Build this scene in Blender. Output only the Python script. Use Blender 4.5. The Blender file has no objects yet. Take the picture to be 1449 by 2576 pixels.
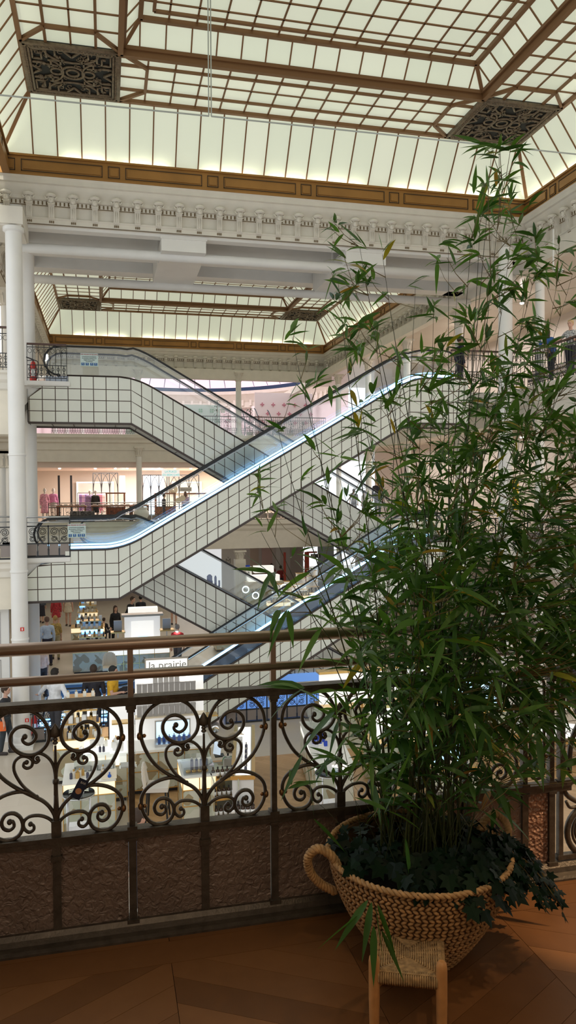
import bpy, bmesh, math, random
from mathutils import Vector, Matrix, noise
from math import sin, cos, pi, radians, sqrt, atan2

SC = bpy.context.scene
COL = SC.collection
# ------------------------------------------------------------------ camera, sky, exposure
FPX = 1910.0; CX, CY = 724.5, 1288.0; EYE = 1.62
YAW, PIT, ROL = radians(13.5), radians(-1.5), radians(-0.4)
_f = Vector((sin(YAW)*cos(PIT), cos(YAW)*cos(PIT), sin(PIT)))
_r = Vector((cos(YAW), -sin(YAW), 0)); _u = _r.cross(_f)
RIGHT = cos(ROL)*_r + sin(ROL)*_u; UP = -sin(ROL)*_r + cos(ROL)*_u; FWD = _f
cam_d = bpy.data.cameras.new('camera'); cam = bpy.data.objects.new('camera', cam_d); COL.objects.link(cam)
cam.matrix_world = Matrix(((RIGHT.x, UP.x, -FWD.x, 0), (RIGHT.y, UP.y, -FWD.y, 0), (RIGHT.z, UP.z, -FWD.z, EYE), (0, 0, 0, 1)))
cam_d.sensor_fit = 'VERTICAL'; cam_d.sensor_height = 36.0; cam_d.lens = FPX/2576*36.0
cam_d.clip_start = 0.05; cam_d.clip_end = 300
SC.camera = cam
SC.view_settings.view_transform = 'Standard'; SC.view_settings.look = 'None'
SC.view_settings.exposure = 0.2; SC.view_settings.gamma = 1.0; SC.view_settings.use_curve_mapping = False
W = bpy.data.worlds.new('world'); SC.world = W; W.use_nodes = True
W.node_tree.nodes['Background'].inputs[0].default_value = (0.93, 0.97, 1.0, 1)
W.node_tree.nodes['Background'].inputs[1].default_value = 1.1
try:
    SC.cycles.max_bounces = 8; SC.cycles.transparent_max_bounces = 24
    SC.cycles.sample_clamp_indirect = 4.0; SC.cycles.caustics_reflective = False; SC.cycles.caustics_refractive = False
except Exception: pass

def lamp(name, kind, loc, energy, color=(1, 1, 1), size=1.0, size_y=None, rot=(0, 0, 0), spot=None, blend=0.6):
    d = bpy.data.lights.new(name, kind); d.energy = energy; d.color = color
    if kind == 'AREA':
        d.size = size
        if size_y: d.shape = 'RECTANGLE'; d.size_y = size_y
    else: d.shadow_soft_size = size
    if spot: d.spot_size = radians(spot); d.spot_blend = blend
    o = bpy.data.objects.new(name, d); COL.objects.link(o); o.location = loc; o.rotation_euler = rot
    return o

# area fills added below the ceilings to brighten galleries and rotunda, facing down
WARM = (1.0, 0.80, 0.62); COOLW = (0.93, 0.97, 1.0); NEUT = (1.0, 0.95, 0.88)
lamp('gallery_fill', 'AREA', (4.5, 46.5, 2.9), 1150, (1, .86, .76), 12, 3)                    # shops of the middle floor
lamp('gallery_fill', 'AREA', (4.5, 46.8, -.95), 900, (1, .97, .94), 12, 3)                   # shops of the ground floor
lamp('gallery_fill', 'AREA', (15.2, 12, 8.3), 260, (1, .93, .86), 3, 14)
lamp('gallery_fill', 'AREA', (15.2, 32, 8.3), 330, (1, .93, .86), 3, 14)
lamp('gallery_fill', 'AREA', (15.2, 14, 3.9), 300, NEUT, 3, 18)
lamp('gallery_fill', 'AREA', (15.2, 34, 3.9), 300, NEUT, 3, 14)
lamp('gallery_fill', 'AREA', (15.0, 16, -.9), 300, NEUT, 3, 20)
lamp('rotunda_fill', 'AREA', (7, 60, 15.4), 1900, (1, .95, .97), 9, 9)  # fill added under the dome to brighten the drum
lamp('gallery_fill', 'AREA', (-5.5, 24, 3.7), 60, NEUT, 2, 3)
lamp('gallery_fill', 'AREA', (-5.5, 24, 8.2), 60, NEUT, 2, 3)
# warm spot over the balcony we stand on
lamp('balcony_spot', 'SPOT', (0.2, 0.6, 3.7), 40, (1, .72, .42), .06, rot=(radians(14), radians(-14), 0), spot=62, blend=.9)
lamp('balcony_spot', 'SPOT', (2.6, 1.5, 3.7), 42, (1, .74, .46), .04, rot=(radians(10), radians(10), 0), spot=60, blend=.8)

_sp = lamp('balcony_spot', 'SPOT', (4.3, 1.5, 3.75), 620, (1, .68, .38), .025, spot=13, blend=.5)
_sp.rotation_euler = (Vector((1.92, 2.55, 0))-_sp.location).to_track_quat('-Z', 'Y').to_euler()
lamp('balcony_fill', 'AREA', (.3, -1.4, 3.9), 26, (1, .80, .60), 3.5, 1.2)  # broad soft fill added behind the camera to lift the balcony

def ray(px, py): return RIGHT*((px-CX)/FPX) + UP*((CY-py)/FPX) + FWD
def atY(px, py, Y):
    d = ray(px, py); return Vector((0, 0, EYE)) + d*(Y/d.y)
def atZ(px, py, Z):
    d = ray(px, py); return Vector((0, 0, EYE)) + d*((Z-EYE)/d.z)
def atX(px, py, X):
    d = ray(px, py); return Vector((0, 0, EYE)) + d*(X/d.x)

# ------------------------------------------------------------------ materials
MATS = {}
def mat(name, color, rough=.5, metal=0, noise_amt=0, nscale=8, bump=0, bscale=30, emit=None, estr=0, spec=.5, trans=0, alpha=1, coat=0, sss=0):
    if name in MATS: return MATS[name]
    m = bpy.data.materials.new(name); m.use_nodes = True; nt = m.node_tree; b = nt.nodes['Principled BSDF']
    b.inputs['Base Color'].default_value = (*color, 1); b.inputs['Roughness'].default_value = rough
    b.inputs['Metallic'].default_value = metal; b.inputs['Specular IOR Level'].default_value = spec
    if coat: b.inputs['Coat Weight'].default_value = coat
    tc = nt.nodes.new('ShaderNodeTexCoord')
    if noise_amt:
        n = nt.nodes.new('ShaderNodeTexNoise'); n.inputs['Scale'].default_value = nscale; n.inputs['Detail'].default_value = 4
        nt.links.new(tc.outputs['Object'], n.inputs['Vector'])
        mr = nt.nodes.new('ShaderNodeMapRange'); mr.inputs[1].default_value = .3; mr.inputs[2].default_value = .7
        mr.inputs[3].default_value = 1-noise_amt; mr.inputs[4].default_value = 1+noise_amt
        nt.links.new(n.outputs['Fac'], mr.inputs[0])
        mx = nt.nodes.new('ShaderNodeVectorMath'); mx.operation = 'SCALE'; mx.inputs[0].default_value = color
        nt.links.new(mr.outputs[0], mx.inputs['Scale']); nt.links.new(mx.outputs[0], b.inputs['Base Color'])
    if bump:
        n = nt.nodes.new('ShaderNodeTexNoise'); n.inputs['Scale'].default_value = bscale; n.inputs['Detail'].default_value = 3
        nt.links.new(tc.outputs['Object'], n.inputs['Vector'])
        bp = nt.nodes.new('ShaderNodeBump'); bp.inputs['Strength'].default_value = bump; bp.inputs['Distance'].default_value = .01
        nt.links.new(n.outputs['Fac'], bp.inputs['Height']); nt.links.new(bp.outputs[0], b.inputs['Normal'])
    if emit: b.inputs['Emission Color'].default_value = (*emit, 1); b.inputs['Emission Strength'].default_value = estr
    if trans: b.inputs['Transmission Weight'].default_value = trans
    if alpha < 1: b.inputs['Alpha'].default_value = alpha
    MATS[name] = m; return m

def glassmat(name, tint, clear=.85, rough=.02):
    m = bpy.data.materials.new(name); m.use_nodes = True; nt = m.node_tree; nt.nodes.clear()
    o = nt.nodes.new('ShaderNodeOutputMaterial'); t = nt.nodes.new('ShaderNodeBsdfTransparent'); g = nt.nodes.new('ShaderNodeBsdfGlossy')
    t.inputs[0].default_value = (*tint, 1); g.inputs['Roughness'].default_value = rough; g.inputs[0].default_value = (.95, .98, 1, 1)
    fr = nt.nodes.new('ShaderNodeFresnel'); fr.inputs[0].default_value = 1.45
    ad = nt.nodes.new('ShaderNodeMath'); ad.operation = 'MULTIPLY_ADD'; ad.inputs[1].default_value = 1.0; ad.inputs[2].default_value = (1-clear)*.25
    nt.links.new(fr.outputs[0], ad.inputs[0]); mx = nt.nodes.new('ShaderNodeMixShader')
    nt.links.new(ad.outputs[0], mx.inputs[0]); nt.links.new(t.outputs[0], mx.inputs[1]); nt.links.new(g.outputs[0], mx.inputs[2])
    nt.links.new(mx.outputs[0], o.inputs[0]); MATS[name] = m; return m

white = mat('white_paint', (.80, .79, .76), .55, noise_amt=.03, nscale=2)
whitec = mat('white_plaster', (.73, .69, .61), .7, noise_amt=.04, nscale=3)
cream = mat('cream_plaster', (.78, .72, .60), .7, noise_amt=.05, nscale=3)
pinkw = mat('pinkish_plaster', (.80, .66, .58), .45)
bronze = mat('bronze_fascia', (.34, .165, .04), .45, .3, noise_amt=.12, nscale=1.5)
bronzed = mat('dark_bronze_rib', (.21, .105, .042), .5, .3)
bronzel = mat('bronze_edge_line', (.05, .028, .012), .6)
grilled = mat('grille_backing', (.02, .022, .02), .8)
grillem = mat('grille_metal', (.17, .125, .08), .55, .4, noise_amt=.3, nscale=12)
iron = mat('dark_iron', (.105, .088, .072), .40, .5, noise_amt=.25, nscale=30, bump=.15, bscale=120)
iron_far = mat('black_iron', (.04, .042, .045), .5, .4)
brassb = mat('aged_brass', (.30, .16, .07), .35, .8)
tube_br = mat('satin_bronze_tube', (.42, .32, .255), .28, .75, noise_amt=.08, nscale=6)
steel = mat('brushed_steel', (.55, .56, .57), .3, .9)
gold = mat('polished_gold', (.75, .50, .18), .25, .9)
black = mat('black_rubber', (.012, .012, .014), .35)
blackp = mat('black_plastic', (.02, .02, .022), .4)
dark = mat('dark_grey_metal', (.06, .06, .065), .45, .3)
tile_m = mat('cream_enamel_tile', (.74, .76, .68), .28, noise_amt=.03, nscale=2)
tile_b = mat('brown_tile_joint', (.075, .045, .03), .5)
trimdk = mat('dark_bronze_trim', (.07, .055, .048), .4, .5)
neon = mat('neon_tube', (.8, .9, 1), .4, emit=(.26, .58, 1.0), estr=4.2)
neon_s = mat('blue_line', (.3, .5, 1), .4, emit=(.16, .44, 1.0), estr=3.2)
stepm = mat('escalator_step', (.30, .34, .40), .4, .6)
glass = glassmat('clear_glass', (.95, .985, .985), .90)
glass2 = glassmat('display_glass', (.95, .98, .97), .75)
lightw = mat('lit_white_box', (.75, .75, .73), .5, emit=(1, .98, .92), estr=.62)
lightb = mat('lit_blue_screen', (.6, .8, 1), .5, emit=(.45, .74, 1.0), estr=1.0)
warmlit = mat('warm_lit_shelf', (.9, .8, .6), .5, emit=(1, .80, .5), estr=.75)
spotm = mat('spot_lens', (1, 1, 1), .5, emit=(1, .95, .88), estr=22)
wood_s = mat('red_brown_wood', (.28, .11, .05), .4, noise_amt=.2, nscale=9)
signw = mat('sign_white', (.85, .85, .83), .5)
textk = mat('black_lettering', (.03, .03, .03), .6)
textg = mat('grey_lettering', (.30, .29, .27), .6)
textr = mat('red_lettering', (.45, .05, .05), .6)
teal = mat('turquoise_lettering', (.05, .62, .60), .6, emit=(.05, .6, .6), estr=.3)
redm = mat('red_enamel', (.60, .03, .02), .3)
skin_l = mat('skin', (.62, .36, .26), .5)
red_post = mat('vermilion_paint', (.55, .07, .04), .5)

def hammered(name, col, sc, strength, vor=False):
    m = mat(name, col, .32, .25, noise_amt=.18, nscale=5); nt = m.node_tree; b = nt.nodes['Principled BSDF']
    tc = nt.nodes.new('ShaderNodeTexCoord')
    n = nt.nodes.new('ShaderNodeTexVoronoi' if vor else 'ShaderNodeTexNoise'); n.inputs['Scale'].default_value = sc
    if not vor: n.inputs['Detail'].default_value = 2.5; n.inputs['Distortion'].default_value = .8
    nt.links.new(tc.outputs['Object'], n.inputs['Vector'])
    bp = nt.nodes.new('ShaderNodeBump'); bp.inputs['Strength'].default_value = strength; bp.inputs['Distance'].default_value = .012
    nt.links.new(n.outputs[0], bp.inputs['Height']); nt.links.new(bp.outputs[0], b.inputs['Normal']); return m
ham1 = hammered('hammered_bronze_sheet', (.25, .185, .155), 42, 1.0)
ham2 = hammered('beaten_copper_sheet', (.42, .24, .17), 70, 1.0, True)

def plankmat(name, cols, rough, mapping_rot=0, brick=None, bump=.1, metal=0):
    """planks: colour per board from a face attribute 'rnd' + streaky grain"""
    m = bpy.data.materials.new(name); m.use_nodes = True; nt = m.node_tree; b = nt.nodes['Principled BSDF']
    tc = nt.nodes.new('ShaderNodeTexCoord'); mp = nt.nodes.new('ShaderNodeMapping')
    nt.links.new(tc.outputs['Object'], mp.inputs[0]); mp.inputs['Rotation'].default_value = (0, 0, mapping_rot)
    rmp = nt.nodes.new('ShaderNodeValToRGB')
    for i, c in enumerate(cols):
        e = rmp.color_ramp.elements[i] if i < 2 else rmp.color_ramp.elements.new(1)
        e.position = i/(len(cols)-1); e.color = (*c, 1)
    if brick:
        br = nt.nodes.new('ShaderNodeTexBrick'); br.inputs['Scale'].default_value = 1
        br.inputs['Brick Width'].default_value = brick[0]; br.inputs['Row Height'].default_value = brick[1]
        br.inputs['Mortar Size'].default_value = brick[2]; br.inputs['Color1'].default_value = (0, 0, 0, 1); br.inputs['Color2'].default_value = (1, 1, 1, 1)
        br.inputs['Mortar'].default_value = (0, 0, 0, 1)
        nt.links.new(mp.outputs[0], br.inputs[0]); src = br.outputs[0]
    else:
        a = nt.nodes.new('ShaderNodeAttribute'); a.attribute_name = 'rnd'; src = a.outputs['Fac']
    n = nt.nodes.new('ShaderNodeTexNoise'); n.inputs['Scale'].default_value = 14; n.inputs['Detail'].default_value = 5
    nt.links.new(mp.outputs[0], n.inputs[0])
    ad = nt.nodes.new('ShaderNodeMath'); ad.operation = 'MULTIPLY_ADD'; ad.inputs[1].default_value = .75
    nt.links.new(src, ad.inputs[0]); sb = nt.nodes.new('ShaderNodeMath'); sb.operation = 'MULTIPLY'; sb.inputs[1].default_value = .3
    nt.links.new(n.outputs[0], sb.inputs[0]); nt.links.new(sb.outputs[0], ad.inputs[2]); nt.links.new(ad.outputs[0], rmp.inputs[0])
    nt.links.new(rmp.outputs[0], b.inputs['Base Color']); b.inputs['Roughness'].default_value = rough
    bp = nt.nodes.new('ShaderNodeBump'); bp.inputs['Strength'].default_value = bump; bp.inputs['Distance'].default_value = .004
    nt.links.new(n.outputs[0], bp.inputs['Height']); nt.links.new(bp.outputs[0], b.inputs['Normal'])
    MATS[name] = m; return m
oak = plankmat('oak_boards', [(.12, .048, .014), (.18, .075, .024), (.27, .12, .042)], .42)
parq = plankmat('golden_parquet', [(.42, .24, .10), (.52, .31, .14), (.60, .37, .18)], .35, radians(45), (.5, .12, .003))
stone = plankmat('beige_stone_floor', [(.56, .48, .39), (.60, .53, .44), (.63, .56, .47)], .28, 0, (1.2, .8, .004), .02)

def marblemat(name):
    m = mat(name, (.50, .53, .42), .25); nt = m.node_tree; b = nt.nodes['Principled BSDF']
    tc = nt.nodes.new('ShaderNodeTexCoord'); mp = nt.nodes.new('ShaderNodeMapping'); mp.inputs['Rotation'].default_value = (.6, .7, .4); mp.inputs['Scale'].default_value = (3, 3, 3)
    nt.links.new(tc.outputs['Object'], mp.inputs[0])
    v = nt.nodes.new('ShaderNodeTexVoronoi'); v.distance = 'CHEBYCHEV'; v.inputs['Scale'].default_value = 1.4; nt.links.new(mp.outputs[0], v.inputs[0])
    sp = nt.nodes.new('ShaderNodeTexVoronoi'); sp.inputs['Scale'].default_value = 40; nt.links.new(tc.outputs['Object'], sp.inputs[0])
    r1 = nt.nodes.new('ShaderNodeValToRGB'); r1.color_ramp.interpolation = 'CONSTANT'
    r1.color_ramp.elements[0].color = (.50, .53, .42, 1); r1.color_ramp.elements[1].color = (.58, .59, .50, 1); r1.color_ramp.elements[1].position = .45
    e = r1.color_ramp.elements.new(.78); e.color = (.33, .27, .16, 1)
    sx = nt.nodes.new('ShaderNodeSeparateColor'); nt.links.new(v.outputs['Color'], sx.inputs[0]); nt.links.new(sx.outputs[0], r1.inputs[0])
    nt.links.new(r1.outputs[0], b.inputs['Base Color']); return m
marble = marblemat('veined_marble_panel')

# ------------------------------------------------------------------ mesh builder
class MB:
    def __init__(s): s.v = []; s.f = []; s.m = []; s.r = []
    def add(s, vs, fs, mi=0, r=0.0):
        n = len(s.v); s.v += [tuple(v) for v in vs]
        for f in fs: s.f.append(tuple(i+n for i in f)); s.m.append(mi); s.r.append(r)
        return s
    def box(s, x0, x1, y0, y1, z0, z1, mi=0, rz=0, piv=None, r=0.0):
        vs = [Vector((x, y, z)) for z in (z0, z1) for y in (y0, y1) for x in (x0, x1)]
        if rz:
            p = Vector(piv) if piv else Vector(((x0+x1)/2, (y0+y1)/2, 0)); R = Matrix.Rotation(rz, 3, 'Z')
            vs = [R @ (v-p) + p for v in vs]
        return s.add(vs, [(0, 2, 3, 1), (4, 5, 7, 6), (0, 1, 5, 4), (2, 6, 7, 3), (0, 4, 6, 2), (1, 3, 7, 5)], mi, r)
    def bar(s, a, b, w, h=None, up=(0, 0, 1), mi=0):
        a, b = Vector(a), Vector(b); h = h or w; d = (b-a).normalized(); u = Vector(up)
        sd = d.cross(u)
        if sd.length < 1e-4: sd = d.cross(Vector((0, 1, 0)))
        sd.normalize(); u = sd.cross(d).normalized(); vs = []
        for p in (a, b):
            for i, j in ((-1, -1), (1, -1), (1, 1), (-1, 1)): vs.append(p + sd*i*w/2 + u*j*h/2)
        return s.add(vs, [(0, 3, 2, 1), (4, 5, 6, 7), (0, 1, 5, 4), (1, 2, 6, 5), (2, 3, 7, 6), (3, 0, 4, 7)], mi)
    def tube(s, pts, r, n=8, mi=0, closed=False, cap=True, rr=None):
        pts = [Vector(p) for p in pts]; N = len(pts)
        if N < 2: return s
        vs = []; t0 = None; u = None
        for i in range(N):
            if closed: t = pts[(i+1) % N]-pts[i-1]
            else: t = pts[min(i+1, N-1)]-pts[max(i-1, 0)]
            if t.length < 1e-9: t = Vector((0, 0, 1))
            t.normalize()
            if u is None:
                u = t.cross(Vector((0, 0, 1)) if abs(t.z) < .9 else Vector((0, 1, 0))).normalized()
            else:
                u = (u - t*u.dot(t)); u = u.normalized() if u.length > 1e-6 else t.orthogonal().normalized()
            w = t.cross(u); R = rr[i] if rr else r
            for k in range(n): a = 2*pi*k/n; vs.append(pts[i] + (u*cos(a)+w*sin(a))*R)
        fs = []
        for i in range(N if closed else N-1):
            j = (i+1) % N
            for k in range(n): k2 = (k+1) % n; fs.append((i*n+k, i*n+k2, j*n+k2, j*n+k))
        if cap and not closed: fs.append(tuple(range(n-1, -1, -1))); fs.append(tuple((N-1)*n+k for k in range(n)))
        return s.add(vs, fs, mi)
    def lathe(s, prof, n=16, at=(0, 0, 0), mi=0, sx=1, sy=1, a0=0, a1=2*pi, cap=True):
        full = abs(a1-a0-2*pi) < 1e-6; m = n if full else n+1; vs = []; A = Vector(at)
        for r, z in prof:
            for k in range(m): a = a0+(a1-a0)*k/n; vs.append(A+Vector((r*cos(a)*sx, r*sin(a)*sy, z)))
        fs = []
        for i in range(len(prof)-1):
            for k in range(n if full else n):
                k2 = (k+1) % m if full else k+1
                fs.append((i*m+k, i*m+k2, (i+1)*m+k2, (i+1)*m+k))
        if full and cap:
            if prof[0][0] > 1e-5: fs.append(tuple(range(m-1, -1, -1)))
            if prof[-1][0] > 1e-5: fs.append(tuple((len(prof)-1)*m+k for k in range(m)))
        return s.add(vs, fs, mi)
    def ball(s, c, r, n=8, mi=0, sc=(1, 1, 1), rot=None):
        k = max(3, n//2+1); vs = []; fs = []; c = Vector(c)
        for i in range(k+1):
            th = pi*i/k
            for j in range(n):
                a = 2*pi*j/n; v = Vector((r*sin(th)*cos(a)*sc[0], r*sin(th)*sin(a)*sc[1], r*cos(th)*sc[2]))
                if rot: v = rot @ v
                vs.append(c+v)
        for i in range(k):
            for j in range(n): fs.append((i*n+j, (i+1)*n+j, (i+1)*n+(j+1) % n, i*n+(j+1) % n))
        return s.add(vs, fs, mi)
    def quad(s, a, b, c, d, mi=0): return s.add([a, b, c, d], [(0, 1, 2, 3)], mi)
    def prism(s, poly, axis, a, b, mi=0):
        """poly in the two axes other than `axis` (order x,y,z), extruded along axis from a to b"""
        def P(p, t):
            if axis == 'x': return (t, p[0], p[1])
            if axis == 'y': return (p[0], t, p[1])
            return (p[0], p[1], t)
        n = len(poly); vs = [P(p, a) for p in poly]+[P(p, b) for p in poly]
        fs = [tuple(range(n-1, -1, -1)), tuple(range(n, 2*n))]+[(i, (i+1) % n, n+(i+1) % n, n+i) for i in range(n)]
        return s.add(vs, fs, mi)
    def build(s, name, m, parent=None, smooth=False, off=None):
        me = bpy.data.meshes.new(name); o3 = Vector((0, 0, 0)); p = parent
        while p is not None: o3 = o3 + Vector(p.location); p = p.parent
        if off is not None: o3 = Vector(off)
        me.from_pydata([(v[0]-o3.x, v[1]-o3.y, v[2]-o3.z) for v in s.v], [], s.f)
        ms = m if isinstance(m, (list, tuple)) else [m]
        for x in ms: me.materials.append(x)
        if len(ms) > 1: me.polygons.foreach_set('material_index', s.m)
        if any(s.r):
            at = me.attributes.new('rnd', 'FLOAT', 'FACE'); at.data.foreach_set('value', s.r)
        if smooth:
            me.polygons.foreach_set('use_smooth', [True]*len(me.polygons))
            if smooth == 'a':
                try: me.set_sharp_from_angle(angle=radians(40))
                except Exception: pass
        me.validate(); me.update()
        bm = bmesh.new(); bm.from_mesh(me); bmesh.ops.recalc_face_normals(bm, faces=bm.faces); bm.to_mesh(me); bm.free()
        o = bpy.data.objects.new(name, me); COL.objects.link(o); o.parent = parent
        if off is not None: o.location = off
        return o

def tag(o, label=None, cat=None, group=None, kind=None):
    if label: o['label'] = label
    if cat: o['category'] = cat
    if group: o['group'] = group
    if kind: o['kind'] = kind
    return o
def thing(name, label, cat, loc=(0, 0, 0), rz=0, group=None):
    o = bpy.data.objects.new(name, None); COL.objects.link(o); o.location = loc; o.rotation_euler = (0, 0, rz); o.empty_display_size = .1
    return tag(o, label, cat, group)
def struct(name, mb, m, parent=None, label=None, smooth=False):
    o = mb.build(name, m, parent, smooth)
    if parent is None: tag(o, kind='structure')
    if label: o['label'] = label
    return o
def sroot(name, loc=(0, 0, 0)):
    o = bpy.data.objects.new(name, None); COL.objects.link(o); o.location = loc; return tag(o, kind='structure')
def kids(o): return [c for c in list(COL.objects) if c.parent == o]
def dup(root, loc, rz=None, label=None, group=None, scale=None, cache={}):
    if root.name not in cache: cache[root.name] = [(c, kids(c)) for c in kids(root)]
    r = root.copy(); COL.objects.link(r); r.location = loc
    if rz is not None: r.rotation_euler = (0, 0, rz)
    if label: r['label'] = label
    if group: r['group'] = group
    if scale: r.scale = (scale,)*3
    for c, gs in cache[root.name]:
        k = c.copy(); COL.objects.link(k); k.parent = r
        for g in gs: q = g.copy(); COL.objects.link(q); q.parent = k
    return r
def text(body, name, m, parent, loc, size, rot=(pi/2, 0, 0), ext=.002, sx=1.0):
    """lettering as a mesh; loc is in world space, centred"""
    c = bpy.data.curves.new('t', 'FONT'); c.body = body; c.size = size; c.extrude = ext; c.align_x = 'CENTER'; c.align_y = 'CENTER'
    t = bpy.data.objects.new('t', c); COL.objects.link(t)
    dg = bpy.context.evaluated_depsgraph_get(); me = bpy.data.meshes.new_from_object(t.evaluated_get(dg))
    bpy.data.objects.remove(t); me.materials.clear(); me.materials.append(m)
    o = bpy.data.objects.new(name, me); COL.objects.link(o); o.parent = parent
    o3 = Vector((0, 0, 0)); p = parent
    while p is not None: o3 = o3 + Vector(p.location); p = p.parent
    o.location = Vector(loc)-o3; o.rotation_euler = rot; o.scale = (sx, 1, 1)
    return o
def crom(pts, k=5):
    P = [Vector(p) for p in pts]; out = []
    for i in range(len(P)-1):
        a = P[max(i-1, 0)]; b = P[i]; c = P[i+1]; d = P[min(i+2, len(P)-1)]
        for j in range(k):
            t = j/k; out.append(.5*((2*b)+(c-a)*t+(2*a-5*b+4*c-d)*t*t+(3*b-a-3*c+d)*t**3))
    out.append(P[-1]); return out
H = 4.66
# ------------------------------------------------------------------ floors of the place
# balcony floor we stand on: oak boards, border courses along the railing then herringbone
fb = MB(); random.seed(4)
def board(poly, r):
    n = len(poly); fb.add([(p[0], p[1], 0.0) for p in poly]+[(p[0], p[1], -.02) for p in poly], [tuple(range(n))]+[(i, (i+1) % n, n+(i+1) % n, n+i) for i in range(n)], 0, r)
yy = 2.86
for k in range(2):
    w = .13; x = -6+random.random()
    while x < 7:
        L = random.uniform(1.2, 2.0); board([(x, yy-w+.0015), (x+L-.002, yy-w+.0015), (x+L-.002, yy), (x, yy)], random.random()*.8+.1); x += L
    yy -= w
bw = .135; L = .62
# chevron field: columns of slanted boards
xs = -6.0; par = 0
while xs < 7.5:
    y = yy+.6
    while y > -2.6:
        s = .36 if par else -.36
        a = [(xs+.001, y-bw+.0015), (xs+L-.001, y-bw+s+.0015), (xs+L-.001, y+s), (xs+.001, y)]
        if max(p[1] for p in a) <= yy+.0: board(a, random.random()*.85+.08)
        elif min(p[1] for p in a) < yy:
            # clip the board at the border course
            out = []
            for i in range(4):
                p, q = a[i], a[(i+1) % 4]
                if p[1] <= yy: out.append(p)
                if (p[1] <= yy) != (q[1] <= yy):
                    t = (yy-p[1])/(q[1]-p[1]); out.append((p[0]+t*(q[0]-p[0]), yy))
            if len(out) > 2: board(out, random.random()*.85+.08)
        y -= bw
    xs += L; par ^= 1
o = fb.build('floor', oak); tag(o, kind='structure', label='oak boarded balcony floor')
struct('floor', MB().box(-6, 7.6, -2.7, 2.9, -.32, -.021).box(-6, 7.6, 2.88, 2.98, -.5, -.0), whitec, label='balcony slab edge')
struct('ceiling', MB().box(-6, 7.6, -2.7, 2.9, 4.0, 4.3), whitec, label='balcony ceiling')
struct('wall_back', MB().box(-6, 7.6, -2.9, -2.7, -.3, 4.3), cream)
struct('wall_left', MB().box(-6.2, -6, -2.9, 2.9, -.3, 4.3), cream)
struct('wall_right', MB().box(7.6, 7.8, -2.9, 2.0, -.3, 4.3), cream)

# ground floor, with the opening of the lower escalators left free
HX0, HX1, HY0, HY1 = -1.9, 1.35, 22.95, 26.6      # well behind the escalator foot
KX0, KX1, KY0, KY1 = 3.2, 8.0, 20.35, 21.48       # well under the rising escalator
g = MB(); zt = -H
xs_ = sorted({-12, HX0, HX1, KX0, KX1, 24}); ys_ = sorted({2.5, HY0, HY1, KY0, KY1, 62})
for i in range(len(xs_)-1):
    for j in range(len(ys_)-1):
        mx_, my_ = (xs_[i]+xs_[i+1])/2, (ys_[j]+ys_[j+1])/2
        if (HX0 < mx_ < HX1 and HY0 < my_ < HY1) or (KX0 < mx_ < KX1 and KY0 < my_ < KY1): continue
        g.box(xs_[i], xs_[i+1], ys_[j], ys_[j+1], zt-.2, zt)
struct('floor', g, stone, label='beige stone floor of the ground floor')
p1, p2, p3 = atZ(286, 1985, -H), atZ(640, 1905, -H), atZ(765, 1895, -H)
pm = MB(); pm.box(.35, 10.5, 8, 17.55, zt, zt+.006); struct('floor', pm, parq, label='golden herringbone parquet between the counters')
pit = MB()
for (a, b, c, d) in ((HX0, HX1, HY0, HY1), (KX0, KX1, KY0, KY1)):
    pit.box(a, b, c, d, zt-2.4, zt-2.3); pit.box(a-.05, a, c, d, zt-2.3, zt-.2); pit.box(b, b+.05, c, d, zt-2.3, zt-.2); pit.box(a, b, c-.05, c, zt-2.3, zt-.2); pit.box(a, b, d, d+.05, zt-2.3, zt-.2)
struct('trim_1', pit, mat('blue_grey_shaft', (.04, .07, .14), .3), label='escalator well lining')
for i, (x0, x1, y0, y1) in enumerate(((HX0, HX1, HY0, HY1),)):
    for k in range(9):
        yq = y0+.2+k*.4
        n = MB().tube([(x0+.1, yq, zt+.02-.10*k), (x1-.1, yq, zt-.15-.12*k)], .03, 8)
        tag(n.build('neon_tube', neon), 'blue white neon tube running inside the escalator well below the ground floor', 'light', 'neon tubes in the escalator well')
for k in range(7):
    n = MB().tube([(-1.8, 20.32+.16*k, -H+.12+.06*(k % 3)), (.5, 20.32+.16*k, -H+.12+.06*(k % 3))], .022, 8)
    tag(n.build('neon_tube', neon_s if k % 2 else neon), 'blue white light line across the foot of the rising escalator behind the scrolled railing', 'light', 'light lines at the escalator foot')
for k in range(1):
    n = MB().tube([(KX0+.3, KY1-.15, zt-.5-.5*k), (KX1-.3, KY1-.15, zt-.5-.5*k)], .03, 8)
    tag(n.build('neon_tube', neon_s), 'blue strip light in the escalator well beyond the railing', 'light')

# ------------------------------------------------------------------ skylights
def skyglass():
    m = bpy.data.materials.new('opal_skylight_glass'); m.use_nodes = True; nt = m.node_tree; nt.nodes.clear()
    o = nt.nodes.new('ShaderNodeOutputMaterial'); e = nt.nodes.new('ShaderNodeEmission'); d = nt.nodes.new('ShaderNodeBsdfPrincipled')
    a = nt.nodes.new('ShaderNodeAttribute'); a.attribute_name = 'rnd'
    r = nt.nodes.new('ShaderNodeValToRGB'); r.color_ramp.elements[0].color = (.62, .66, .51, 1); r.color_ramp.elements[1].color = (.72, .73, .58, 1)
    nt.links.new(a.outputs['Fac'], r.inputs[0]); nt.links.new(r.outputs[0], e.inputs[0]); e.inputs[1].default_value = SKY
    d.inputs['Base Color'].default_value = (.55, .60, .50, 1); d.inputs['Roughness'].default_value = .25
    ad = nt.nodes.new('ShaderNodeAddShader'); nt.links.new(e.outputs[0], ad.inputs[0]); nt.links.new(d.outputs[0], ad.inputs[1]); nt.links.new(ad.outputs[0], o.inputs[0]); return m
SKY = .50
opal = skyglass()
tubelit = mat('cove_tube', (1, 1, 1), .5, emit=(1, .97, .80), estr=26)

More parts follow.
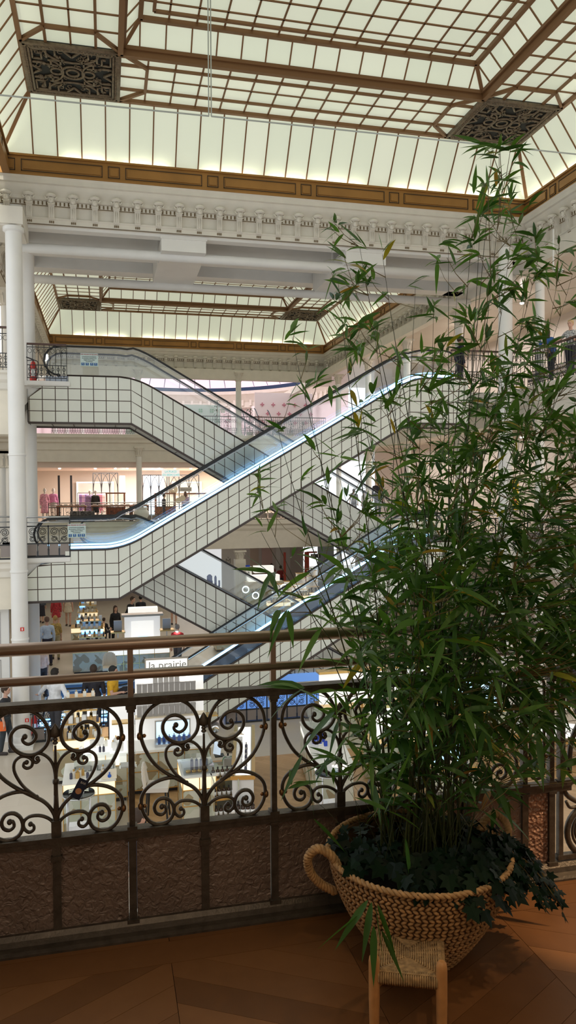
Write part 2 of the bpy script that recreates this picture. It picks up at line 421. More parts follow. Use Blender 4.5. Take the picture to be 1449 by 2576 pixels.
def grille(name, parent, x0, x1, y0, y1, z):
    """ornamental corner panel, strapwork on its underside"""
    r = bpy.data.objects.new(name, None); COL.objects.link(r); r.parent = parent; r.location = Vector(((x0+x1)/2, (y0+y1)/2, z))-Vector(parent.location)
    MB().box(x0, x1, y0, y1, z+.02, z+.10).build('backing', grilled, r)
    f = MB(); cx, cy = (x0+x1)/2, (y0+y1)/2; hx, hy = (x1-x0)/2, (y1-y0)/2
    def P(u, v, dz=0): return (cx+u*hx, cy+v*hy, z-.01-dz)
    def bar(a, b, w=.045, h=.05, dz=0): f.bar(P(*a, dz), P(*b, dz), w, h)
    for s, w in ((.965, .12), (.86, .05)):
        for a, b in (((-s, -s), (s, -s)), ((s, -s), (s, s)), ((s, s), (-s, s)), ((-s, s), (-s, -s))): bar(a, b, w, .07)
    for i in range(26):           # bead row round the border
        t = -.9+1.8*i/25
        for u, v in ((t, .915), (t, -.915), (.915, t), (-.915, t)): f.ball(P(u, v, .03), .028, 6)
    for rr in (.13, .24): f.tube([P(rr*cos(a), rr*sin(a)) for a in [2*pi*k/20 for k in range(20)]], .028, 6, closed=True)
    for sx in (-1, 1):
        f.tube([P(sx*.34+.12*cos(a), .12*sin(a)) for a in [2*pi*k/16 for k in range(16)]], .026, 6, closed=True)
        f.tube([P(sx*.5+.30*cos(a)*-sx, .42*sin(a)) for a in [-pi/2+pi*k/12 for k in range(13)]], .026, 6)
        f.tube([P(.55*sin(a), sx*(.78-.38*abs(cos(a)))) for a in [-pi/2+pi*k/12 for k in range(13)]], .026, 6)
        for sy in (-1, 1):
            for a, b in (((.52, .52), (.52, .80)), ((.52, .80), (.80, .80)), ((.80, .80), (.80, .44)), ((.80, .44), (.62, .44)), ((.62, .44), (.62, .66)), ((.62, .66), (.70, .66)),
                         ((.16, .44), (.34, .62)), ((.34, .62), (.34, .82)), ((.44, .16), (.62, .30)), ((.62, .30), (.82, .30)), ((.16, .44), (.44, .44)), ((.44, .44), (.44, .16)),
                         ((.0, .62), (.16, .82)), ((.66, .0), (.84, .16)), ((.24, .30), (.24, .60)), ((.30, .24), (.60, .24))):
                bar((a[0]*sx, a[1]*sy), (b[0]*sx, b[1]*sy), .04, .05)
            random.seed(int(7+sx*2+sy))
            for q in range(16):   # leafy infill
                u, v = random.uniform(.08, .82)*sx, random.uniform(.08, .82)*sy
                f.tube([P(u+.07*cos(a)*(1-k*.14), v+.07*sin(a)*(1-k*.14)) for k, a in enumerate([q+j*.9 for j in range(6)])], .013, 5)
    f.build('strapwork', grillem, r, True)
    return r

def skylight(name, X0, X1, Y0, Y1, lab):
    """Y1 is the far side. glazed coving, flat border with corner grilles, raised lantern"""
    z0, z1, z2 = 10.14, 11.5, 12.02; c = 1.0; S = 2.13
    R = sroot(name, ((X0+X1)/2, (Y0+Y1)/2, z0)); R['label'] = lab
    ix0, ix1, iy0, iy1 = X0+.88, X1-.92, Y0+c, Y1-c
    jx0, jx1, jy0, jy1 = ix0+S, ix1-S-.08, iy0+S, iy1-S
    kx0, kx1, ky0, ky1 = jx0+.42, jx1-.44, jy0+.48, jy1-.48
    gl = MB(); rb = MB(); random.seed(len(name)+int(Y1))
    def loop(a, b):   # point on a rectangle pair between outer/inner
        return a, b
    def strip(A, B, C, D, n, rows=1, w=.04, hw=.05):
        """quad A(bottom start) B(bottom end) C(top end) D(top start) in n panels and rows"""
        A, B, C, D = map(Vector, (A, B, C, D))
        up = (B-A).cross(D-A).normalized()
        for i in range(n):
            for j in range(rows):
                def Q(s, t): return (A.lerp(B, s)).lerp(D.lerp(C, s), t)
                gl.add([Q(i/n, j/rows), Q((i+1)/n, j/rows), Q((i+1)/n, (j+1)/rows), Q(i/n, (j+1)/rows)], [(0, 1, 2, 3)], 0, random.random()*.9+.05)
        for i in range(1, n): rb.bar(A.lerp(B, i/n), D.lerp(C, i/n), w, hw, up)
        for j in range(1, rows): rb.bar(A.lerp(D, j/rows), B.lerp(C, j/rows), w, hw, up)
    def cove(ax, lo, hi, p0, p1, q0, q1, za, zb_, n):
        """sloping side: bottom edge at q0 from lo..hi, top edge at q1 from p0..p1; bars square to the edge"""
        def V(t, q, z): return (t, q, z) if ax == 'x' else (q, t, z)
        strip(V(p0, q0, za), V(p1, q0, za), V(p1, q1, zb_), V(p0, q1, zb_), n, w=.032)
        for e_, p in ((lo, p0), (hi, p1)):
            gl.add([V(e_, q0, za), V(p, q0, za), V(p, q1, zb_)], [(0, 1, 2)], 0, random.random()*.9+.05)
            rb.bar(V(p, q0, za), V(p, q1, zb_), .032, .05)
    nx = int((ix1-ix0)/.6); ny = max(4, int((iy1-iy0)/.6))
    cove('x', X0, X1, ix0, ix1, Y1, iy1, z0, z1, nx); cove('x', X0, X1, ix0, ix1, Y0, iy0, z0, z1, nx)
    cove('y', Y0, Y1, iy0, iy1, X0, ix0, z0, z1, ny); cove('y', Y0, Y1, iy0, iy1, X1, ix1, z0, z1, ny)
    # flat border
    mx = int((jx1-jx0)/.62); my = int((jy1-jy0)/.62)
    strip((jx0, iy1, z1), (jx1, iy1, z1), (jx1, jy1, z1), (jx0, jy1, z1), mx, 4)
    strip((jx0, iy0, z1), (jx1, iy0, z1), (jx1, jy0, z1), (jx0, jy0, z1), mx, 4)
    strip((ix0, jy0, z1), (ix0, jy1, z1), (jx0, jy1, z1), (jx0, jy0, z1), my, 4)
    strip((ix1, jy0, z1), (ix1, jy1, z1), (jx1, jy1, z1), (jx1, jy0, z1), my, 4)
    # raised lantern: small upstand then flat grid
    cove('x', jx0, jx1, kx0, kx1, jy1, ky1, z1, z2, mx); cove('x', jx0, jx1, kx0, kx1, jy0, ky0, z1, z2, mx)
    cove('y', jy0, jy1, ky0, ky1, jx0, kx0, z1, z2, my); cove('y', jy0, jy1, ky0, ky1, jx1, kx1, z1, z2, my)
    strip((kx0, ky1, z2), (kx1, ky1, z2), (kx1, ky0, z2), (kx0, ky0, z2), mx-1, my)
    g_ = gl.build('glass_panes', opal, R)
    # main ribs
    def rect(x0, x1, y0, y1, z, w, h):
        rb.bar((x0, y0, z), (x1, y0, z), w, h); rb.bar((x0, y1, z), (x1, y1, z), w, h); rb.bar((x0, y0, z), (x0, y1, z), w, h); rb.bar((x1, y0, z), (x1, y1, z), w, h)
    rect(ix0, ix1, iy0, iy1, z1-.03, .10, .12)
    rect(jx0, jx1, jy0, jy1, z1-.06, .12, .16); rect(jx0+.09, jx1-.09, jy0+.09, jy1-.09, z1+.03, .05, .08)
    rect(kx0, kx1, ky0, ky1, z2-.04, .10, .12); rect(kx0+.28, kx1-.28, ky0+.28, ky1-.28, z2-.02, .07, .08)
    for t in (.25, .75):
        rb.bar((jx0, iy1+(jy1-iy1)*t, z1-.02), (jx1, iy1+(jy1-iy1)*t, z1-.02), .06, .07); rb.bar((jx0, iy0+(jy0-iy0)*t, z1-.02), (jx1, iy0+(jy0-iy0)*t, z1-.02), .06, .07)
        rb.bar((ix0+(jx0-ix0)*t, jy0, z1-.02), (ix0+(jx0-ix0)*t, jy1, z1-.02), .06, .07); rb.bar((ix1+(jx1-ix1)*t, jy0, z1-.02), (ix1+(jx1-ix1)*t, jy1, z1-.02), .06, .07)
    for a, b in (((X0, Y1, z0), (ix0, iy1, z1)), ((X1, Y1, z0), (ix1, iy1, z1)), ((X0, Y0, z0), (ix0, iy0, z1)), ((X1, Y0, z0), (ix1, iy0, z1)),
                 ((jx0, jy1, z1), (kx0, ky1, z2)), ((jx1, jy1, z1), (kx1, ky1, z2)), ((jx0, jy0, z1), (kx0, ky0, z2)), ((jx1, jy0, z1), (kx1, ky0, z2))): rb.bar(a, b, .09, .10)
    e = .62
    for (cx, sx) in ((jx0, 1), (jx1, -1)):
        for (ya, yb, sy) in ((iy1, jy1, -1), (iy0, jy0, 1)):
            rb.bar((cx, ya, z1-.05), (cx+sx*e, ya+(yb-ya)*.26, z1-.05), .07, .08); rb.bar((cx, yb, z1-.05), (cx+sx*e, ya+(yb-ya)*.74, z1-.05), .07, .08)
            rb.bar((cx+sx*e, ya+(yb-ya)*.26, z1-.05), (cx+sx*e, ya+(yb-ya)*.74, z1-.05), .07, .08)
    for (xa, xb, sx) in ((ix0, jx0, 1), (ix1, jx1, -1)):
        for (cy, sy) in ((jy1, -1), (jy0, 1)):
            rb.bar((xa, cy, z1-.05), (xa+(xb-xa)*.26, cy+sy*e, z1-.05), .07, .08); rb.bar((xb, cy, z1-.05), (xa+(xb-xa)*.74, cy+sy*e, z1-.05), .07, .08)
            rb.bar((xa+(xb-xa)*.26, cy+sy*e, z1-.05), (xa+(xb-xa)*.74, cy+sy*e, z1-.05), .07, .08)
    rb.build('rib_frame', bronzed, R)
    for (xa, xb) in ((ix0, jx0), (jx1, ix1)):
        for (ya, yb) in ((iy0, jy0), (jy1, iy1)): grille('corner_grille', R, xa, xb, ya, yb, z1-.06)
    # bronze fascia band with framed panels, and the cove tubes standing behind it
    zb, ztp = 9.68, 10.14
    def fascia(a, b, inward):
        a, b = Vector(a), Vector(b); L = (b-a).length; d = (b-a).normalized(); n_ = Vector(inward); m = MB()
        def bx(s0, s1, t0, t1, za, zc, mi): 
            vs = []
            for z in (za, zc):
                for t in (t0+.17, t1+.17):
                    for s in (s0, s1): q = a+d*s+n_*t; vs.append((q.x, q.y, z))
            m.add(vs, [(0, 2, 3, 1), (4, 5, 7, 6), (0, 1, 5, 4), (2, 6, 7, 3), (0, 4, 6, 2), (1, 3, 7, 5)], mi)
        bx(0, L, -.02, .10, zb, ztp+.06, 0); bx(0, L, .10, .16, zb, zb+.05, 0); bx(0, L, .10, .15, ztp+.02, ztp+.07, 0)
        s = .15; k = 0
        while s < L-.3:
            w = 2.0 if k % 2 else .30
            w = min(w, L-.15-s)
            e = .018
            bx(s, s+w, .10, .115, zb+.11, zb+.11+e, 1); bx(s, s+w, .10, .115, ztp-.07, ztp-.07+e, 1); bx(s, s+e, .10, .115, zb+.11, ztp-.06, 1); bx(s+w-e, s+w, .10, .115, zb+.11, ztp-.06, 1)
            bx(s+.05, s+w-.05, .10, .125, zb+.16, ztp-.11, 0)
            s += w+.14; k += 1
        return m.build('fascia_band', [bronze, bronzel], R)
    fascia((X0, Y1, 0), (X1, Y1, 0), (0, -1, 0)); fascia((X1, Y0, 0), (X1, Y1, 0), (-1, 0, 0)); fascia((X0, Y0, 0), (X0, Y1, 0), (1, 0, 0)); fascia((X0, Y0, 0), (X1, Y0, 0), (0, 1, 0))
    random.seed(11)
    s = X0+1.6
    while s < X1-1.2:
        w = random.choice((1.1, 1.2, 1.5)); tb = MB().tube([(s, Y1-.10, z0-.02), (min(s+w, X1-.4), Y1-.10, z0-.02)], .028, 6).build('cove_tube', tubelit, R); s += w+random.choice((.15, .9, .3))
    s = Y0+1.0
    while s < Y1-1.2:
        for xx in (X0+.10, X1-.10): MB().tube([(xx, s, z0-.02), (xx, s+1.2, z0-.02)], .028, 6).build('cove_tube', tubelit, R)
        s += 1.2+random.choice((.2, .8))
    # opaque roof above, keeps the rooms closed
    return R
skylight('window_1', -2.56, 12.45, 3.2, 20.7, 'glazed skylight over the near hall')
skylight('window_2', -3.12, 12.85, 25.2, 43.2, 'glazed skylight over the far hall')

# ------------------------------------------------------------------ friezes with figured corbels
def corbel_mesh():
    m = MB()      # local: stands out along -Y, z measured from the frieze bottom
    m.prism([(.0, .14), (-.10, .14), (-.13, .20), (-.12, .42), (-.20, .52), (-.27, .60), (-.27, .68), (0, .68)], 'x', -.075, .075)
    for k in (-1, 0, 1): m.bar((k*.045, -.125, .16), (k*.045, -.150, .42), .022, .02, (0, -1, 0))
    m.ball((0, -.26, .56), .075, 10, sc=(.9, .8, 1.15))                       # face
    m.ball((0, -.335, .55), .018, 6); m.ball((-.075, -.24, .60), .03, 6); m.ball((.075, -.24, .60), .03, 6)
    m.tube([(.085*cos(a), -.25-.05*sin(a), .49-.04*sin(a)) for a in [pi*k/8 for k in range(9)]], .014, 5)
    m.lathe([(0, .74), (.07, .74), (.13, .70), (.14, .66), (.10, .63), (.06, .64)], 12, (0, -.24, 0))      # hat
    m.tube([(-.15, -.22, .66), (-.13, -.28, .62), (-.10, -.28, .57)], .018, 5); m.tube([(.15, -.22, .66), (.13, -.28, .62), (.10, -.28, .57)], .018, 5)
    return m
_cm = None
def frieze(name, a, b, inward, pitch, lab, z=8.57, start=.06):
    """wall band from a to b (xy), facing `inward`"""
    global _cm
    a, b = Vector((*a, 0)), Vector((*b, 0)); L = (b-a).length; d = (b-a).normalized(); n_ = Vector((*inward, 0)); R = sroot(name, ((a.x+b.x)/2, (a.y+b.y)/2, z)); R['label'] = lab
    prof = [(-.45, 0), (.02, 0), (.05, .02), (.05, .12), (.08, .14), (.08, .17), (.0, .18), (0, .46), (.05, .48), (.05, .60), (.09, .62), (.09, .70), (.20, .86), (.24, .94), (.30, .96), (.30, 1.06), (.36, 1.12), (-.45, 1.12)]
    m = MB(); vs = []
    for q in (a, b):
        for t, zz in prof: p = q+n_*t; vs.append((p.x, p.y, z+zz))
    N = len(prof); m.add(vs, [tuple(range(N-1, -1, -1)), tuple(range(N, 2*N))]+[(i, (i+1) % N, N+(i+1) % N, N+i) for i in range(N)])
    m.build('moulding', whitec, R)
    def box(m, s, w, t0, t1, za, zc, mi=0):
        vs = []
        for zz in (za, zc):
            for t in (t0, t1):
                for q in (s-w/2, s+w/2): p = a+d*q+n_*t; vs.append((p.x, p.y, z+zz))
        m.add(vs, [(0, 2, 3, 1), (4, 5, 7, 6), (0, 1, 5, 4), (2, 6, 7, 3), (0, 4, 6, 2), (1, 3, 7, 5)], mi)
    dk = MB(); gt = MB(); ang = atan2(d.y, d.x); k = 0
    box(dk, L/2, L, .052, .058, .465, .485); box(dk, L/2, L, .052, .058, .60, .61); box(dk, L/2, L, .03, .055, -.005, .005)
    cm = corbel_mesh() if _cm is None else None
    first = None
    s = start
    while s < L-.02:
        p = a+d*s
        if _cm is None:
            first = cm.build('corbel', whitec, R, 'a', off=(0, 0, 0)); _cm = first
            c = first
        else:
            c = bpy.data.objects.new('corbel', _cm.data); COL.objects.link(c); c.parent = R
        c.location = Vector((p.x, p.y, z))-R.location
        # local -Y must point inward
        c.rotation_euler = (0, 0, atan2(n_.y, n_.x)+pi/2)
        for j in (-1, 0, 1): 
            q = p+d*(j*.045)+n_*.055; gt.ball((q.x, q.y, z+.06), .02, 6)
            box(gt, s+j*.045, .03, .05, .07, .08, .10)
        for j in range(4):
            sj = s+pitch*(.5+(j-1.5)*.19)
            if sj < L-.1: box(dk, sj, .035, .05, .062, .50, .585)
        s += pitch; k += 1
    dk.build('dark_bead', mat('dark_gilt', (.16, .11, .055), .7), R); gt.build('triple_drop', mat('umber_drop', (.23, .17, .10), .7), R)  # thin dark lines and small blocks along the moulding, then the drops
    return R
frieze('trim_2', (-3.4, 20.74), (12.45, 20.74), (0, -1), .5455, 'white corbel frieze under the near skylight', start=.50)
frieze('trim_3', (12.45, 20.5), (12.45, 2.2), (-1, 0), .5455, 'white corbel frieze turning along the gallery', start=.35)
frieze('trim_4', (-2.92, 43.25), (12.85, 43.25), (0, -1), .5455, 'white corbel frieze at the end of the far hall', start=.3)
frieze('trim_5', (12.85, 43.0), (12.85, 24.9), (-1, 0), .5455, 'white corbel frieze along the far hall gallery', start=.35)
frieze('trim_6', (-3.15, 24.9), (-3.15, 43.0), (1, 0), .5455, 'white corbel frieze on the column side of the far hall', start=.1)
frieze('trim_7', (-2.95, 2.2), (-2.95, 20.3), (1, 0), .5455, 'white corbel frieze on the column side of the near hall', start=.1)

# bridge zone between the two halls: beams, tubes, duct boxes
b = MB(); b.box(-6, 24, 20.9, 24.9, 9.6, 9.9)
b.box(-2.0, 12.2, 22.2, 22.6, 8.32, 9.6).box(-2.0, 12.2, 24.35, 24.9, 8.50, 9.7).box(-2.0, 12.2, 24.25, 24.35, 8.82, 9.6).box(-2.6, -2.0, 20.7, 24.9, 8.5, 9.6).box(11.6, 12.6, 20.7, 24.9, 8.5, 9.6)
b.box(-2.0, 12.2, 20.8, 21.1, 8.50, 9.6)
struct('ceiling', b, white, label='white beams between the two skylights')
struct('trim_8', MB().tube([(-2.1, 21.25, 8.12), (12.3, 21.25, 8.12)], .13, 16), white, label='white round tie beam', smooth=True)
struct('trim_9', MB().tube([(-2.1, 24.2, 8.10), (12.3, 24.2, 8.10)], .13, 16), white, label='white round tie beam beside the far skylight', smooth=True)
for xx in (2.15, 7.35):
    m = MB().box(xx-.6, xx+.6, 20.80, 22.0, 8.14, 8.56).box(xx-.62, xx+.62, 22.0, 24.3, 8.16, 9.0)
    m.box(xx-.63, xx+.63, 20.77, 20.83, 8.46, 8.56)
    tag(m.build('ventilation_duct', white), 'white boxed ventilation duct hanging under the beams '+('by the escalator landing' if xx < 3 else 'above the bamboo'), 'duct', 'boxed ducts')
# suspended wire / rail with two hanging rods
zc = atY(0, 238, 12.0).z
m = MB(); A, B, Cc = atY(0, 239, 12), atY(526, 292, 12), atY(1449, 388, 12)
top = 12.0
m.tube([A, B], .012, 6).tube([(B.x-.005, 12, B.z), (B.x+.005, 12, 11.9)], .010, 6).tube([(B.x+.035, 12, B.z), (B.x+.045, 12, 11.9)], .010, 6).tube([(B.x+.035, 12, B.z), Cc], .012, 6)
tag(m.build('suspended_wire', mat('grey_cable', (.40, .42, .38), .4, .4)), 'thin grey cable stretched across the hall below the skylight', 'cable')

# ------------------------------------------------------------------ gallery wings
wg = MB()
for z in (0, H): wg.box(12.3, 24, 2.9, 62, z-.45, z)
wg.box(12.6, 24, 2.2, 48, 8.5, 8.8)
struct('floor', wg, stone, label='gallery floors on the bamboo side')
fs = MB()
for z in (0, H):
    fs.prism([(12.3, z-.55), (12.22, z-.5), (12.22, z-.32), (12.14, z-.22), (12.14, z-.12), (12.05, z-.04), (12.05, z), (12.3, z)], 'y', 2.9, 62)
for z in (0, H): fs.box(12.3, 12.6, 2.9, 62, z-.95, z-.5)
fs.box(12.3, 12.6, 2.2, 62, 8.2, 8.6)
struct('trim_10', fs, whitec, label='white stepped cornice of the gallery edge')
struct('wall_right', MB().box(17.5, 17.8, 2.9, 48, -H, 8.8), mat('warm_grey_wall', (.62, .55, .50), .6), label='gallery back wall')
# return wall behind the big column
lw = MB()
for z in (0, H): lw.box(-9, -2.26, 19.9, 24, z-.14, z)
lw.box(-9, -2.0, 19.95, 20.25, -1.25, -.02).box(-9, -2.0, 19.95, 20.25, 3.1, H-.02).box(-9, -2.45, 20.3, 20.6, -H, -1.25).box(-9, -2.0, 20.8, 21.1, 8.2, 9.6)
lw.box(-6.2, -5.9, 20.3, 60, -H, 9.9)
struct('wall_left', lw, cream, label='cream return wall behind the thick column')
for z in (0, H):
    struct('trim_11' if z == 0 else 'trim_12', MB().prism([(19.95, z-.48), (19.9, z-.44), (19.9, z-.30), (19.84, z-.22), (19.84, z-.10), (19.78, z-.06), (19.78, z-.0), (19.95, z)], 'x', -9, -2.26), whitec, label='stepped cornice below the small balcony')
# white panelled door and pilasters under the return wall
dr = sroot('door_1', (-3.2, 20.28, -H))
MB().box(-4.2, -2.42, 20.22, 20.30, -H, -1.25).build('leaf', white, dr)
pn = MB()
for (a, b_) in ((-3.45, -3.0), (-2.95, -2.62)):
    for (c, d_) in ((-H+.15, -H+1.0), (-H+1.15, -H+2.1), (-H+2.2, -1.35)):
        for q in (0, .04):
            for e in ((a+q, b_-q, c+q, c+q+.012), (a+q, b_-q, d_-q-.012, d_-q)): pn.box(e[0], e[1], 20.205, 20.225, e[2], e[3])
            for e in ((a+q, a+q+.012), (b_-q-.012, b_-q)): pn.box(e[0], e[1], 20.205, 20.225, c+q, d_-q)
pn.build('panel_moulding', mat('grey_moulding_line', (.35, .34, .34), .6), dr)

# ------------------------------------------------------------------ columns
def column(label, x, y, z0, z1, r, cap=True, plinth=True, m=white, name='column', grp=None, capz=.55):
    t = thing(name, label, 'column', (x, y, z0), 0, grp)
    s = MB().lathe([(r*1.0, z0+(.30 if plinth else 0)), (r*.98, z1-(capz if cap else 0))], 24, (x, y, 0)); s.build('shaft', m, t, 'a')
    if plinth: MB().lathe([(r*1.35, z0), (r*1.35, z0+.12), (r*1.15, z0+.16), (r*1.2, z0+.22), (r*1.02, z0+.30)], 20, (x, y, 0)).box(x-r*1.45, x+r*1.45, y-r*1.45, y+r*1.45, z0, z0+.07).build('base', m, t, 'a')
    if cap:
        c = MB().lathe([(r, z1-capz), (r*1.15, z1-capz+.02), (r*1.15, z1-capz+.06), (r*1.02, z1-capz+.08), (r*1.05, z1-.3), (r*1.5, z1-.12), (r*1.6, z1-.08)], 20, (x, y, 0)).box(x-r*1.7, x+r*1.7, y-r*1.7, y+r*1.7, z1-.08, z1)
        for k in range(10):
            a = 2*pi*k/10; c.tube([(x+r*1.04*cos(a), y+r*1.04*sin(a), z1-capz+.1), (x+r*1.15*cos(a), y+r*1.15*sin(a), z1-.28), (x+r*1.45*cos(a), y+r*1.45*sin(a), z1-.16), (x+r*1.62*cos(a), y+r*1.62*sin(a), z1-.24)], r*.12, 5)
        for k in range(12): a = 2*pi*k/12; c.ball((x+r*1.16*cos(a), y+r*1.16*sin(a), z1-capz+.04), r*.12, 5)
        c.build('capital', whitec, t, 'a')
    return t
big = column('thick round white column rising the full height beside the escalator landings', -2.10, 19.72, -H, 8.12, .20, cap=False)
struct('trim_17', MB().box(-3.4, -1.86, 19.5, 20.95, 8.14, 8.56).box(-3.4, -1.90, 19.55, 20.9, 8.10, 8.14), whitec, label='beam end resting on the thick column')
cc = MB().lathe([(.20, 7.98), (.25, 8.02), (.25, 8.10), (.21, 8.12)], 24, (-2.10, 19.72, 0)); cc.build('collar', white, big, 'a')
for z in (-.32, 2.55, -2.0): MB().lathe([(.20, z), (.215, z+.015), (.215, z+.05), (.20, z+.065)], 24, (-2.10, 19.72, 0)).build('joint_ring', white, big, 'a')
column('pale blue white column standing just behind the thick one', atY(78, 1200, 22.6).x, 22.6, -H, 8.45, .175, cap=False)
column('thick round white column at the escalator landings by the bamboo', 11.25, 19.9, -H, 8.55, .20, cap=False)
n = 0
for i, y in enumerate((20.0, 15.6, 11.2, 6.8)):
    for z, zz in ((-H, -.95), (0, H-.95), (H, 8.2)):
        column('slim white gallery column with carved capital, seen through the bamboo', 12.42, y, z, zz, .135, grp='gallery columns')
for i, y in enumerate((26, 31, 36, 41)):
    for z, zz in ((-H, -.95), (0, H-.95), (H, 8.2)):
        column('slim white column with carved capital along the far hall gallery', 12.8, y, z, zz, .15, grp='far gallery columns')
A = atY(350, 1200, 43).x; B = atY(600, 1000, 43).x
FZ = .06
column('slim white column between the clothes shop and the escalator handrail', A, 43, FZ, 4.2, .16)
column('slim white column of the upper floor in front of the pink rotunda', B, 43, 4.86, 8.5, .16)
column('slim white column above the safety notice', A, 43, 4.86, 8.5, .16)
column('slim white column at the end of the far railing', atY(1000, 1000, 43).x, 43, 4.86, 8.5, .16)
g1 = column('fluted square white pillar on the ground floor between the two escalators', atY(603, 1400, 43).x-.0, 43, -H, -1.7, .2, plinth=True)
c2 = MB(); X_ = atY(603, 1400, 43).x; c2.box(X_-.3, X_+.3, 42.7, 43.3, -H, -2.2)
for k in range(5): c2.box(X_-.22+k*.1, X_-.20+k*.1, 42.67, 42.7, -H+.4, -2.4)
c2.build('fluted_casing', mat('ivory_casing', (.72, .70, .62), .5), g1)
column('slim white column beside the red framed shop', atY(900, 1400, 43).x, 43, -H, -1.3, .16)
for px in (5, 27):
    q = atY(px, 1250, 26); column('white column inside the small side gallery', q.x, 26, 0, 3.0, .17, grp='side gallery columns')
q = atY(16, 880, 26); column('slim white column behind the upper balcony railing', q.x, 26, H, 8.2, .15)

# ------------------------------------------------------------------ far end of the far hall: floors, fascias, shops
e = MB()
e.box(-9, 13, 43, 62, 4.45, 4.86).box(-9, 13, 43, 50, -.35, FZ)
struct('floor', e, stone, label='floors at the end of the far hall')
e = MB()
e.prism([(43.3, 4.0), (42.95, 4.0), (42.95, 4.35), (42.85, 4.42), (42.85, 4.55), (42.72, 4.68), (42.72, 4.86), (43.3, 4.86)], 'x', -6, 13)
e.prism([(43.3, -1.6), (42.98, -1.6), (42.98, -.6), (42.9, -.45), (42.9, -.3), (42.75, -.2), (42.75, FZ), (43.3, FZ)], 'x', -6, 13)
e.box(-6, 13, 43.0, 43.3, 3.35, 4.1).box(-6, 13, 42.9, 43.4, 8.05, 8.6)
struct('trim_13', e, whitec, label='white cornices at the end of the far hall')
struct('ceiling', MB().box(-6, 13, 43.3, 50, 3.05, 3.4).box(-6, 13, 43.2, 50, -1.35, -.5), pinkw, label='pinkish ceilings over the shops')
struct('wall_back', MB().box(-6, 13, 49.8, 50, -H, 3.4), mat('shop_wall', (.70, .63, .56), .6), label='back wall of the shops')
sp = MB()
for px in (240, 290, 320, 400, 440, 480): q = atY(px, 1186, 44.5); sp.ball((q.x, 44.5, 3.03), .035, 8)
for px, py in ((620, 1400), (700, 1396), (560, 1398)): q = atY(px, py, 44.5); sp.ball((q.x, 44.5, -1.37), .04, 8)
# downlights as separate things
for i, px in enumerate((150, 240, 290, 320, 400, 440, 480)):
    q = atY(px, 1186, 44.5); t = MB().lathe([(0, 3.0), (.05, 3.0), (.07, 3.05)], 12, (q.x, 44.5, 0)).build('spotlight', spotm)
    tag(t, 'small bright spotlight in the shop ceiling of the middle floor', 'spotlight', 'shop spotlights')

# rotunda beyond the upper floor
rt = sroot('wall_rotunda', (7, 62, 0))
RC = (7.0, 62.0, 0)
def cut(mb, ymin):
    """drop the near half so the drum stays open towards the hall"""
    keep = [i for i, f in enumerate(mb.f) if sum(mb.v[k][1] for k in f)/len(f) > ymin]
    mb.f = [mb.f[i] for i in keep]; mb.m = [mb.m[i] for i in keep]; mb.r = [mb.r[i] for i in keep]; return mb
cut(MB().lathe([(12.6, 4.4), (12.6, 10.2)], 64, RC, cap=False), 58).build('drum_wall', mat('rose_white_wall', (.80, .68, .70), .5), rt)
MB().lathe([(12.7, 9.7), (12.0, 9.8), (12.0, 10.3), (11.8, 10.5), (11.5, 10.9), (11.3, 11.0), (11.3, 11.3), (11.6, 11.4)], 72, RC, cap=False).build('ring_cornice', whitec, rt, 'a')
cb = MB()
for k in range(90):
    a = 2*pi*k/90; x, y = 7+11.9*cos(a), 62+11.9*sin(a); cb.box(x-.1, x+.1, y-.12, y+.12, 9.95, 10.6, rz=a)
cb.build('ring_corbels', whitec, rt)
MB().lathe([(11.3, 11.3), (11.22, 11.62)], 72, RC, cap=False).build('blue_band', mat('blue_glass_band', (.02, .05, .12), .3), rt, True)
MB().lathe([(11.22, 11.62), (9.5, 14.0), (6.5, 15.6), (3, 16.3), (0, 16.5)], 72, RC, cap=False).build('dome_glass', mat('pink_dome_glass', (.75, .60, .68), .4, emit=(.92, .74, .84), estr=.55), rt, True)
db = MB()
for k in range(48):
    a = 2*pi*k/48; db.tube([(7+r_*cos(a), 62+r_*sin(a), z_) for r_, z_ in ((11.2, 11.65), (9.45, 13.95), (6.45, 15.5), (3, 16.2))], .035, 5)
for r_, z_ in ((10.3, 13.0), (8, 14.7), (5, 15.8)): db.tube([(7+r_*cos(a), 62+r_*sin(a), z_) for a in [2*pi*k/48 for k in range(48)]], .035, 5, closed=True)
db.build('dome_ribs', mat('blue_grey_rib', (.16, .20, .28), .5), rt)
dots = MB(); random.seed(3)
for k in range(96):
    a = 2*pi*k/96+.03
    for r_, z_ in ((10.6, 12.6), (9.9, 13.4), (9.2, 14.1)):
        for j in range(3): dots.ball((7+(r_-.08)*cos(a+j*.012), 62+(r_-.08)*sin(a+j*.012), z_-.06+.12*(j % 2)), .055, 5)
dots.build('red_glass_jewels', mat('red_jewel', (.65, .12, .18), .4), rt)
for k in range(14):
    a = radians(20+k*11); x, y = 7+11.5*cos(a), 62+11.5*sin(a); cl = MB().lathe([(.3, 4.86), (.22, 5.1), (.2, 8.8), (.3, 9.3), (.36, 9.8)], 14, (x, y, 0)).build('rotunda_column', white, rt, True)
struct('floor', MB().box(-9, 22, 58, 76, 4.4, 4.86), stone, label='rotunda floor')
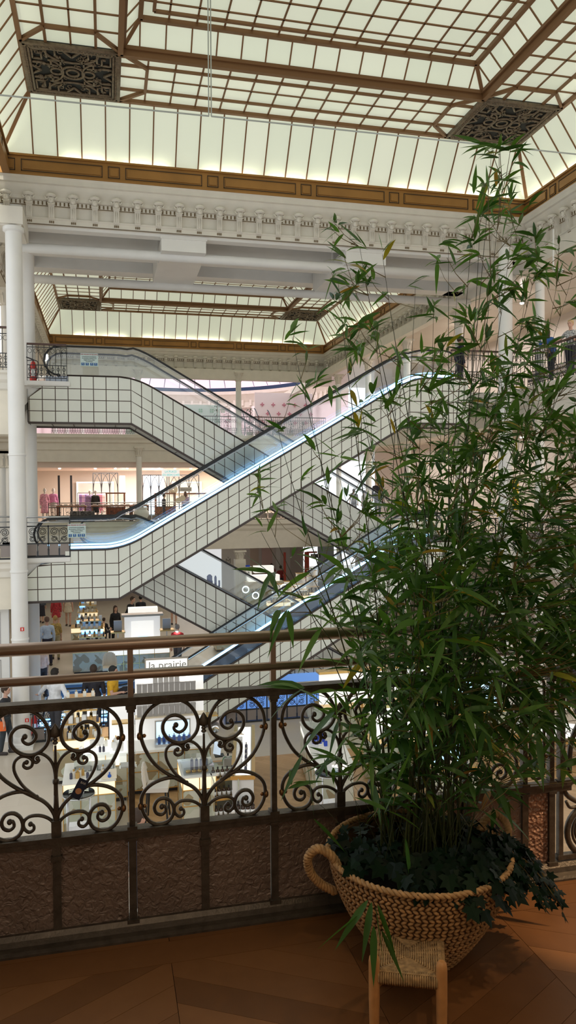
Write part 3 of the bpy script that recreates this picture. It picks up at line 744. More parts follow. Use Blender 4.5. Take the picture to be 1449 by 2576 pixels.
# flower shaped wall marks on a translucent screen in front of the rotunda
sc_ = MB(); X0_, X1_ = atY(395, 1000, 47).x, atY(520, 1000, 47).x
for i in range(9):
    for j in range(3):
        x = X0_-1.5+i*.7+(.35 if j % 2 else 0); z = 5.5+j*.62
        for k in range(4):
            a = k*pi/2+pi/4; sc_.ball((x+.09*cos(a), 47.4, z+.09*sin(a)), .05, 6, sc=(1, .3, 1))
scr = thing('printed_screen', 'pale screen with green and gold flower motifs standing beyond the upper escalator', 'screen', ((X0_+X1_)/2, 47.4, 4.86))
MB().box(X0_-1.9, X1_+.9, 47.45, 47.5, 4.86, 7.1).build('panel', mat('pale_screen', (.66, .72, .68), .4), scr)
sc_.build('flower_motif', mat('green_gold_motif', (.22, .42, .24), .5), scr)
sc2 = MB()
for i in range(5):
    for j in range(3):
        x = atY(700, 1000, 50).x-1.1+i*.75+(.37 if j % 2 else 0); z = 6.3+j*.6
        for k in range(4):
            a = k*pi/2; sc2.tube([(x+.03*cos(a), 50, z+.03*sin(a)), (x+.13*cos(a), 50, z+.13*sin(a))], .03, 5)
s2 = thing('wall_panel', 'rose white wall panel with red flower marks behind the far column', 'panel', (atY(700, 1000, 50).x, 50.1, 4.86))
MB().box(atY(700, 1000, 50).x-1.6, atY(700, 1000, 50).x+2.4, 50.05, 50.15, 4.86, 8.3).build('board', mat('rose_panel', (.80, .66, .68), .5), s2)
sc2.build('flower_mark', mat('rose_red_mark', (.55, .12, .20), .5), s2)
# ------------------------------------------------------------------ near railing (plane Y = 2.83)
YR = 2.83
def R3(u, v): p = atY(300+u/3.22, 1600+v/3.22, YR); return (p.x, p.z)
CXB = R3(690, 1000)[0]
def tr(l): return [(R3(u, v)[0]-CXB, R3(u, v)[1]) for u, v in l]
SCROLLS = [
 (tr([(540, 1190), (400, 1118), (290, 1035), (215, 920), (178, 805), (188, 690), (240, 600), (330, 535), (430, 510), (530, 530), (600, 590), (640, 675), (635, 760), (590, 825), (520, 862), (450, 858), (392, 825), (358, 770), (360, 705), (400, 655), (460, 640), (515, 660), (547, 705), (532, 752), (492, 778), (457, 765), (445, 738), (462, 720)]), .0056),
 (tr([(560, 1195), (470, 1125), (415, 1055), (382, 980), (387, 915), (430, 876), (482, 876), (518, 905), (512, 948), (478, 965), (452, 948), (458, 920), (475, 918)]), .0046),
 (tr([(690, 1075), (680, 970), (650, 900), (600, 858), (555, 850), (525, 875), (525, 908), (550, 920), (568, 902), (556, 888)]), .0046),
 (tr([(690, 1400), (680, 1330), (640, 1260), (590, 1215), (540, 1190), (480, 1152), (400, 1148), (300, 1180), (220, 1240), (183, 1320), (195, 1420), (250, 1500), (330, 1525), (410, 1490), (445, 1420), (430, 1350), (380, 1313), (320, 1325), (288, 1380), (302, 1430), (345, 1445), (380, 1415), (372, 1375), (348, 1380)]), .0056),
 (tr([(690, 1450), (665, 1380), (620, 1345), (560, 1330), (492, 1340), (452, 1380), (455, 1430), (490, 1460), (525, 1440), (525, 1408), (502, 1397)]), .0048),
]
_smooth = [(crom([(a, b, 0) for a, b in l], 3), r) for l, r in SCROLLS]
ztop, zbot = .845, .385
def scroll_mesh(cx):
    m = MB()
    for sx in (1, -1):
        for pts, r in _smooth:
            P = [(cx+sx*p.x, YR, p.y) for p in pts]; N = len(P)
            rr = [r*1.28*(1.0 if i < N*.75 else 1.0-.25*(i-N*.75)/(N*.25)) for i in range(N)]
            # forged bar: wider in depth than in the face
            q = MB().tube(P, r, 8, rr=rr); q.v = [(v[0], YR+(v[1]-YR)*1.35, v[2]) for v in q.v]; m.add(q.v, q.f)
            e = P[-1]; m.ball((e[0], YR, e[2]), r*1.9, 8, sc=(1, 1.2, 1))
        for (u, v) in ((548, 1188),):
            x, z = R3(u, v); m.ball((cx+sx*(x-CXB), YR, z), .009, 8)
    return m
def bay(root, cx, half):
    o = scroll_mesh(cx).build('scrollwork', iron, root, True)
    s = MB(); s.tube([(cx, YR, zbot), (cx, YR, .45), (cx, YR, .60), (cx, YR, .665), (cx, YR, .715)], .012, 8, rr=[.012, .011, .006, .005, .0045])
    zt_ = R3(690, 1060)[1]; s.box(cx-.007, cx+.007, YR-.009, YR+.009, zt_-.05, zt_); s.lathe([(.007, zt_-.016), (.012, zt_-.008), (.012, zt_+.002), (.007, zt_+.008)], 10, (cx, YR, 0))
    s.box(cx-.017, cx+.017, YR-.015, YR+.015, zbot, zbot+.06)
    za = R3(690, 735)[1]; zb_ = R3(690, 618)[1]
    s.lathe([(.005, za-.022), (.011, za-.016), (.006, za-.009), (.010, za-.003), (.006, za+.003), (.016, za+.008), (.0195, za+.015), (.0175, za+.028), (.009, zb_-.010), (.002, zb_)], 12, (cx, YR, 0), sy=.75)
    s.build('spear_finial', iron, root, 'a')
    br = MB()
    x1 = abs(R3(435, 500)[0]-CXB); x2 = abs(R3(335, 1545)[0]-CXB)
    for sx in (1, -1):
        br.ball((cx+sx*x1, YR, R3(435, 503)[1]), .011, 8, sc=(1.2, 1.2, .8)); br.ball((cx+sx*x2, YR, R3(335, 1545)[1]), .012, 8, sc=(1.2, 1.2, .8))
        for v in (812, 1380):
            z = R3(155, v)[1]; d = half-.030; br.ball((cx+sx*d, YR, z), .0125, 8, sc=(.8, 1.2, 1.2)); br.ball((cx+sx*(d-.017), YR, z), .008, 6)
    br.build('brass_collar', brassb, root, True)
posts = [-.99, -.455, .08, .615, 1.15, 1.685, 1.81]
rail = thing('balcony_railing', 'ornate dark wrought iron balcony railing with scrolls, bronze tube handrails and hammered panels', 'railing', (.35, YR, 0))
MB().tube([(-1.6, YR, 1.068), (1.90, YR, 1.068)], .0235, 16).build('handrail', tube_br, rail, True)
MB().tube([(-1.6, YR, .953), (1.90, YR, .953)], .0165, 14).build('lower_handrail', tube_br, rail, True)
MB().box(-1.6, 1.9, YR-.021, YR+.021, .845, .868).box(-1.6, 1.9, YR-.026, YR+.026, .866, .876).build('top_bar', iron, rail)
MB().box(-1.6, 1.9, YR-.018, YR+.018, .352, .385).box(-1.6, 1.9, YR-.024, YR+.024, .375, .388).build('bottom_bar', iron, rail)
k = MB(); k.prism([(YR-.075, 0), (YR-.075, .008), (YR-.06, .014), (YR-.035, .016), (YR-.03, .035), (YR-.018, .05), (YR+.018, .05), (YR+.03, 0)], 'x', -1.6, 2.6)
k.build('base_kerb', iron, rail)
for x in posts:
    m = MB(); m.box(x-.0105, x+.0105, YR-.014, YR+.014, .385, .845).box(x-.0135, x+.0135, YR-.016, YR+.016, .03, .385); m.box(x-.018, x+.018, YR-.022, YR+.022, .385, .398).box(x-.018, x+.018, YR-.022, YR+.022, .345, .356)
    m.box(x-.019, x+.019, YR-.026, YR+.026, .832, .845).box(x-.015, x+.015, YR-.02, YR+.02, .820, .832)
    for z in (.42, .55, .68, .76): m.ball((x, YR-.014, z), .003, 6)
    m.box(x-.022, x+.022, YR-.026, YR+.026, .03, .055)
    po = m.build('post', iron, rail)
    q = MB().bar((x, YR, .876), (x, YR, 1.05), .020, .026, (0, 1, 0)).build('post_strut', tube_br, po)
for a in posts[:-2]:
    cx = a+.2675; bay(rail, cx, .2675)
    MB().box(cx-.014, cx+.014, YR-.016, YR+.016, .04, .36).box(cx-.02, cx+.02, YR-.022, YR+.022, .30, .32).build('panel_bar', iron, rail)
    for (x0, x1) in ((a+.0155, cx-.014), (cx+.014, a+.535-.0155)):
        MB().box(x0, x1, YR-.004, YR+.004, .05, .352).build('infill_panel', ham1, rail)
# narrow end bay: long loop and beaten copper panel
cx = 1.7475
MB().box(1.70, 1.795, YR-.004, YR+.004, .05, .352).build('infill_panel', ham2, rail)
P = [(cx-.032, YR, .80), (cx-.032, YR, .46)]+[(cx-.032*cos(a), YR, .44-.032*sin(a)) for a in [pi*k/8 for k in range(9)]]+[(cx+.032, YR, .46), (cx+.032, YR, .80)]+[(cx+.032*cos(a), YR, .805+.03*sin(a)) for a in [pi*k/8 for k in range(9)]]
MB().tube(P, .007, 8).build('loop_bar', iron, rail, True)
br = MB()
for z in (.50, .72):
    for s_ in (-1, 1): br.ball((cx+s_*.042, YR, z), .009, 8)
br.build('brass_collar', brassb, rail, True)
# old cast railing that continues beyond the last post
r2 = thing('cast_iron_railing', 'black cast iron railing section with concentric ring rosette beside the copper end panel', 'railing', (2.2, YR, 0))
m = MB(); x0 = 1.86
m.box(x0-.012, x0+.012, YR-.015, YR+.015, .40, .99); m.box(1.84, 2.6, YR-.014, YR+.014, .375, .395); m.box(1.84, 2.6, YR-.014, YR+.014, .055, .075); m.box(1.845, 1.865, YR-.012, YR+.012, .06, .38)
m.box(2.42, 2.45, YR-.015, YR+.015, .03, .99); m.tube([(1.84, YR, 1.0), (2.6, YR, 1.0)], .02, 12)
m.build('frame', iron, r2)
m = MB(); cxr, czr = 1.995, .165
for rr, w in ((.105, .013), (.080, .006), (.066, .006)): m.tube([(cxr+rr*cos(a), YR, czr+rr*sin(a)) for a in [2*pi*k/32 for k in range(32)]], w, 8, closed=True)
m.lathe([(0, -.012), (.045, -.01), (.05, 0), (.045, .01), (0, .012)], 20, (0, 0, 0)); 
n0 = len(m.v)-5*20
m.v[n0:] = [(cxr+v[0], YR+v[2], czr+v[1]) for v in m.v[n0:]]
for s_ in (-1, 1):
    m.tube(crom([(cxr+s_*.13, YR, .39), (cxr+s_*.11, YR, .33), (cxr+s_*.05, YR, .29), (cxr, YR, .285)], 4), .011, 8)
    m.tube(crom([(cxr+s_*.11, YR, .30), (cxr+s_*.09, YR, .27), (cxr+s_*.045, YR, .275), (cxr+s_*.03, YR, .30)], 4), .007, 6)
m.build('ring_rosette', iron, r2, True)
m = MB(); m.tube(crom([(1.90, YR, .42), (1.91, YR, .55), (1.97, YR, .66), (2.05, YR, .70), (2.12, YR, .66), (2.13, YR, .59), (2.08, YR, .55), (2.03, YR, .58)], 5), .011, 8)
m.tube(crom([(2.35, YR, .42), (2.33, YR, .60), (2.28, YR, .75), (2.16, YR, .84), (2.02, YR, .86), (1.92, YR, .80), (1.90, YR, .74), (1.94, YR, .71)], 5), .010, 8)
m.build('scrollwork', iron, r2, True)
for k in range(1, 5): dup(r2, (2.2+.60*k, YR, 0), 0, 'further black cast iron railing section continuing beyond the ring rosette', 'further railing sections')
struct('trim_18', MB().prism([(YR-.075, 0), (YR-.075, .008), (YR-.035, .016), (YR-.018, .05), (YR+.018, .05), (YR+.03, 0)], 'x', 2.6, 7.6), iron, label='dark kerb continuing under the railing')
# folded card standing in the scroll of the railing
fl = thing('leaflet', 'dark blue leaflet with an orange disc wedged in the railing scroll', 'leaflet', (atY(200, 1985, YR-.02).x, YR-.02, atY(200, 1985, YR-.02).z))
c = fl.location; a_ = radians(-28)
def lp(u, v, y=0): return (c.x+u*cos(a_)-v*sin(a_), c.y+y, c.z+u*sin(a_)+v*cos(a_))
MB().add([lp(-.018, -.037), lp(.018, -.037), lp(.018, .037), lp(-.018, .037), lp(-.018, -.037, .002), lp(.018, -.037, .002), lp(.018, .037, .002), lp(-.018, .037, .002)], [(0, 1, 2, 3), (7, 6, 5, 4), (0, 4, 5, 1), (1, 5, 6, 2), (2, 6, 7, 3), (3, 7, 4, 0)]).build('card', mat('navy_card', (.02, .03, .07), .5), fl)
MB().add([lp(.011*cos(2*pi*k/20), -.008+.011*sin(2*pi*k/20), -.0008) for k in range(20)], [tuple(range(20))]).build('disc', mat('salmon_disc', (.75, .38, .20), .6), fl)
t_ = text('BAR', 'lettering', signw, fl, lp(.002, .024, -.001), .011, (pi/2, -a_, 0), .0002)

# ------------------------------------------------------------------ far ironwork railings
def far_rail(name, label, a, b, z, style='old', h=1.02, grp=None, step=.5):
    """railing along a straight line, ends a,b (xy)"""
    a, b = Vector((*a, z)), Vector((*b, z)); L = (b-a).length; d = (b-a).normalized(); t = thing(name, label, 'railing', (a+b)/2, 0, grp)
    up = Vector((0, 0, 1))
    if style == 'old':
        MB().bar(a+up*h, b+up*h, .09, .045).build('handrail', mat('mahogany_rail', (.07, .03, .02), .35), t)
        f = MB(); f.bar(a+up*.9, b+up*.9, .02).bar(a+up*.08, b+up*.08, .02).bar(a+up*.42, b+up*.42, .02)
        n = max(2, int(L/.13))
        for i in range(n+1):
            p = a+d*(L*i/n); f.bar(p+up*.0, p+up*h, .014)
            if i < n:
                q = p+d*(L/n/2)
                for zz, r_ in ((.17, .04), (.31, .04)): f.tube([q+d*r_*cos(x)+up*(zz+r_*sin(x)) for x in [2*pi*k/8 for k in range(8)]], .008, 4, closed=True)
                f.bar(q+up*.1, q+up*.42, .02, .01)
                f.tube([q+d*.05*cos(x)+up*(.80+.06*sin(x)) for x in [2*pi*k/8 for k in range(8)]], .006, 4, closed=True)
        f.build('ironwork', iron_far, t)
    else:
        MB().tube([a+up*h, b+up*h], .022, 8).tube([a+up*(h-.13), b+up*(h-.13)], .016, 8).build('handrail', steel, t, True)
        f = MB(); f.bar(a+up*.80, b+up*.80, .03).bar(a+up*.36, b+up*.36, .03).bar(a+up*.02, b+up*.02, .04)
        n = max(1, round(L/step)); pm_ = MB()
        for i in range(n+1):
            p = a+d*(L*i/n); f.bar(p, p+up*(.82 if 0 < i < n else h), .03)
            if i < n:
                w = L/n
                for s_, q in ((1, p), (-1, p+d*w)):
                    c_ = q+d*s_*w*.27
                    for zz, r_ in ((.66, w*.20), (.47, w*.15)): f.tube([c_+d*s_*r_*(1-k/22)*cos(k*.75)+up*(zz+r_*(1-k/22)*sin(k*.75)) for k in range(18)], .008, 4)
                    f.tube([p+d*w/2+up*.38, p+d*(w/2-s_*w*.16)+up*.5, p+d*(w/2-s_*w*.36)+up*.56], .008, 4)
                f.bar(p+d*w/2+up*.36, p+d*w/2+up*.72, .012)
                for q in (0, .5): pm_.bar(p+d*(w*q+.02)+up*.2, p+d*(w*(q+.5)-.02)+up*.2, .006, .28, (0, 0, 1))
                f.bar(p+d*w/2+up*.02, p+d*w/2+up*.36, .02)
        f.build('ironwork', iron_far, t); pm_.build('infill_panel', mat('grey_brown_infill', (.26, .22, .20), .5), t)
    return t
YL = 20.14
far_rail('iron_railing', 'short iron railing round the lower escalator landing, grey brown panels at its foot', (-1.95, YL), (-.90, YL), 0, 'new', 1.03)
far_rail('iron_railing', 'short black lace iron railing at the upper escalator landing', (-2.0, 21.5), (-.98, 21.5), H, 'old', .98)
far_rail('iron_railing', 'iron railing of the small balcony beside the thick column, middle floor', (-4.5, 19.85), (-2.28, 19.85), 0, 'new', 1.06, step=.5)
far_rail('iron_railing', 'black lace railing of the small balcony beside the thick column, upper floor', (-4.5, 19.85), (-2.28, 19.85), H, 'old', 1.05)
far_rail('iron_railing', 'long black railing at the end of the far hall, upper floor', (-2.8, 42.9), (12.6, 42.9), 4.86, 'old', 1.08)
far_rail('iron_railing', 'long steel topped railing in front of the clothes shop', (-3.0, 42.85), (12.6, 42.85), FZ, 'new', 1.05, step=.8)
far_rail('iron_railing', 'black railing at the upper escalator head seen through the bamboo', (9.75, 20.3), (12.1, 20.3), H, 'old', 1.02)
far_rail('iron_railing', 'black gallery railing receding along the upper floor behind the bamboo', (12.15, 20.2), (12.15, 3.5), H, 'old', 1.02)
far_rail('iron_railing', 'black railing at the middle escalator head seen through the bamboo', (9.75, 20.3), (12.1, 20.3), 0, 'new', 1.02)
far_rail('iron_railing', 'iron gallery railing receding along the middle floor behind the bamboo', (12.15, 20.2), (12.15, 3.5), 0, 'new', 1.02, step=.8)
far_rail('iron_railing', 'scrolled iron railing round the blue lit escalator foot beside the thick column', (-1.85, 20.0), (.45, 20.0), -H, 'new', 1.0, step=.55)
far_rail('iron_railing', 'scrolled iron railing in front of the blue glow below the escalator', (3.1, 20.27), (6.5, 20.27), -H, 'new', 1.0, step=.55)
bl = MB().box(KX0, KX1, 21.49, 21.52, -H, -H+.95)  # glowing board added to imitate the blue light of the well
tag(bl.build('blue_glow_board', mat('blue_glow_panel', (.2, .4, .8), .5, emit=(.13, .28, .66), estr=.7)), 'blue backlit panel beyond the scrolled railing on the ground floor', 'light')

# ------------------------------------------------------------------ escalators
SL = .5765; RUN = H/SL
def escalator(name, label, y0, xk, zlow, up, xend_lo, xend_hi, cut_left=None, neonside='both', tilew=.335, wd=1.28, land=None):
    """xk: x of the cladding knee at the left; up=+1 rises to the right, -1 descends to the right"""
    xr = xk+RUN
    def base(x):           # sharp profile of the deck line
        t = min(max((x-xk)/RUN, 0), 1); return zlow+H*t if up > 0 else zlow+H*(1-t)
    def smooth(x, k=.45, dx=.12):
        o = dx*(1 if up > 0 else 1)
        s = 0
        for j in range(-4, 5): s += base(x-o+j*k/4)
        return s/9
    xa, xb = xend_lo, xend_hi
    root = thing(name, label, 'escalator', ((xa+xb)/2, y0, zlow))
    T = 1.23
    bot = lambda x: base(x)-1.11
    def top(x): return smooth(x)+.16
    def cols():
        out = [xk]; x = xk
        while x > xa+.02: x -= tilew; out.insert(0, max(x, xa))
        x = xk; n = round(RUN/(tilew*.86)); 
        for i in range(1, n+1): out.append(xk+RUN*i/n)
        x = xr
        while x < xb-.02: x += tilew; out.append(min(x, xb))
        return out
    C_ = cols()
    for (yf, nm) in ((y0, 'cladding'), (y0+wd, 'cladding')):
        sgn = -1 if yf == y0 else 1
        m = MB(); bk = MB(); g_ = .011
        for i in range(len(C_)-1):
            x0, x1 = C_[i], C_[i+1]
            def tp(x):
                t = top(x)
                if cut_left is not None and x < cut_left[0]-.01:
                    t = base(x)-cut_left[1]
                    ch = xa+.34
                    if x < ch: t -= (ch-x)*.95
                return t
            b0, b1 = bot(x0), bot(x1); 
            xm = (x0+x1)/2
            if cut_left is not None and xm < cut_left[0]: t0, t1 = (tp(min(x0, cut_left[0]-.02)), tp(min(x1, cut_left[0]-.02)))
            else: t0, t1 = top(x0), top(x1)
            bk.add([(x0, yf, b0), (x1, yf, b1), (x1, yf, t1), (x0, yf, t0)], [(0, 1, 2, 3)])
            r = 0; hh = .3075
            while r < 5:
                za0, za1 = b0+hh*r, b1+hh*r; zc0, zc1 = min(b0+hh*(r+1), t0), min(b1+hh*(r+1), t1)
                if r == 3: zc0, zc1 = t0, t1
                if r > 3: break
                if zc0-za0 > .03 or zc1-za1 > .03:
                    zc0 = max(zc0, za0+.012); zc1 = max(zc1, za1+.012)
                    yq = yf+sgn*.012
                    sl = (za1-za0)/(x1-x0)*g_
                    v = [(x0+g_, yq, za0+g_+sl), (x1-g_, yq, za1+g_-sl), (x1-g_, yq, zc1-g_), (x0+g_, yq, zc0-g_)]
                    v += [(a, yf, c) for a, _, c in v]
                    m.add(v, [(0, 1, 2, 3), (0, 4, 5, 1), (1, 5, 6, 2), (2, 6, 7, 3), (3, 7, 4, 0)])
                r += 1
        bk.build('joint_backing', tile_b, root); m.build(nm, tile_m, root)
    # soffit and bottom edge trims
    s = MB(); xs_ = [xa, xk, xr, xb]
    for a, b_ in zip(xs_[:-1], xs_[1:]):
        s.add([(a, y0, bot(a)), (b_, y0, bot(b_)), (b_, y0+wd, bot(b_)), (a, y0+wd, bot(a))], [(0, 1, 2, 3)])
    s.build('soffit', mat('grey_soffit', (.55, .56, .52), .45), root)
    e = MB()
    for yf in (y0-.014, y0+wd+.014):
        for a, b_ in zip(xs_[:-1], xs_[1:]): e.bar((a, yf, bot(a)-.015), (b_, yf, bot(b_)-.015), .03, .06)
        xx = xa if cut_left is None else cut_left[0]; pts = []
        while xx < xb: pts.append((xx, yf, top(xx)+.01)); xx += .12
        e.tube(pts, .022, 4)
    for i in range(1, 22):
        x = xa+(xb-xa)*i/22; e.bar((x, y0+.02, bot(x)-.004), (x, y0+wd-.02, bot(x)-.004), .02, .012)
    e.add([(xa-.02, y0, bot(xa)), (xa-.02, y0+wd, bot(xa)), (xa-.02, y0+wd, bot(xa)+.9), (xa-.02, y0, bot(xa)+.9)], [(0, 1, 2, 3)])
    e.build('edge_trim', trimdk, root)
    # balustrades
    lx0, lx1 = (land or (xa+.25, xb-.35))
    for yf in (y0+.10, y0+wd-.10):
        xx = lx0; pts = []; N = 70
        def hr(x):
            t = (x-xk)/RUN; return smooth(x)+.98+(.07 if 0 < t < 1 else 0)
        gm = MB(); prev = None
        for i in range(N+1):
            x = lx0+(lx1-lx0)*i/N; a_, b_ = smooth(x)+.16, hr(x)-.03
            # rounded newel ends
            dx = min(x-lx0, lx1-x)
            if dx < .40: h_ = sqrt(max(0, .16-(.4-dx)**2)); mid = (smooth(x)+.58); b_ = mid+h_*.95; a_ = max(a_, mid-h_*.95)
            if prev: gm.quad((prev[0], yf, prev[1]), (x, yf, a_), (x, yf, b_), (prev[0], yf, prev[2]))
            prev = (x, a_, b_)
        gm.build('glass_panel', glass, root, True)
        hp = []
        for k in range(9):
            a = pi*k/8; zz = smooth(lx0)+.58; hp.append((lx0+.40-.43*sin(a), yf, zz-.40*cos(a)))
        for i in range(3, N-2): x = lx0+(lx1-lx0)*i/N; hp.append((x, yf, hr(x))) if lx0+.42 < x < lx1-.42 else None
        for k in range(9):
            a = pi*k/8; zz = smooth(lx1)+.58; hp.append((lx1-.40+.43*sin(a), yf, zz+.40*cos(a)))
        q = MB().tube(hp, .027, 8); q.build('handrail', black, root, True)
        ln = [(p[0], p[1], p[2]-.055) for p in hp[9:-9]]; MB().tube(ln, .012, 6).build('handrail_track', steel, root, True)
        xx = max(lx0+.1, (cut_left[0] if cut_left and yf < y0+.5 else -99)); np_ = []
        while xx < lx1-.15: np_.append((xx, yf+(.05 if yf < y0+.5 else -.05), smooth(xx)+.24)); xx += .15
        if neonside in ('both', 'near'):
            if yf < y0+.5:
                MB().tube([(p[0], y0+.02, p[2]) for p in np_], .030, 8).build('neon_tube', neon, root, True)
                MB().tube([(p[0], y0+.03, p[2]+.085) for p in np_], .014, 6).build('blue_line', neon_s, root, True)
            else:
                MB().tube(np_, .022, 8).build('neon_tube', neon, root, True)
        elif neonside == 'far' and yf > y0+.5:
            MB().tube([(p[0], p[1], p[2]+.05) for p in np_], .034, 8).build('neon_tube', neon, root, True)
            MB().tube([(p[0], p[1], p[2]+.50) for p in np_], .010, 6).build('blue_line', neon, root, True)  # thin line imitates the neon's reflection, built as a glowing tube
    # steps
    st = MB(); n = int(RUN/.36); x = lx0+.4; y1_, y2_ = y0+.17, y0+wd-.17
    for i in range(n+1):
        xa_ = xk+.15+RUN*i/(n+1); xb_ = xk+.15+RUN*(i+1)/(n+1); za = base(xa_-.15); zb2 = base(xb_-.15)
        if up > 0: st.add([(xa_, y1_, za), (xa_, y2_, za), (xb_, y2_, za), (xb_, y1_, za), (xb_, y2_, zb2), (xb_, y1_, zb2)], [(0, 1, 2, 3), (3, 2, 4, 5)])
        else: st.add([(xa_, y1_, za), (xa_, y2_, za), (xa_, y2_, zb2), (xa_, y1_, zb2), (xb_, y2_, zb2), (xb_, y1_, zb2)], [(0, 1, 2, 3), (3, 2, 4, 5)])
    st.add([(lx0-.3, y1_, base(xa)), (xk+.15, y1_, base(xa)), (xk+.15, y2_, base(xa)), (lx0-.3, y2_, base(xa))], [(0, 1, 2, 3)])
    st.add([(xr+.15, y1_, base(xb)), (lx1+.3, y1_, base(xb)), (lx1+.3, y2_, base(xb)), (xr+.15, y2_, base(xb))], [(0, 1, 2, 3)])
    st.build('steps', stepm, root)
    sk = MB(); xx = lx0; pr = None
    for i in range(61):
        x = lx0+(lx1-lx0)*i/60; z = smooth(x)
        if pr:
            for yy_ in (y1_-.01, y2_+.01): sk.quad((pr[0], yy_, pr[1]-.25), (x, yy_, z-.25), (x, yy_, z+.16), (pr[0], yy_, pr[1]+.16))
        pr = (x, z)
    sk.build('skirt', mat('steel_skirt', (.42, .46, .52), .3, .8), root)
    return root, smooth
escA, sA = escalator('escalator', 'rising escalator with cream tiled side and bright white blue neon line along its glass', 20.14, .31, 0, 1, -1.95, 10.2, cut_left=(-.91, .13), neonside='near', land=(-1.75, 9.9))
escB, sB = escalator('escalator', 'topmost escalator with cream tiled side coming down from the upper landing', 21.54, .72, 0, -1, -1.99, 10.6, cut_left=(-.98, .13), neonside='none', land=(-1.55, 10.2))
escC, sC = escalator('escalator', 'escalator rising from the ground floor with blue lit steps seen over the railing', 20.14, .55, -H, 1, -1.9, 10.2, neonside='far', land=(-1.6, 9.9))
escD, sD = escalator('escalator', 'lowest cream tiled escalator descending behind the neon one to the ground floor', 21.54, .72, -H, -1, -1.0, 10.4, neonside='none', land=(-.7, 10.1))
# landings
for z, nm in ((0, 'trim_14'), (H, 'trim_15')):
    m = MB(); yf = 20.12 if z == 0 else 21.5
    m.box(-2.3, -.90 if z == 0 else -.95, yf, 24.2, z-.13, z).box(9.7, 12.35, yf, 24.2, z-.3, z)
    m.prism([(yf, z-.13), (yf, z-.02), (yf-.02, z), (yf-.02, z-.1)], 'x', -2.0, -.9)
    struct(nm, m, white, label='white escalator landing slab')
struct('trim_16', MB().prism([(-2.3, -.13), (-1.6, -.13), (-1.95, -.5), (-2.3, -.9)], 'y', 20.2, 22.8).prism([(-2.3, H-.13), (-1.6, H-.13), (-1.95, H-.5), (-2.3, H-.9)], 'y', 21.6, 24), white, label='haunches under the landings')
# safety notices on the glass
def notice(pxa, pya, pxb, pyb, y, label):
    A, B = atY(pxa, pya, y), atY(pxb, pyb, y); cx, cz = (A.x+B.x)/2, (A.z+B.z)/2; w, h = abs(B.x-A.x), abs(B.z-A.z)
    t = thing('safety_notice', label, 'sign', (cx, y, cz))
    MB().box(cx-w/2, cx+w/2, y, y+.01, cz-h/2, cz+h/2).build('plate', mat('pale_green_plate', (.50, .62, .60), .4), t)
    text('PAR MESURE DE SECURITE', 'title', textr, t, (cx, y-.004, cz+h*.40), h*.13, sx=.85)
    for i, s in enumerate(('Les personnes accompagnées', 'de poussettes, d\'enfants ou de', 'bagages doivent utiliser', 'Les ascenseurs')):
        text(s, 'wording', textk, t, (cx, y-.004, cz+h*(.24-.125*i)), h*.105, sx=.85)
    bm_ = MB()
    for u in (-.36, -.12, .14, .36):
        bm_.box(cx+u*w-.09*w, cx+u*w+.09*w, y-.004, y, cz-h*.44, cz-h*.24)
    bm_.build('pictogram_square', mat('blue_pictogram', (.03, .12, .30), .5), t)
    pw = MB()
    for u in (-.36, -.12, .14, .36):
        pw.ball((cx+u*w, y-.006, cz-h*.29), h*.022, 6, sc=(1, .3, 1)); pw.bar((cx+u*w, y-.006, cz-h*.31), (cx+u*w+.01, y-.006, cz-h*.41), h*.03, .004)
    pw.build('pictogram_figure', signw, t)
notice(170, 1318, 216, 1352, 20.12, 'pale safety notice with blue pictograms on the glass of the neon escalator')
notice(202, 888, 247, 922, 21.5, 'pale blue safety notice on the glass of the topmost escalator')
# fire extinguishers
def extinguisher(x, y, z, label, s=1.0):
    t = thing('fire_extinguisher', label, 'fire extinguisher', (x, y, z))
    MB().lathe([(0, z), (.08*s, z), (.085*s, z+.03), (.085*s, z+.42*s), (.05*s, z+.50*s), (.025*s, z+.53*s)], 16, (x, y, 0)).build('cylinder', redm, t, 'a')
    MB().box(x-.02, x+.02, y-.02, y+.02, z+.52*s, z+.58*s).bar((x-.02, y, z+.58*s), (x-.16*s, y, z+.63*s), .03).bar((x-.02, y, z+.56*s), (x-.15*s, y, z+.54*s), .02).build('valve', blackp, t)
    MB().tube(crom([(x+.02, y-.02, z+.56*s), (x+.12*s, y-.03, z+.5*s), (x+.11*s, y-.04, z+.25*s), (x+.09*s, y-.05, z+.08*s)], 4), .012, 6).build('hose', black, t, True)
    MB().box(x-.05*s, x+.05*s, y-.09*s, y-.083*s, z+.15*s, z+.33*s).build('label_plate', signw, t)
q = atY(90, 1850, 20.9); extinguisher(q.x, 20.6, atZ(92, 1876, -H).z, 'red fire extinguisher standing on the ground floor behind the thick column')
extinguisher(atY(84, 960, 21.9).x, 21.9, H, 'red fire extinguisher behind the lace railing of the upper landing', 1.1)
for px, py, lab in ((56, 1583, 'small red and white fire sign on the thick column'), (68, 1812, 'small red sign low on the thick column')):
    q = atY(px, py, 19.50); t = thing('fire_sign', lab, 'sign', (q.x, 19.5, q.z)); MB().box(q.x-.045, q.x+.045, 19.495, 19.51, q.z-.045, q.z+.045).build('plate', redm, t); MB().box(q.x-.012, q.x+.012, 19.49, 19.496, q.z-.028, q.z+.028).build('symbol', signw, t)
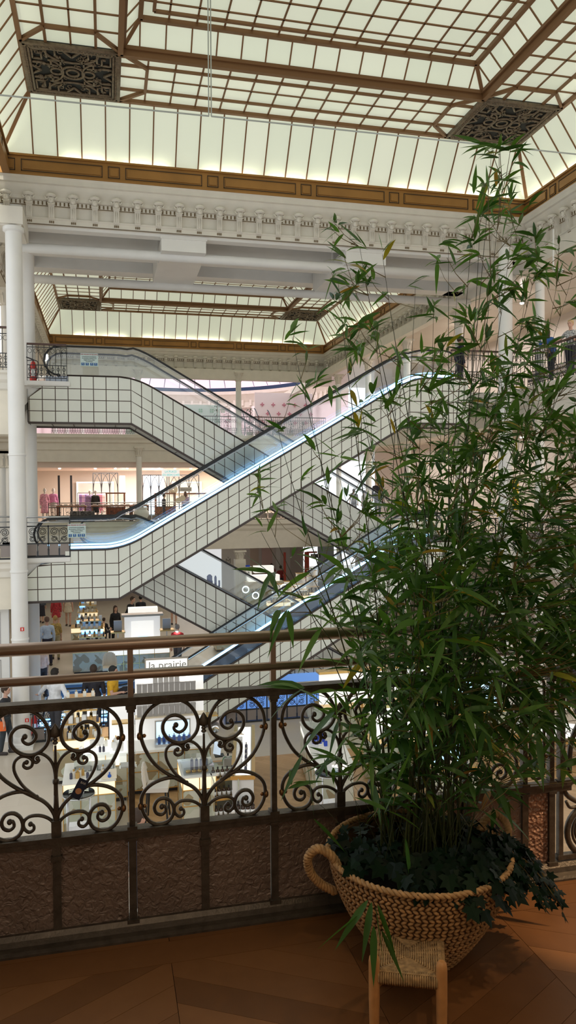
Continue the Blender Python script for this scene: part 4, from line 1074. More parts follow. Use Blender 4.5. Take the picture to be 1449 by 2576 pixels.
# ------------------------------------------------------------------ people
def capsule(m, a, b, ra, rb, n=10):
    a, b = Vector(a), Vector(b); k = 5
    pts = [a.lerp(b, i/k) for i in range(k+1)]
    m.tube(pts, ra, n, rr=[ra+(rb-ra)*i/k for i in range(k+1)]); m.ball(a, ra, n); m.ball(b, rb, n); return m
def person(label, loc, rz, h=1.70, pose='stand', top=(.8, .8, .8), bottom=(.03, .03, .04), skirt=None, hair=(.05, .03, .02), longhair=False, skin=(.60, .36, .27), sleeves=True, shorts=False, shoes=(.05, .04, .04), arms=None, female=False, stride=.12, group=None, bald=False, extra=None):
    """built facing -Y, feet at z=0, real metres (1.72 m figure scaled to h)"""
    f = h/1.72
    R = thing('person', label, 'person', loc, rz, group); O = Vector(loc)
    sit = pose == 'sit'; hz = .93 if not sit else .55
    sw = .155 if female else .185
    J = {}
    hip = Vector((0, .0 if not sit else .05, hz)); chest = hip+Vector((0, 0 if pose != 'lean' else -.12, .40)); neck = chest+Vector((0, -.01 if pose != 'lean' else -.06, .14)); head = neck+Vector((0, -.02 if pose != 'lean' else -.05, .135))
    body = MB(); cl = MB(); tr_ = MB()
    def S(v): return v
    # torso
    capsule(body, hip+Vector((-.06, 0, .0)), hip+Vector((.06, 0, .0)), .105, .105); capsule(body, hip+Vector((0, 0, .02)), chest+Vector((0, 0, -.08)), .115, .12)
    capsule(body, chest+Vector((-sw*.55, 0, 0)), chest+Vector((sw*.55, 0, 0)), .10, .10); capsule(body, chest+Vector((0, 0, .02)), neck, .07, .05); capsule(body, neck, head+Vector((0, .01, -.07)), .05, .05)
    # head
    body.ball(head+Vector((0, .012, .01)), .098, 14, sc=(.80, 1.0, 1.12)); body.ball(head+Vector((0, -.035, -.055)), .058, 10, sc=(.85, .9, .9)); body.ball(head+Vector((0, -.098, -.012)), .018, 6, sc=(.7, 1, 1.3))
    for s in (-1, 1): body.ball(head+Vector((s*.078, .012, -.005)), .022, 6, sc=(.5, .8, 1.3))
    body.ball(head+Vector((0, -.085, -.052)), .020, 6, sc=(1.3, .6, .5)); body.ball(head+Vector((0, -.082, .028)), .03, 6, sc=(1.9, .5, .4))
    capsule(cl, hip+Vector((-.055, 0, .08)), hip+Vector((.055, 0, .08)), .125, .125); capsule(cl, hip+Vector((0, 0, .08)), chest+Vector((0, 0, -.05)), .132, .138); capsule(cl, chest+Vector((-sw*.58, 0, -.01)), chest+Vector((sw*.58, 0, -.01)), .115, .115)
    capsule(tr_, hip+Vector((-.06, 0, .0)), hip+Vector((.06, 0, .0)), .122, .122)
    hands = []
    for s, nm in ((-1, 'r'), (1, 'l')):
        sh = chest+Vector((s*sw, 0, .02)); A = (arms or {}).get(nm, 'down')
        if A == 'down': el = sh+Vector((s*.05, .03, -.27)); wr = el+Vector((s*.01, -.06, -.245)); hd = Vector((0, -.03, -1))
        elif A == 'fwd': el = sh+Vector((s*.05, -.05, -.26)); wr = el+Vector((-s*.03, -.22, .05)); hd = Vector((0, -1, 0))
        elif A == 'up': el = sh+Vector((s*.04, -.14, -.20)); wr = el+Vector((-s*.10, -.13, .20)); hd = Vector((-s*.3, -.2, 1))
        elif A == 'hip': el = sh+Vector((s*.17, .08, -.20)); wr = el+Vector((-s*.12, -.12, -.14)); hd = Vector((-s*.8, -.4, -.3))
        elif A == 'out': el = sh+Vector((s*.18, -.03, -.18)); wr = el+Vector((s*.16, -.12, -.12)); hd = Vector((s*.8, -.4, -.3))
        hd.normalize()
        capsule(body, sh, el, .046, .038); capsule(body, el, wr, .038, .026)
        pm_ = wr+hd*.045; capsule(body, wr+hd*.01, pm_+hd*.02, .024, .030)
        sd = hd.cross(Vector((0, 0, 1)) if abs(hd.z) < .8 else Vector((0, 1, 0))).normalized(); nrm = sd.cross(hd)
        for i in range(4):
            b0 = pm_+hd*.035+sd*((i-1.5)*.019); L_ = (.062, .074, .070, .052)[i]; mid = b0+hd*L_*.55+nrm*.006; capsule(body, b0, mid, .0095, .009, 6); capsule(body, mid, mid+hd*L_*.42+nrm*.016, .009, .008, 6)
        tb = wr+hd*.03+sd*(.026); capsule(body, tb, tb+hd*.03+sd*.026, .012, .010, 6); capsule(body, tb+hd*.03+sd*.026, tb+hd*.058+sd*.030, .010, .009, 6)
        capsule(cl, sh, el if sleeves else sh.lerp(el, .55), .062, .052)
        if sleeves == 2: capsule(cl, el, el.lerp(wr, .85), .050, .040)
        hp = hip+Vector((s*.085, 0, -.02))
        if sit: kn = hp+Vector((s*.04, -.42, .0)); an = kn+Vector((0, .02, -.43))
        else: kn = hp+Vector((s*.01, -s*stride*.5-.02, -.42)); an = Vector((hp.x+s*.01, -s*stride+.03 if s > 0 else stride*.8, .09))
        ft = an+Vector((0, -.13, -.055))
        capsule(body, hp, kn, .078, .055); capsule(body, kn, kn.lerp(an, .45), .052, .052); capsule(body, kn.lerp(an, .45), an, .050, .035); capsule(body, an+Vector((0, .02, -.04)), ft, .036, .03)
        if not skirt:
            capsule(tr_, hp, kn, .095, .072)
            if not shorts: capsule(tr_, kn, an+Vector((0, 0, .03)), .070, .055)
        hands.append(wr+hd*.07)
    def fin(m, name, mt, vox, parent=R):
        mm = MB(); mm.v = [(v[0]*f+O.x, v[1]*f+O.y, v[2]*f+O.z) for v in m.v]; mm.f = m.f; mm.m = m.m; mm.r = m.r
        o = mm.build(name, mt, parent, True)
        if vox:
            md = o.modifiers.new('r', 'REMESH'); md.mode = 'VOXEL'; md.voxel_size = vox; md.use_smooth_shade = True
        return o
    def cm_(c, nm): return mat('%s_%d_%d_%d' % (nm, c[0]*100, c[1]*100, c[2]*100), c, .8, noise_amt=.12, nscale=14)
    fin(body, 'body', cm_(skin, 'skin'), .011*f)
    fin(cl, 'shirt', top if not isinstance(top, tuple) else cm_(top, 'cloth'), .016*f)
    if skirt:
        sk = MB(); zl = skirt; sk.lathe([(.135, hz+.12), (.155, hz), (.185, zl+.06), (.20, zl), (.185, zl+.004), (.12, hz-.1)], 20, (0, 0, 0), sx=1.05, sy=.85)
        sk.v = [(v[0]*(1+.05*sin(9*atan2(v[1], v[0]))), v[1]*(1+.05*sin(9*atan2(v[1], v[0]))), v[2]) for v in sk.v]
        fin(sk, 'skirt', bottom if not isinstance(bottom, tuple) else cm_(bottom, 'cloth'), 0)
    else: fin(tr_, 'trousers', bottom if not isinstance(bottom, tuple) else cm_(bottom, 'cloth'), .016*f)
    hm = MB()
    if not bald:
        hm.ball(head+Vector((0, .028, .030)), .104, 14, sc=(.86, 1.0, 1.06)); hm.ball(head+Vector((0, -.045, .085)), .045, 8, sc=(1.5, .8, .6))
        if longhair:
            capsule(hm, head+Vector((0, .06, 0)), head+Vector((0, .09, -.26)), .085, .055); 
            for s in (-1, 1): capsule(hm, head+Vector((s*.065, .02, .02)), head+Vector((s*.075, .04, -.2)), .035, .03)
        fin(hm, 'hair', cm_(hair, 'hair'), .012*f)
    ey = MB()
    for s in (-1, 1): ey.ball(head+Vector((s*.032, -.083, .008)), .010, 6)
    fin(ey, 'eyes', mat('dark_eye', (.02, .015, .01), .2), 0)
    shm = MB()
    for s in (-1, 1):
        hp = hip+Vector((s*.085, 0, -.02))
        if sit: an = hp+Vector((s*.04, -.40, -.43))
        else: an = Vector((hp.x+s*.01, -s*stride+.03 if s > 0 else stride*.8, .09))
        capsule(shm, an+Vector((0, .03, -.045)), an+Vector((0, -.14, -.052)), .046, .040, 8)
    shm.v = [(v[0], v[1], max(v[2], 0)) for v in shm.v]
    fin(shm, 'shoes', cm_(shoes, 'leather'), 0)
    for h_ in hands: pass
    return R, [O+Matrix.Rotation(rz, 3, 'Z') @ (h_*f) for h_ in hands]
def head_at(px, py, h, z):
    return atZ(px, py, z+h)
def stand(px, py, z, h, label, rz, **k):
    q = head_at(px, py, h, z); return person(label, (q.x, q.y, z), rz, h, **k)
floral = mat('red_print_cloth', (.38, .03, .04), .8, noise_amt=.6, nscale=26)
camo = mat('gold_brown_print', (.38, .26, .08), .8, noise_amt=.6, nscale=22)
stripe = mat('black_white_print', (.4, .4, .4), .8, noise_amt=.95, nscale=30)
def bagm(x, y, z, label, c, w=.26, h=.3):
    t = thing('handbag', label, 'bag', (x, y, z)); MB().prism([(x-w/2, z), (x+w/2, z), (x+w*.42, z+h), (x-w*.42, z+h)], 'y', y-.06, y+.06).build('bag_body', mat('bag_%d_%d_%d' % (c[0]*100, c[1]*100, c[2]*100), c, .5), t)
    MB().tube([(x+w*.3*cos(a), y, z+h+.22*sin(a)) for a in [pi*k/10 for k in range(11)]], .012, 6).build('strap', mat('bag_%d_%d_%d' % (c[0]*100, c[1]*100, c[2]*100), c, .5), t, True)
G = -H
E = math.radians
p_, hs = person('person in black with a bag, half hidden behind the thick column', (-2.42, 19.3, G), E(80), 1.66, bottom=(.03, .04, .05), top=(.02, .02, .025), female=True)
bagm(-2.5, 19.15, G+.62, 'orange bag carried beside the thick column', (.85, .16, .03), .22, .22)
stand(137, 1682, G, 1.88, 'person in a loose white shirt, hand on hip, in front of the scrolled railing', E(150), top=(.82, .84, .88), bottom=(.05, .05, .06), sleeves=2, arms={'r': 'hip', 'l': 'out'}, hair=(.02, .015, .012))
q, hs = stand(283, 1676, G, 1.83, 'person in a yellow top holding a black bundle by the escalator foot', E(70), top=(.80, .45, .03), bottom=(.03, .03, .04), sleeves=False, arms={'r': 'fwd', 'l': 'fwd'}, hair=(.02, .02, .02), female=True)
h0 = hs[0].lerp(hs[1], .5); t = thing('jacket_bundle', 'black jacket bundled over the arms of the yellow topped person', 'jacket', h0); m = MB(); m.ball(h0+Vector((0, 0, -.08)), .2, 12, sc=(1.2, .9, .95)); m.ball(h0+Vector((-.1, 0, -.16)), .13, 10); tag(m.build('bundle', mat('black_cloth', (.015, .015, .02), .9), t, True))
stand(346, 2036, G, 1.80, 'person with cropped dark hair in a navy jacket just below the balcony', E(120), top=(.01, .012, .03), bottom=(.02, .02, .03), sleeves=2)
stand(118, 1552, G, 1.78, 'person in a pale blue shirt beside the white columns', E(200), top=(.50, .60, .76), bottom=(.02, .02, .04), sleeves=2, hair=(.14, .08, .06))
stand(139, 1549, G, 1.66, 'person with fair curly hair in a gold brown print', E(190), top=camo, bottom=(.35, .30, .18), hair=(.45, .28, .10), longhair=False, female=True)
q, _ = stand(104, 1622, G, 1.62, 'person with brown hair in a pale pink top, bent close to the column', E(210), top=(.80, .62, .56), bottom=(.03, .03, .04), hair=(.16, .07, .04), female=True)
def far_stand(px, py, label, rz, y=44.6, **k):
    q = atY(px, py, y); return person(label, (q.x, y, FZ), rz, q.z-FZ, **k)
def feet(px, py, z, label, rz, h, **k): q = atZ(px, py, z); return person(label, (q.x, q.y, z), rz, h, **k)
feet(142, 1586, G, 'person in a short red printed dress walking away under the escalator', E(185), 1.7, top=floral, bottom=floral, skirt=.62, female=True, sleeves=2, shoes=(.8, .78, .75))
feet(172, 1575, G, 'person in a short beige skirt walking under the escalator', E(175), 1.7, top=(.60, .50, .38), bottom=(.62, .55, .42), skirt=.66, female=True, sleeves=False, shoes=(.06, .04, .03))
feet(104, 1567, G, 'person in a black dress with a dark shoulder bag under the escalator', E(170), 1.7, top=(.02, .02, .03), bottom=(.02, .02, .03), skirt=.35, female=True, sleeves=False)
bagm(atZ(112, 1567, G).x, atZ(108, 1572, G).y, G+.95, 'dark grey shoulder bag below the cream escalator', (.06, .07, .09))
stand(262, 1537, G, 1.30, 'person in black seated at the cosmetics counter, head bowed', E(150), pose='sit', top=(.015, .015, .02), bottom=(.02, .02, .03), sleeves=2, arms={'r': 'fwd', 'l': 'fwd'})
stand(290, 1524, G, 1.68, 'person in black with long dark hair standing beside the seated person', E(20), top=(.01, .01, .014), bottom=(.01, .01, .014), sleeves=2, longhair=True, female=True, hair=(.06, .03, .02))
stand(322, 1501, G, 1.78, 'person in black leaning over the far white counter', E(60), pose='lean', top=(.01, .01, .015), bottom=(.01, .01, .015), arms={'r': 'fwd', 'l': 'fwd'})
stand(354, 1500, G, 1.60, 'person in a wide black jacket turned away behind the white sign', E(180), pose='lean', top=(.008, .008, .012), bottom=(.35, .28, .2), sleeves=2, hair=(.01, .01, .01))
stand(235, 1673, G, 1.88, 'person with dark hair just showing above the lower handrail', E(180), top=(.02, .02, .03), bottom=(.02, .02, .03))
stand(446, 1571, G, 1.60, 'grey haired person in a red top under the tiled escalator', E(160), top=(.55, .04, .05), bottom=(.1, .1, .12), hair=(.30, .28, .27), sleeves=False)
feet(438, 1572, G, 'person with bare legs and sandals below the descending escalator', E(180), 1.68, top=(.5, .5, .5), bottom=(.55, .5, .42), skirt=.7, female=True)
stand(1388, 826, H, 1.58, 'dark haired person in a blue shirt leaning on the upper gallery rail', E(-80), pose='lean', top=(.04, .12, .36), bottom=(.02, .02, .03), sleeves=2, longhair=True, arms={'r': 'up', 'l': 'fwd'}, female=True)
stand(1436, 805, H, 1.62, 'person in a black and white print top at the upper gallery rail', E(-60), top=stripe, bottom=(.02, .02, .03), sleeves=False, hair=(.5, .36, .18), arms={'r': 'out', 'l': 'fwd'}, female=True)
stand(1157, 846, H, 1.72, 'person in a long dark blue coat stepping off the upper escalator', E(90), top=(.01, .014, .03), bottom=(.01, .014, .03), sleeves=2)
stand(1440, 1640, G+.0, 1.72, 'grey haired person on the ground floor beyond the last railing post', E(150), top=(.02, .02, .03), bottom=(.02, .02, .02), hair=(.45, .43, .40), sleeves=2)
far_stand(412, 1243, 'person in a dark top with a bag standing behind the shop railing', E(100), y=43.5, top=(.03, .03, .05), bottom=(.05, .05, .08), sleeves=2)
far_stand(466, 1237, 'person with long brown hair by the candle shop', E(170), top=(.40, .30, .36), bottom=(.05, .05, .08), longhair=True, female=True, hair=(.08, .04, .03))
far_stand(950, 1205, 'person in dark clothes with a brown bag at the far railing behind the bamboo', E(150), top=(.02, .02, .03), bottom=(.03, .03, .05), sleeves=2)
far_stand(917, 1234, 'person with dark hair in a light grey top at the far railing', E(190), top=(.45, .45, .45), bottom=(.1, .1, .12), female=True)
far_stand(890, 1230, 'person in a grey jumper far behind the bamboo', E(170), top=(.22, .22, .24), bottom=(.1, .1, .12))
for px, py, l in ((683, 1418, 'dark haired person behind the lit perfume counter near the fluted pillar'), (706, 1423, 'person in red by the lit perfume counter')):
    stand(px, py, G, 1.7, l, E(180), top=(.30, .04, .04) if 'red' in l else (.04, .04, .05), bottom=(.05, .05, .06), hair=(.05, .03, .02))

# ------------------------------------------------------------------ shop fittings and goods
def counter(label, x0, x1, y0, y1, z, h, top_=warmlit, panels=4, glassbox=None, rz=0, name='display_counter', grp=None):
    """marble faced counter with brass lines, lit drawer course and glass top"""
    cx, cy = (x0+x1)/2, (y0+y1)/2; t = thing(name, label, 'counter', (cx, cy, z), 0, grp)
    MB().box(x0+.03, x1-.03, y0+.03, y1-.03, z, z+.09).build('plinth', blackp, t)
    MB().box(x0, x1, y0, y1, z+.09, z+h*.74).build('marble_body', marble, t)
    b = MB()
    for i in range(panels+1):
        x = x0+(x1-x0)*i/panels; b.box(x-.008, x+.008, y0-.008, y0, z+.09, z+h); b.box(x-.008, x+.008, y1, y1+.008, z+.09, z+h)
    for zz in (z+.09, z+h*.42, z+h*.74): b.box(x0-.006, x1+.006, y0-.01, y1+.01, zz-.008, zz+.008)
    b.build('brass_frame', gold, t)
    MB().box(x0+.005, x1-.005, y0+.005, y1-.005, z+h*.745, z+h-.025).build('lit_course', top_, t)
    MB().box(x0-.012, x1+.012, y0-.012, y1+.012, z+h-.022, z+h).build('top_slab', lightw if top_ is lightw else mat('white_glass_top', (.85, .84, .78), .12), t)
    if rz: t.rotation_euler = (0, 0, rz)
    return t
def bottle(name, label, c, h, r, cap_c, grp=None, kind='round', lab=None):
    t = thing(name, label, 'bottle', (0, 0, 0), 0, grp)
    m = mat('glassy_%d_%d_%d' % (c[0]*100, c[1]*100, c[2]*100), c, .12)
    b = MB().lathe([(0, 0), (r, 0), (r, h*.6), (r*.85, h*.7), (r*.35, h*.76), (r*.35, h*.8)], 10) if kind == 'round' else MB().box(-r, r, -r*.6, r*.6, 0, h*.74).box(-r*.25, r*.25, -r*.2, r*.2, h*.74, h*.8)
    b.build('bottle_body', m, t, 'a' if kind == 'round' else False)
    MB().lathe([(r*.42, h*.8), (r*.42, h), (0, h)], 8).build('cap', cap_c, t, 'a')
    if lab:
        if kind == 'round': MB().lathe([(r*1.02, h*.15), (r*1.02, h*.5)], 10).build('paper_label', lab, t, True)
        else: MB().box(-r*.8, r*.8, -r*.62, -r*.6, h*.15, h*.55).build('paper_label', lab, t)
    return t
def giftbox(name, label, c, w, d, h, grp=None):
    t = thing(name, label, 'box', (0, 0, 0), 0, grp); m = mat('card_%d_%d_%d' % (c[0]*100, c[1]*100, c[2]*100), c, .5)
    MB().box(-w/2, w/2, -d/2, d/2, 0, h).build('carton', m, t); MB().box(-w/2-.003, w/2+.003, -d/2-.003, d/2+.003, h*.82, h*1.0+.002).build('lid', m, t); return t
def row(proto, pts, label=None, jitter=0, first=[None]):
    out = []
    for i, p in enumerate(pts):
        if not proto.get('placed'): proto['placed'] = 1; proto.location = p; o = proto
        else: o = dup(proto, p, rz=random.uniform(-jitter, jitter))
        if label: o['label'] = label
        out.append(o)
    return out
random.seed(21)
# --- white backlit beauty unit with shelves (middle, ground floor)
ux0, ux1 = atY(342, 1800, 16.3).x, atY(516, 1800, 16.3).x; uy = 16.3
u = thing('wall_display', 'tall white backlit beauty display with two shelves, a blue screen and marble base', 'display unit', ((ux0+ux1)/2, uy, G))
MB().box(ux0, ux1, uy+.25, uy+.45, G+.95, G+2.42).box(ux0-.55, ux0-.02, uy+.3, uy+.45, G+.95, G+1.75).build('back_panel', mat('white_lacquer', (.86, .86, .85), .3, emit=(1, .98, .94), estr=.35), u)
MB().box(ux0-.02, ux1+.02, uy-.05, uy+.45, G+2.40, G+2.46).build('canopy', mat('warm_metal', (.42, .38, .32), .35, .6), u)
MB().box(ux0+.05, ux1-.05, uy+.18, uy+.22, G+2.33, G+2.37).build('strip_lamp', mat('lamp_white', (1, 1, 1), .5, emit=(1, 1, .98), estr=9), u)
for z in (1.50, 1.98): MB().box(ux0-.02, ux1+.02, uy+.02, uy+.26, G+z-.03, G+z).build('shelf', mat('gilt_shelf', (.75, .66, .50), .3, .4), u)
MB().box(ux0-.5, ux0-.05, uy, uy+.26, G+1.40, G+1.43).box(ux1-.02, ux1+.28, uy, uy+.26, G+1.42, G+1.45).build('shelf', gold, u)
MB().box(ux0-.7, ux1+.1, uy-.45, uy+.45, G+.90, G+.95).build('worktop', mat('white_glass_top', (.85, .84, .78), .12), u)
MB().box(ux0-.65, ux1+.05, uy-.40, uy+.40, G+.12, G+.90).build('marble_body', marble, u)
b = MB()
for i in range(5): x = ux0-.65+(ux1-ux0+.70)*i/4; b.box(x-.01, x+.01, uy-.415, uy-.40, G+.12, G+.9)
for z in (.12, .5, .88): b.box(ux0-.65, ux1+.05, uy-.415, uy-.40, G+z-.008, G+z+.008)
b.build('brass_frame', gold, u)
MB().box(ux0-.55, ux1-.05, uy-.3, uy+.3, G, G+.12).build('plinth', blackp, u)
sx0, sx1 = ux0+.42, ux0+1.12
MB().box(sx0-.03, sx1+.03, uy-.03, uy+.02, G+.96, G+1.42).build('screen_frame', steel, u); MB().box(sx0, sx1, uy-.04, uy-.03, G+1.06, G+1.40).build('screen', lightb, u)
MB().box(sx0-.05, sx1+.05, uy-.30, uy-.03, G+.95, G+1.0).build('tester_tray', steel, u)
gb = giftbox('gift_box', 'grey cosmetics carton on the shelves of the tall white display', (.34, .32, .30), .10, .08, .22, 'grey cartons on the white display')
pts = []
for zz in (1.50, 1.98): 
    n = int((ux1-ux0-.1)/.115)
    for i in range(n): pts.append((ux0+.08+i*.115, uy+.14, G+zz))
_cl = row(gb, pts)
for _i, o_ in enumerate(_cl):
    w_ = 'lower' if _i < len(_cl)//2 else 'upper'; o_['label'] = 'grey cosmetics carton on the %s shelf of the tall white display' % w_; o_['group'] = 'grey cartons on the %s white shelf' % w_
gb2 = giftbox('gift_box', 'small pale grey carton stacked behind the front row on the tall white display', (.55, .53, .50), .10, .08, .13, 'pale cartons on the white display')
row(gb2, [(ux0+.42+(i % 5)*.115, uy+.14, G+(1.725 if i < 5 else 2.205)) for i in range(10)])
bb = bottle('perfume_bottle', 'small blue perfume tester in front of the lit screen', (.03, .10, .35), .17, .03, steel, 'blue testers before the screen', 'square')
row(bb, [(sx0+.05+i*.105, uy-.18+.05*(i % 2), G+1.0) for i in range(7)])
# la prairie lightbox sign standing above the far white counter
A, B = atY(366, 1659, 19.4), atY(472, 1688, 19.4)
t = thing('counter_sign', 'lit white counter sign reading la prairie in grey letters', 'sign', ((A.x+B.x)/2, 19.4, B.z-.05))
MB().box(A.x-.02, B.x+.02, 19.4, 19.5, B.z-.07, A.z).build('frame', mat('warm_metal', (.42, .38, .32), .35, .6), t)
MB().box(A.x+.01, B.x-.01, 19.385, 19.4, B.z-.05, A.z-.03).build('face', lightw, t)
text('la prairie', 'lettering', textg, t, ((A.x+B.x)/2+.02, 19.38, (A.z+B.z)/2+.01), .27)
MB().box(A.x, A.x+.03, 19.43, 19.47, G, B.z-.05).box(B.x-.03, B.x, 19.43, 19.47, G, B.z-.05).build('leg', mat('warm_metal', (.42, .38, .32), .35, .6), t)
# --- far white illuminated counters (behind the lower escalators)
q = atZ(360, 1688, G)
c = counter('far white counter with a lit white back panel', q.x-1.2, q.x+.9, q.y-.5, q.y+.5, G, .95, lightw)
t = thing('light_box', 'lit white display panel with a pale blue picture on the far counter', 'display', (q.x, q.y+.2, G+.95))
MB().box(q.x-.62, q.x+.62, q.y+.15, q.y+.3, G+.95, G+1.95).build('surround', mat('white_lacquer', (.86, .86, .85), .3, emit=(1, .98, .94), estr=.35), t)
MB().box(q.x-.38, q.x+.38, q.y+.13, q.y+.15, G+1.05, G+1.75).build('screen', lightw, t); MB().box(q.x-.18, q.x+.2, q.y+.12, q.y+.13, G+1.10, G+1.25).build('picture', mat('pale_blue_print', (.55, .75, .9), .5, emit=(.6, .85, 1), estr=.9), t)
MB().box(q.x-.72, q.x+.72, q.y-.1, q.y+.35, G+1.95, G+2.02).build('canopy', mat('warm_metal', (.42, .38, .32), .35, .6), t)
q2 = atY(360, 1540, q.y+2.0)
t = thing('light_box', 'long lit white lightbox topmost behind the far counter', 'sign', (q2.x, q2.y, q2.z-.2)); MB().box(q2.x-.55, q2.x+.55, q2.y, q2.y+.4, q2.z-.16, q2.z+.16).build('face', lightw, t); MB().box(q2.x-.5, q2.x+.5, q2.y+.1, q2.y+.3, G, q2.z-.16).build('stand', marble, t)
for s_ in (-1, 1):
    t = thing('side_shelf', 'small grey display wing %s the far lit counter' % ('on the stool side of' if s_ < 0 else 'on the tiled escalator side of'), 'shelf', (q.x+s_*.95, q.y, G+.95))
    MB().box(q.x+s_*.85-.14, q.x+s_*.85+.14, q.y+.1, q.y+.2, G+1.45, G+1.8).build('panel', mat('grey_blue_card', (.45, .50, .58), .5), t); MB().box(q.x+s_*.85-.25, q.x+s_*.85+.25, q.y-.15, q.y+.25, G+1.40, G+1.44).build('ledge', gold, t); MB().bar((q.x+s_*.85, q.y+.1, G+.95), (q.x+s_*.85, q.y+.1, G+1.4), .03).build('stem', steel, t)
jar_c = [(.02, .04, .16), (.02, .03, .12), (.65, .05, .03), (.03, .45, .40), (.30, .02, .03), (.85, .75, .55)]
for i, c in enumerate(jar_c):
    x = q.x-.75+i*.30
    t = thing('candle_jar', '%s candle jar on the edge of the far white counter' % ('dark blue', 'navy', 'bright red', 'turquoise', 'wine red', 'cream')[i], 'candle', (x, q.y-.4, G+.95))
    MB().lathe([(0, 0), (.045, 0), (.05, .01), (.05, .10), (.04, .10), (.04, .08), (0, .08)], 14, (x, q.y-.4, G+.95)).build('jar', mat('jar_%d' % i, c, .2), t, 'a'); MB().lathe([(0, .08), (.038, .08), (.036, .095), (0, .095)], 12, (x, q.y-.4, G+.951)).build('wax', mat('wax', (.85, .80, .70), .6), t)
# --- silver and glass perfume tower islands, left aisle
def tower(x, y, w, d, hh, label, seed):
    random.seed(seed)
    t = thing('display_island', label, 'display unit', (x, y, G))
    MB().box(x-w/2, x+w/2, y-d/2, y+d/2, G+.08, G+.75).build('marble_body', marble, t); MB().box(x-w/2+.04, x+w/2-.04, y-d/2+.04, y+d/2-.04, G, G+.08).build('plinth', blackp, t)
    b = MB()
    for zz in (.75, .95): b.box(x-w/2-.01, x+w/2+.01, y-d/2-.01, y+d/2+.01, G+zz-.012, G+zz+.012)
    b.build('brass_frame', gold, t); MB().box(x-w/2+.01, x+w/2-.01, y-d/2+.01, y+d/2-.01, G+.765, G+.935).build('lit_course', warmlit, t)
    z = G+.962; ww = w*.72
    while z < G+hh-.2:
        MB().box(x-ww/2, x+ww/2, y-d*.25, y+d*.25, z+.26, z+.285).build('shelf', gold, t); MB().box(x-ww/2+.02, x+ww/2-.02, y+d*.1, y+d*.13, z, z+.26).build('mirror_panel', mat('bright_mirror', (.85, .86, .86), .06, 1), t)
        z += .285; ww *= .86
    return t
BASE = {}
def named(p, where):
    """label a good by its look and by where it stands; same look and same place = one group"""
    k = BASE.setdefault(p.name, p['label'].split(' on the ')[0].split(' in front')[0])
    return k+' '+where, k+' '+where
def scatter(kind_protos, x0, x1, y0, y1, z, n, seed, where):
    random.seed(seed)
    for i in range(n):
        p = random.choice(kind_protos); l, g_ = named(p, where)
        for o in row(p, [(random.uniform(x0, x1), random.uniform(y0, y1), z)], jitter=.5): o['label'] = l; o['group'] = g_
    
i1 = tower(atZ(205, 1900, G).x+.05, 17.3, 1.15, .7, 2.0, 'tall glass and gold perfume island behind the near counter', 3)
i2 = tower(atZ(232, 1697, G).x, 27.6, 1.3, .8, 2.0, 'glittering perfume island beside the seated person', 5)
i3 = tower(atZ(228, 1640, G).x-.1, 31.5, 1.3, .8, 2.1, 'silver perfume island farthest under the tiled escalator', 8)
pA = bottle('perfume_bottle', 'clear perfume bottle on the glass and gold islands', (.80, .78, .70), .16, .032, gold, 'clear perfume bottles', 'square')
pB = bottle('perfume_bottle', 'amber perfume bottle on the glass and gold islands', (.55, .32, .08), .14, .03, gold, 'amber perfume bottles', 'square')
pC = bottle('perfume_bottle', 'dark perfume bottle on the glass and gold islands', (.05, .05, .08), .15, .028, steel, 'dark perfume bottles')
pD = giftbox('gift_box', 'white perfume carton on the glass and gold islands', (.80, .79, .76), .09, .06, .17, 'white perfume cartons')
for isl, w, w2 in ((i1, 1.15, 'the tall island behind the near counter'), (i2, 1.3, 'the island by the seated person'), (i3, 1.3, 'the island farthest under the tiles')):
    x, y = isl.location.x, isl.location.y
    for n in range(4): 
        pts = [(x-w*.36*(.86**n)+k*(w*.72*(.86**n)/(6-n)), y-.12, G+.962+(.285 if n else 0)*n) for k in range(7-n)]
        for pt in pts:
            pr_ = random.choice((pA, pB, pC, pD, pA)); l_, g_ = named(pr_, 'on '+('the lowest tier', 'the second tier', 'the third tier', 'the top tier')[n]+' of '+w2)
            for o_ in row(pr_, [(pt[0], pt[1], pt[2]+.001)], jitter=.4): o_['label'] = l_; o_['group'] = g_
    scatter((pA, pB, pC, pD), x-w/2+.06, x+w/2-.06, y-.30, y-.24, G+.962, 6, int(x*9+40), 'on the front edge of '+w2)
# counter row along the aisle (two lit counters and a glass topped side table)
x0, x1 = atZ(158, 2100, G).x, atZ(292, 2100, G).x
cA = counter('marble counter with lit drawers nearest the stone aisle', x0+.02, x1, 14.3, 15.4, G, .98, warmlit, 3)
cB = counter('lit glass counter behind the nearest one, with a framed blue picture', x0+.35, x1+.25, 15.7, 16.6, G, 1.0, lightw, 2)
for i in range(3):
    t = thing('acrylic_case', ('first', 'middle', 'last')[i]+' clear acrylic case on the nearest marble counter, counted from the aisle', 'display case', (x0+.35+i*.42, 15.0, G+.98), 0, 'acrylic cases'); MB().box(x0+.2+i*.42, x0+.52+i*.42, 14.85, 15.15, G+.98, G+1.22).build('cover', glass2, t); MB().box(x0+.22+i*.42, x0+.50+i*.42, 14.87, 15.13, G+.98, G+1.0).build('tray', steel, t)
scatter((pA, pB, pC, pD), x0+.15, x1-.1, 14.45, 14.75, G+.981, 12, 4, 'on the nearest marble counter'); scatter((pA, pC, pD), x0+.45, x1+.15, 15.8, 16.4, G+1.001, 12, 6, 'on the lit glass counter')
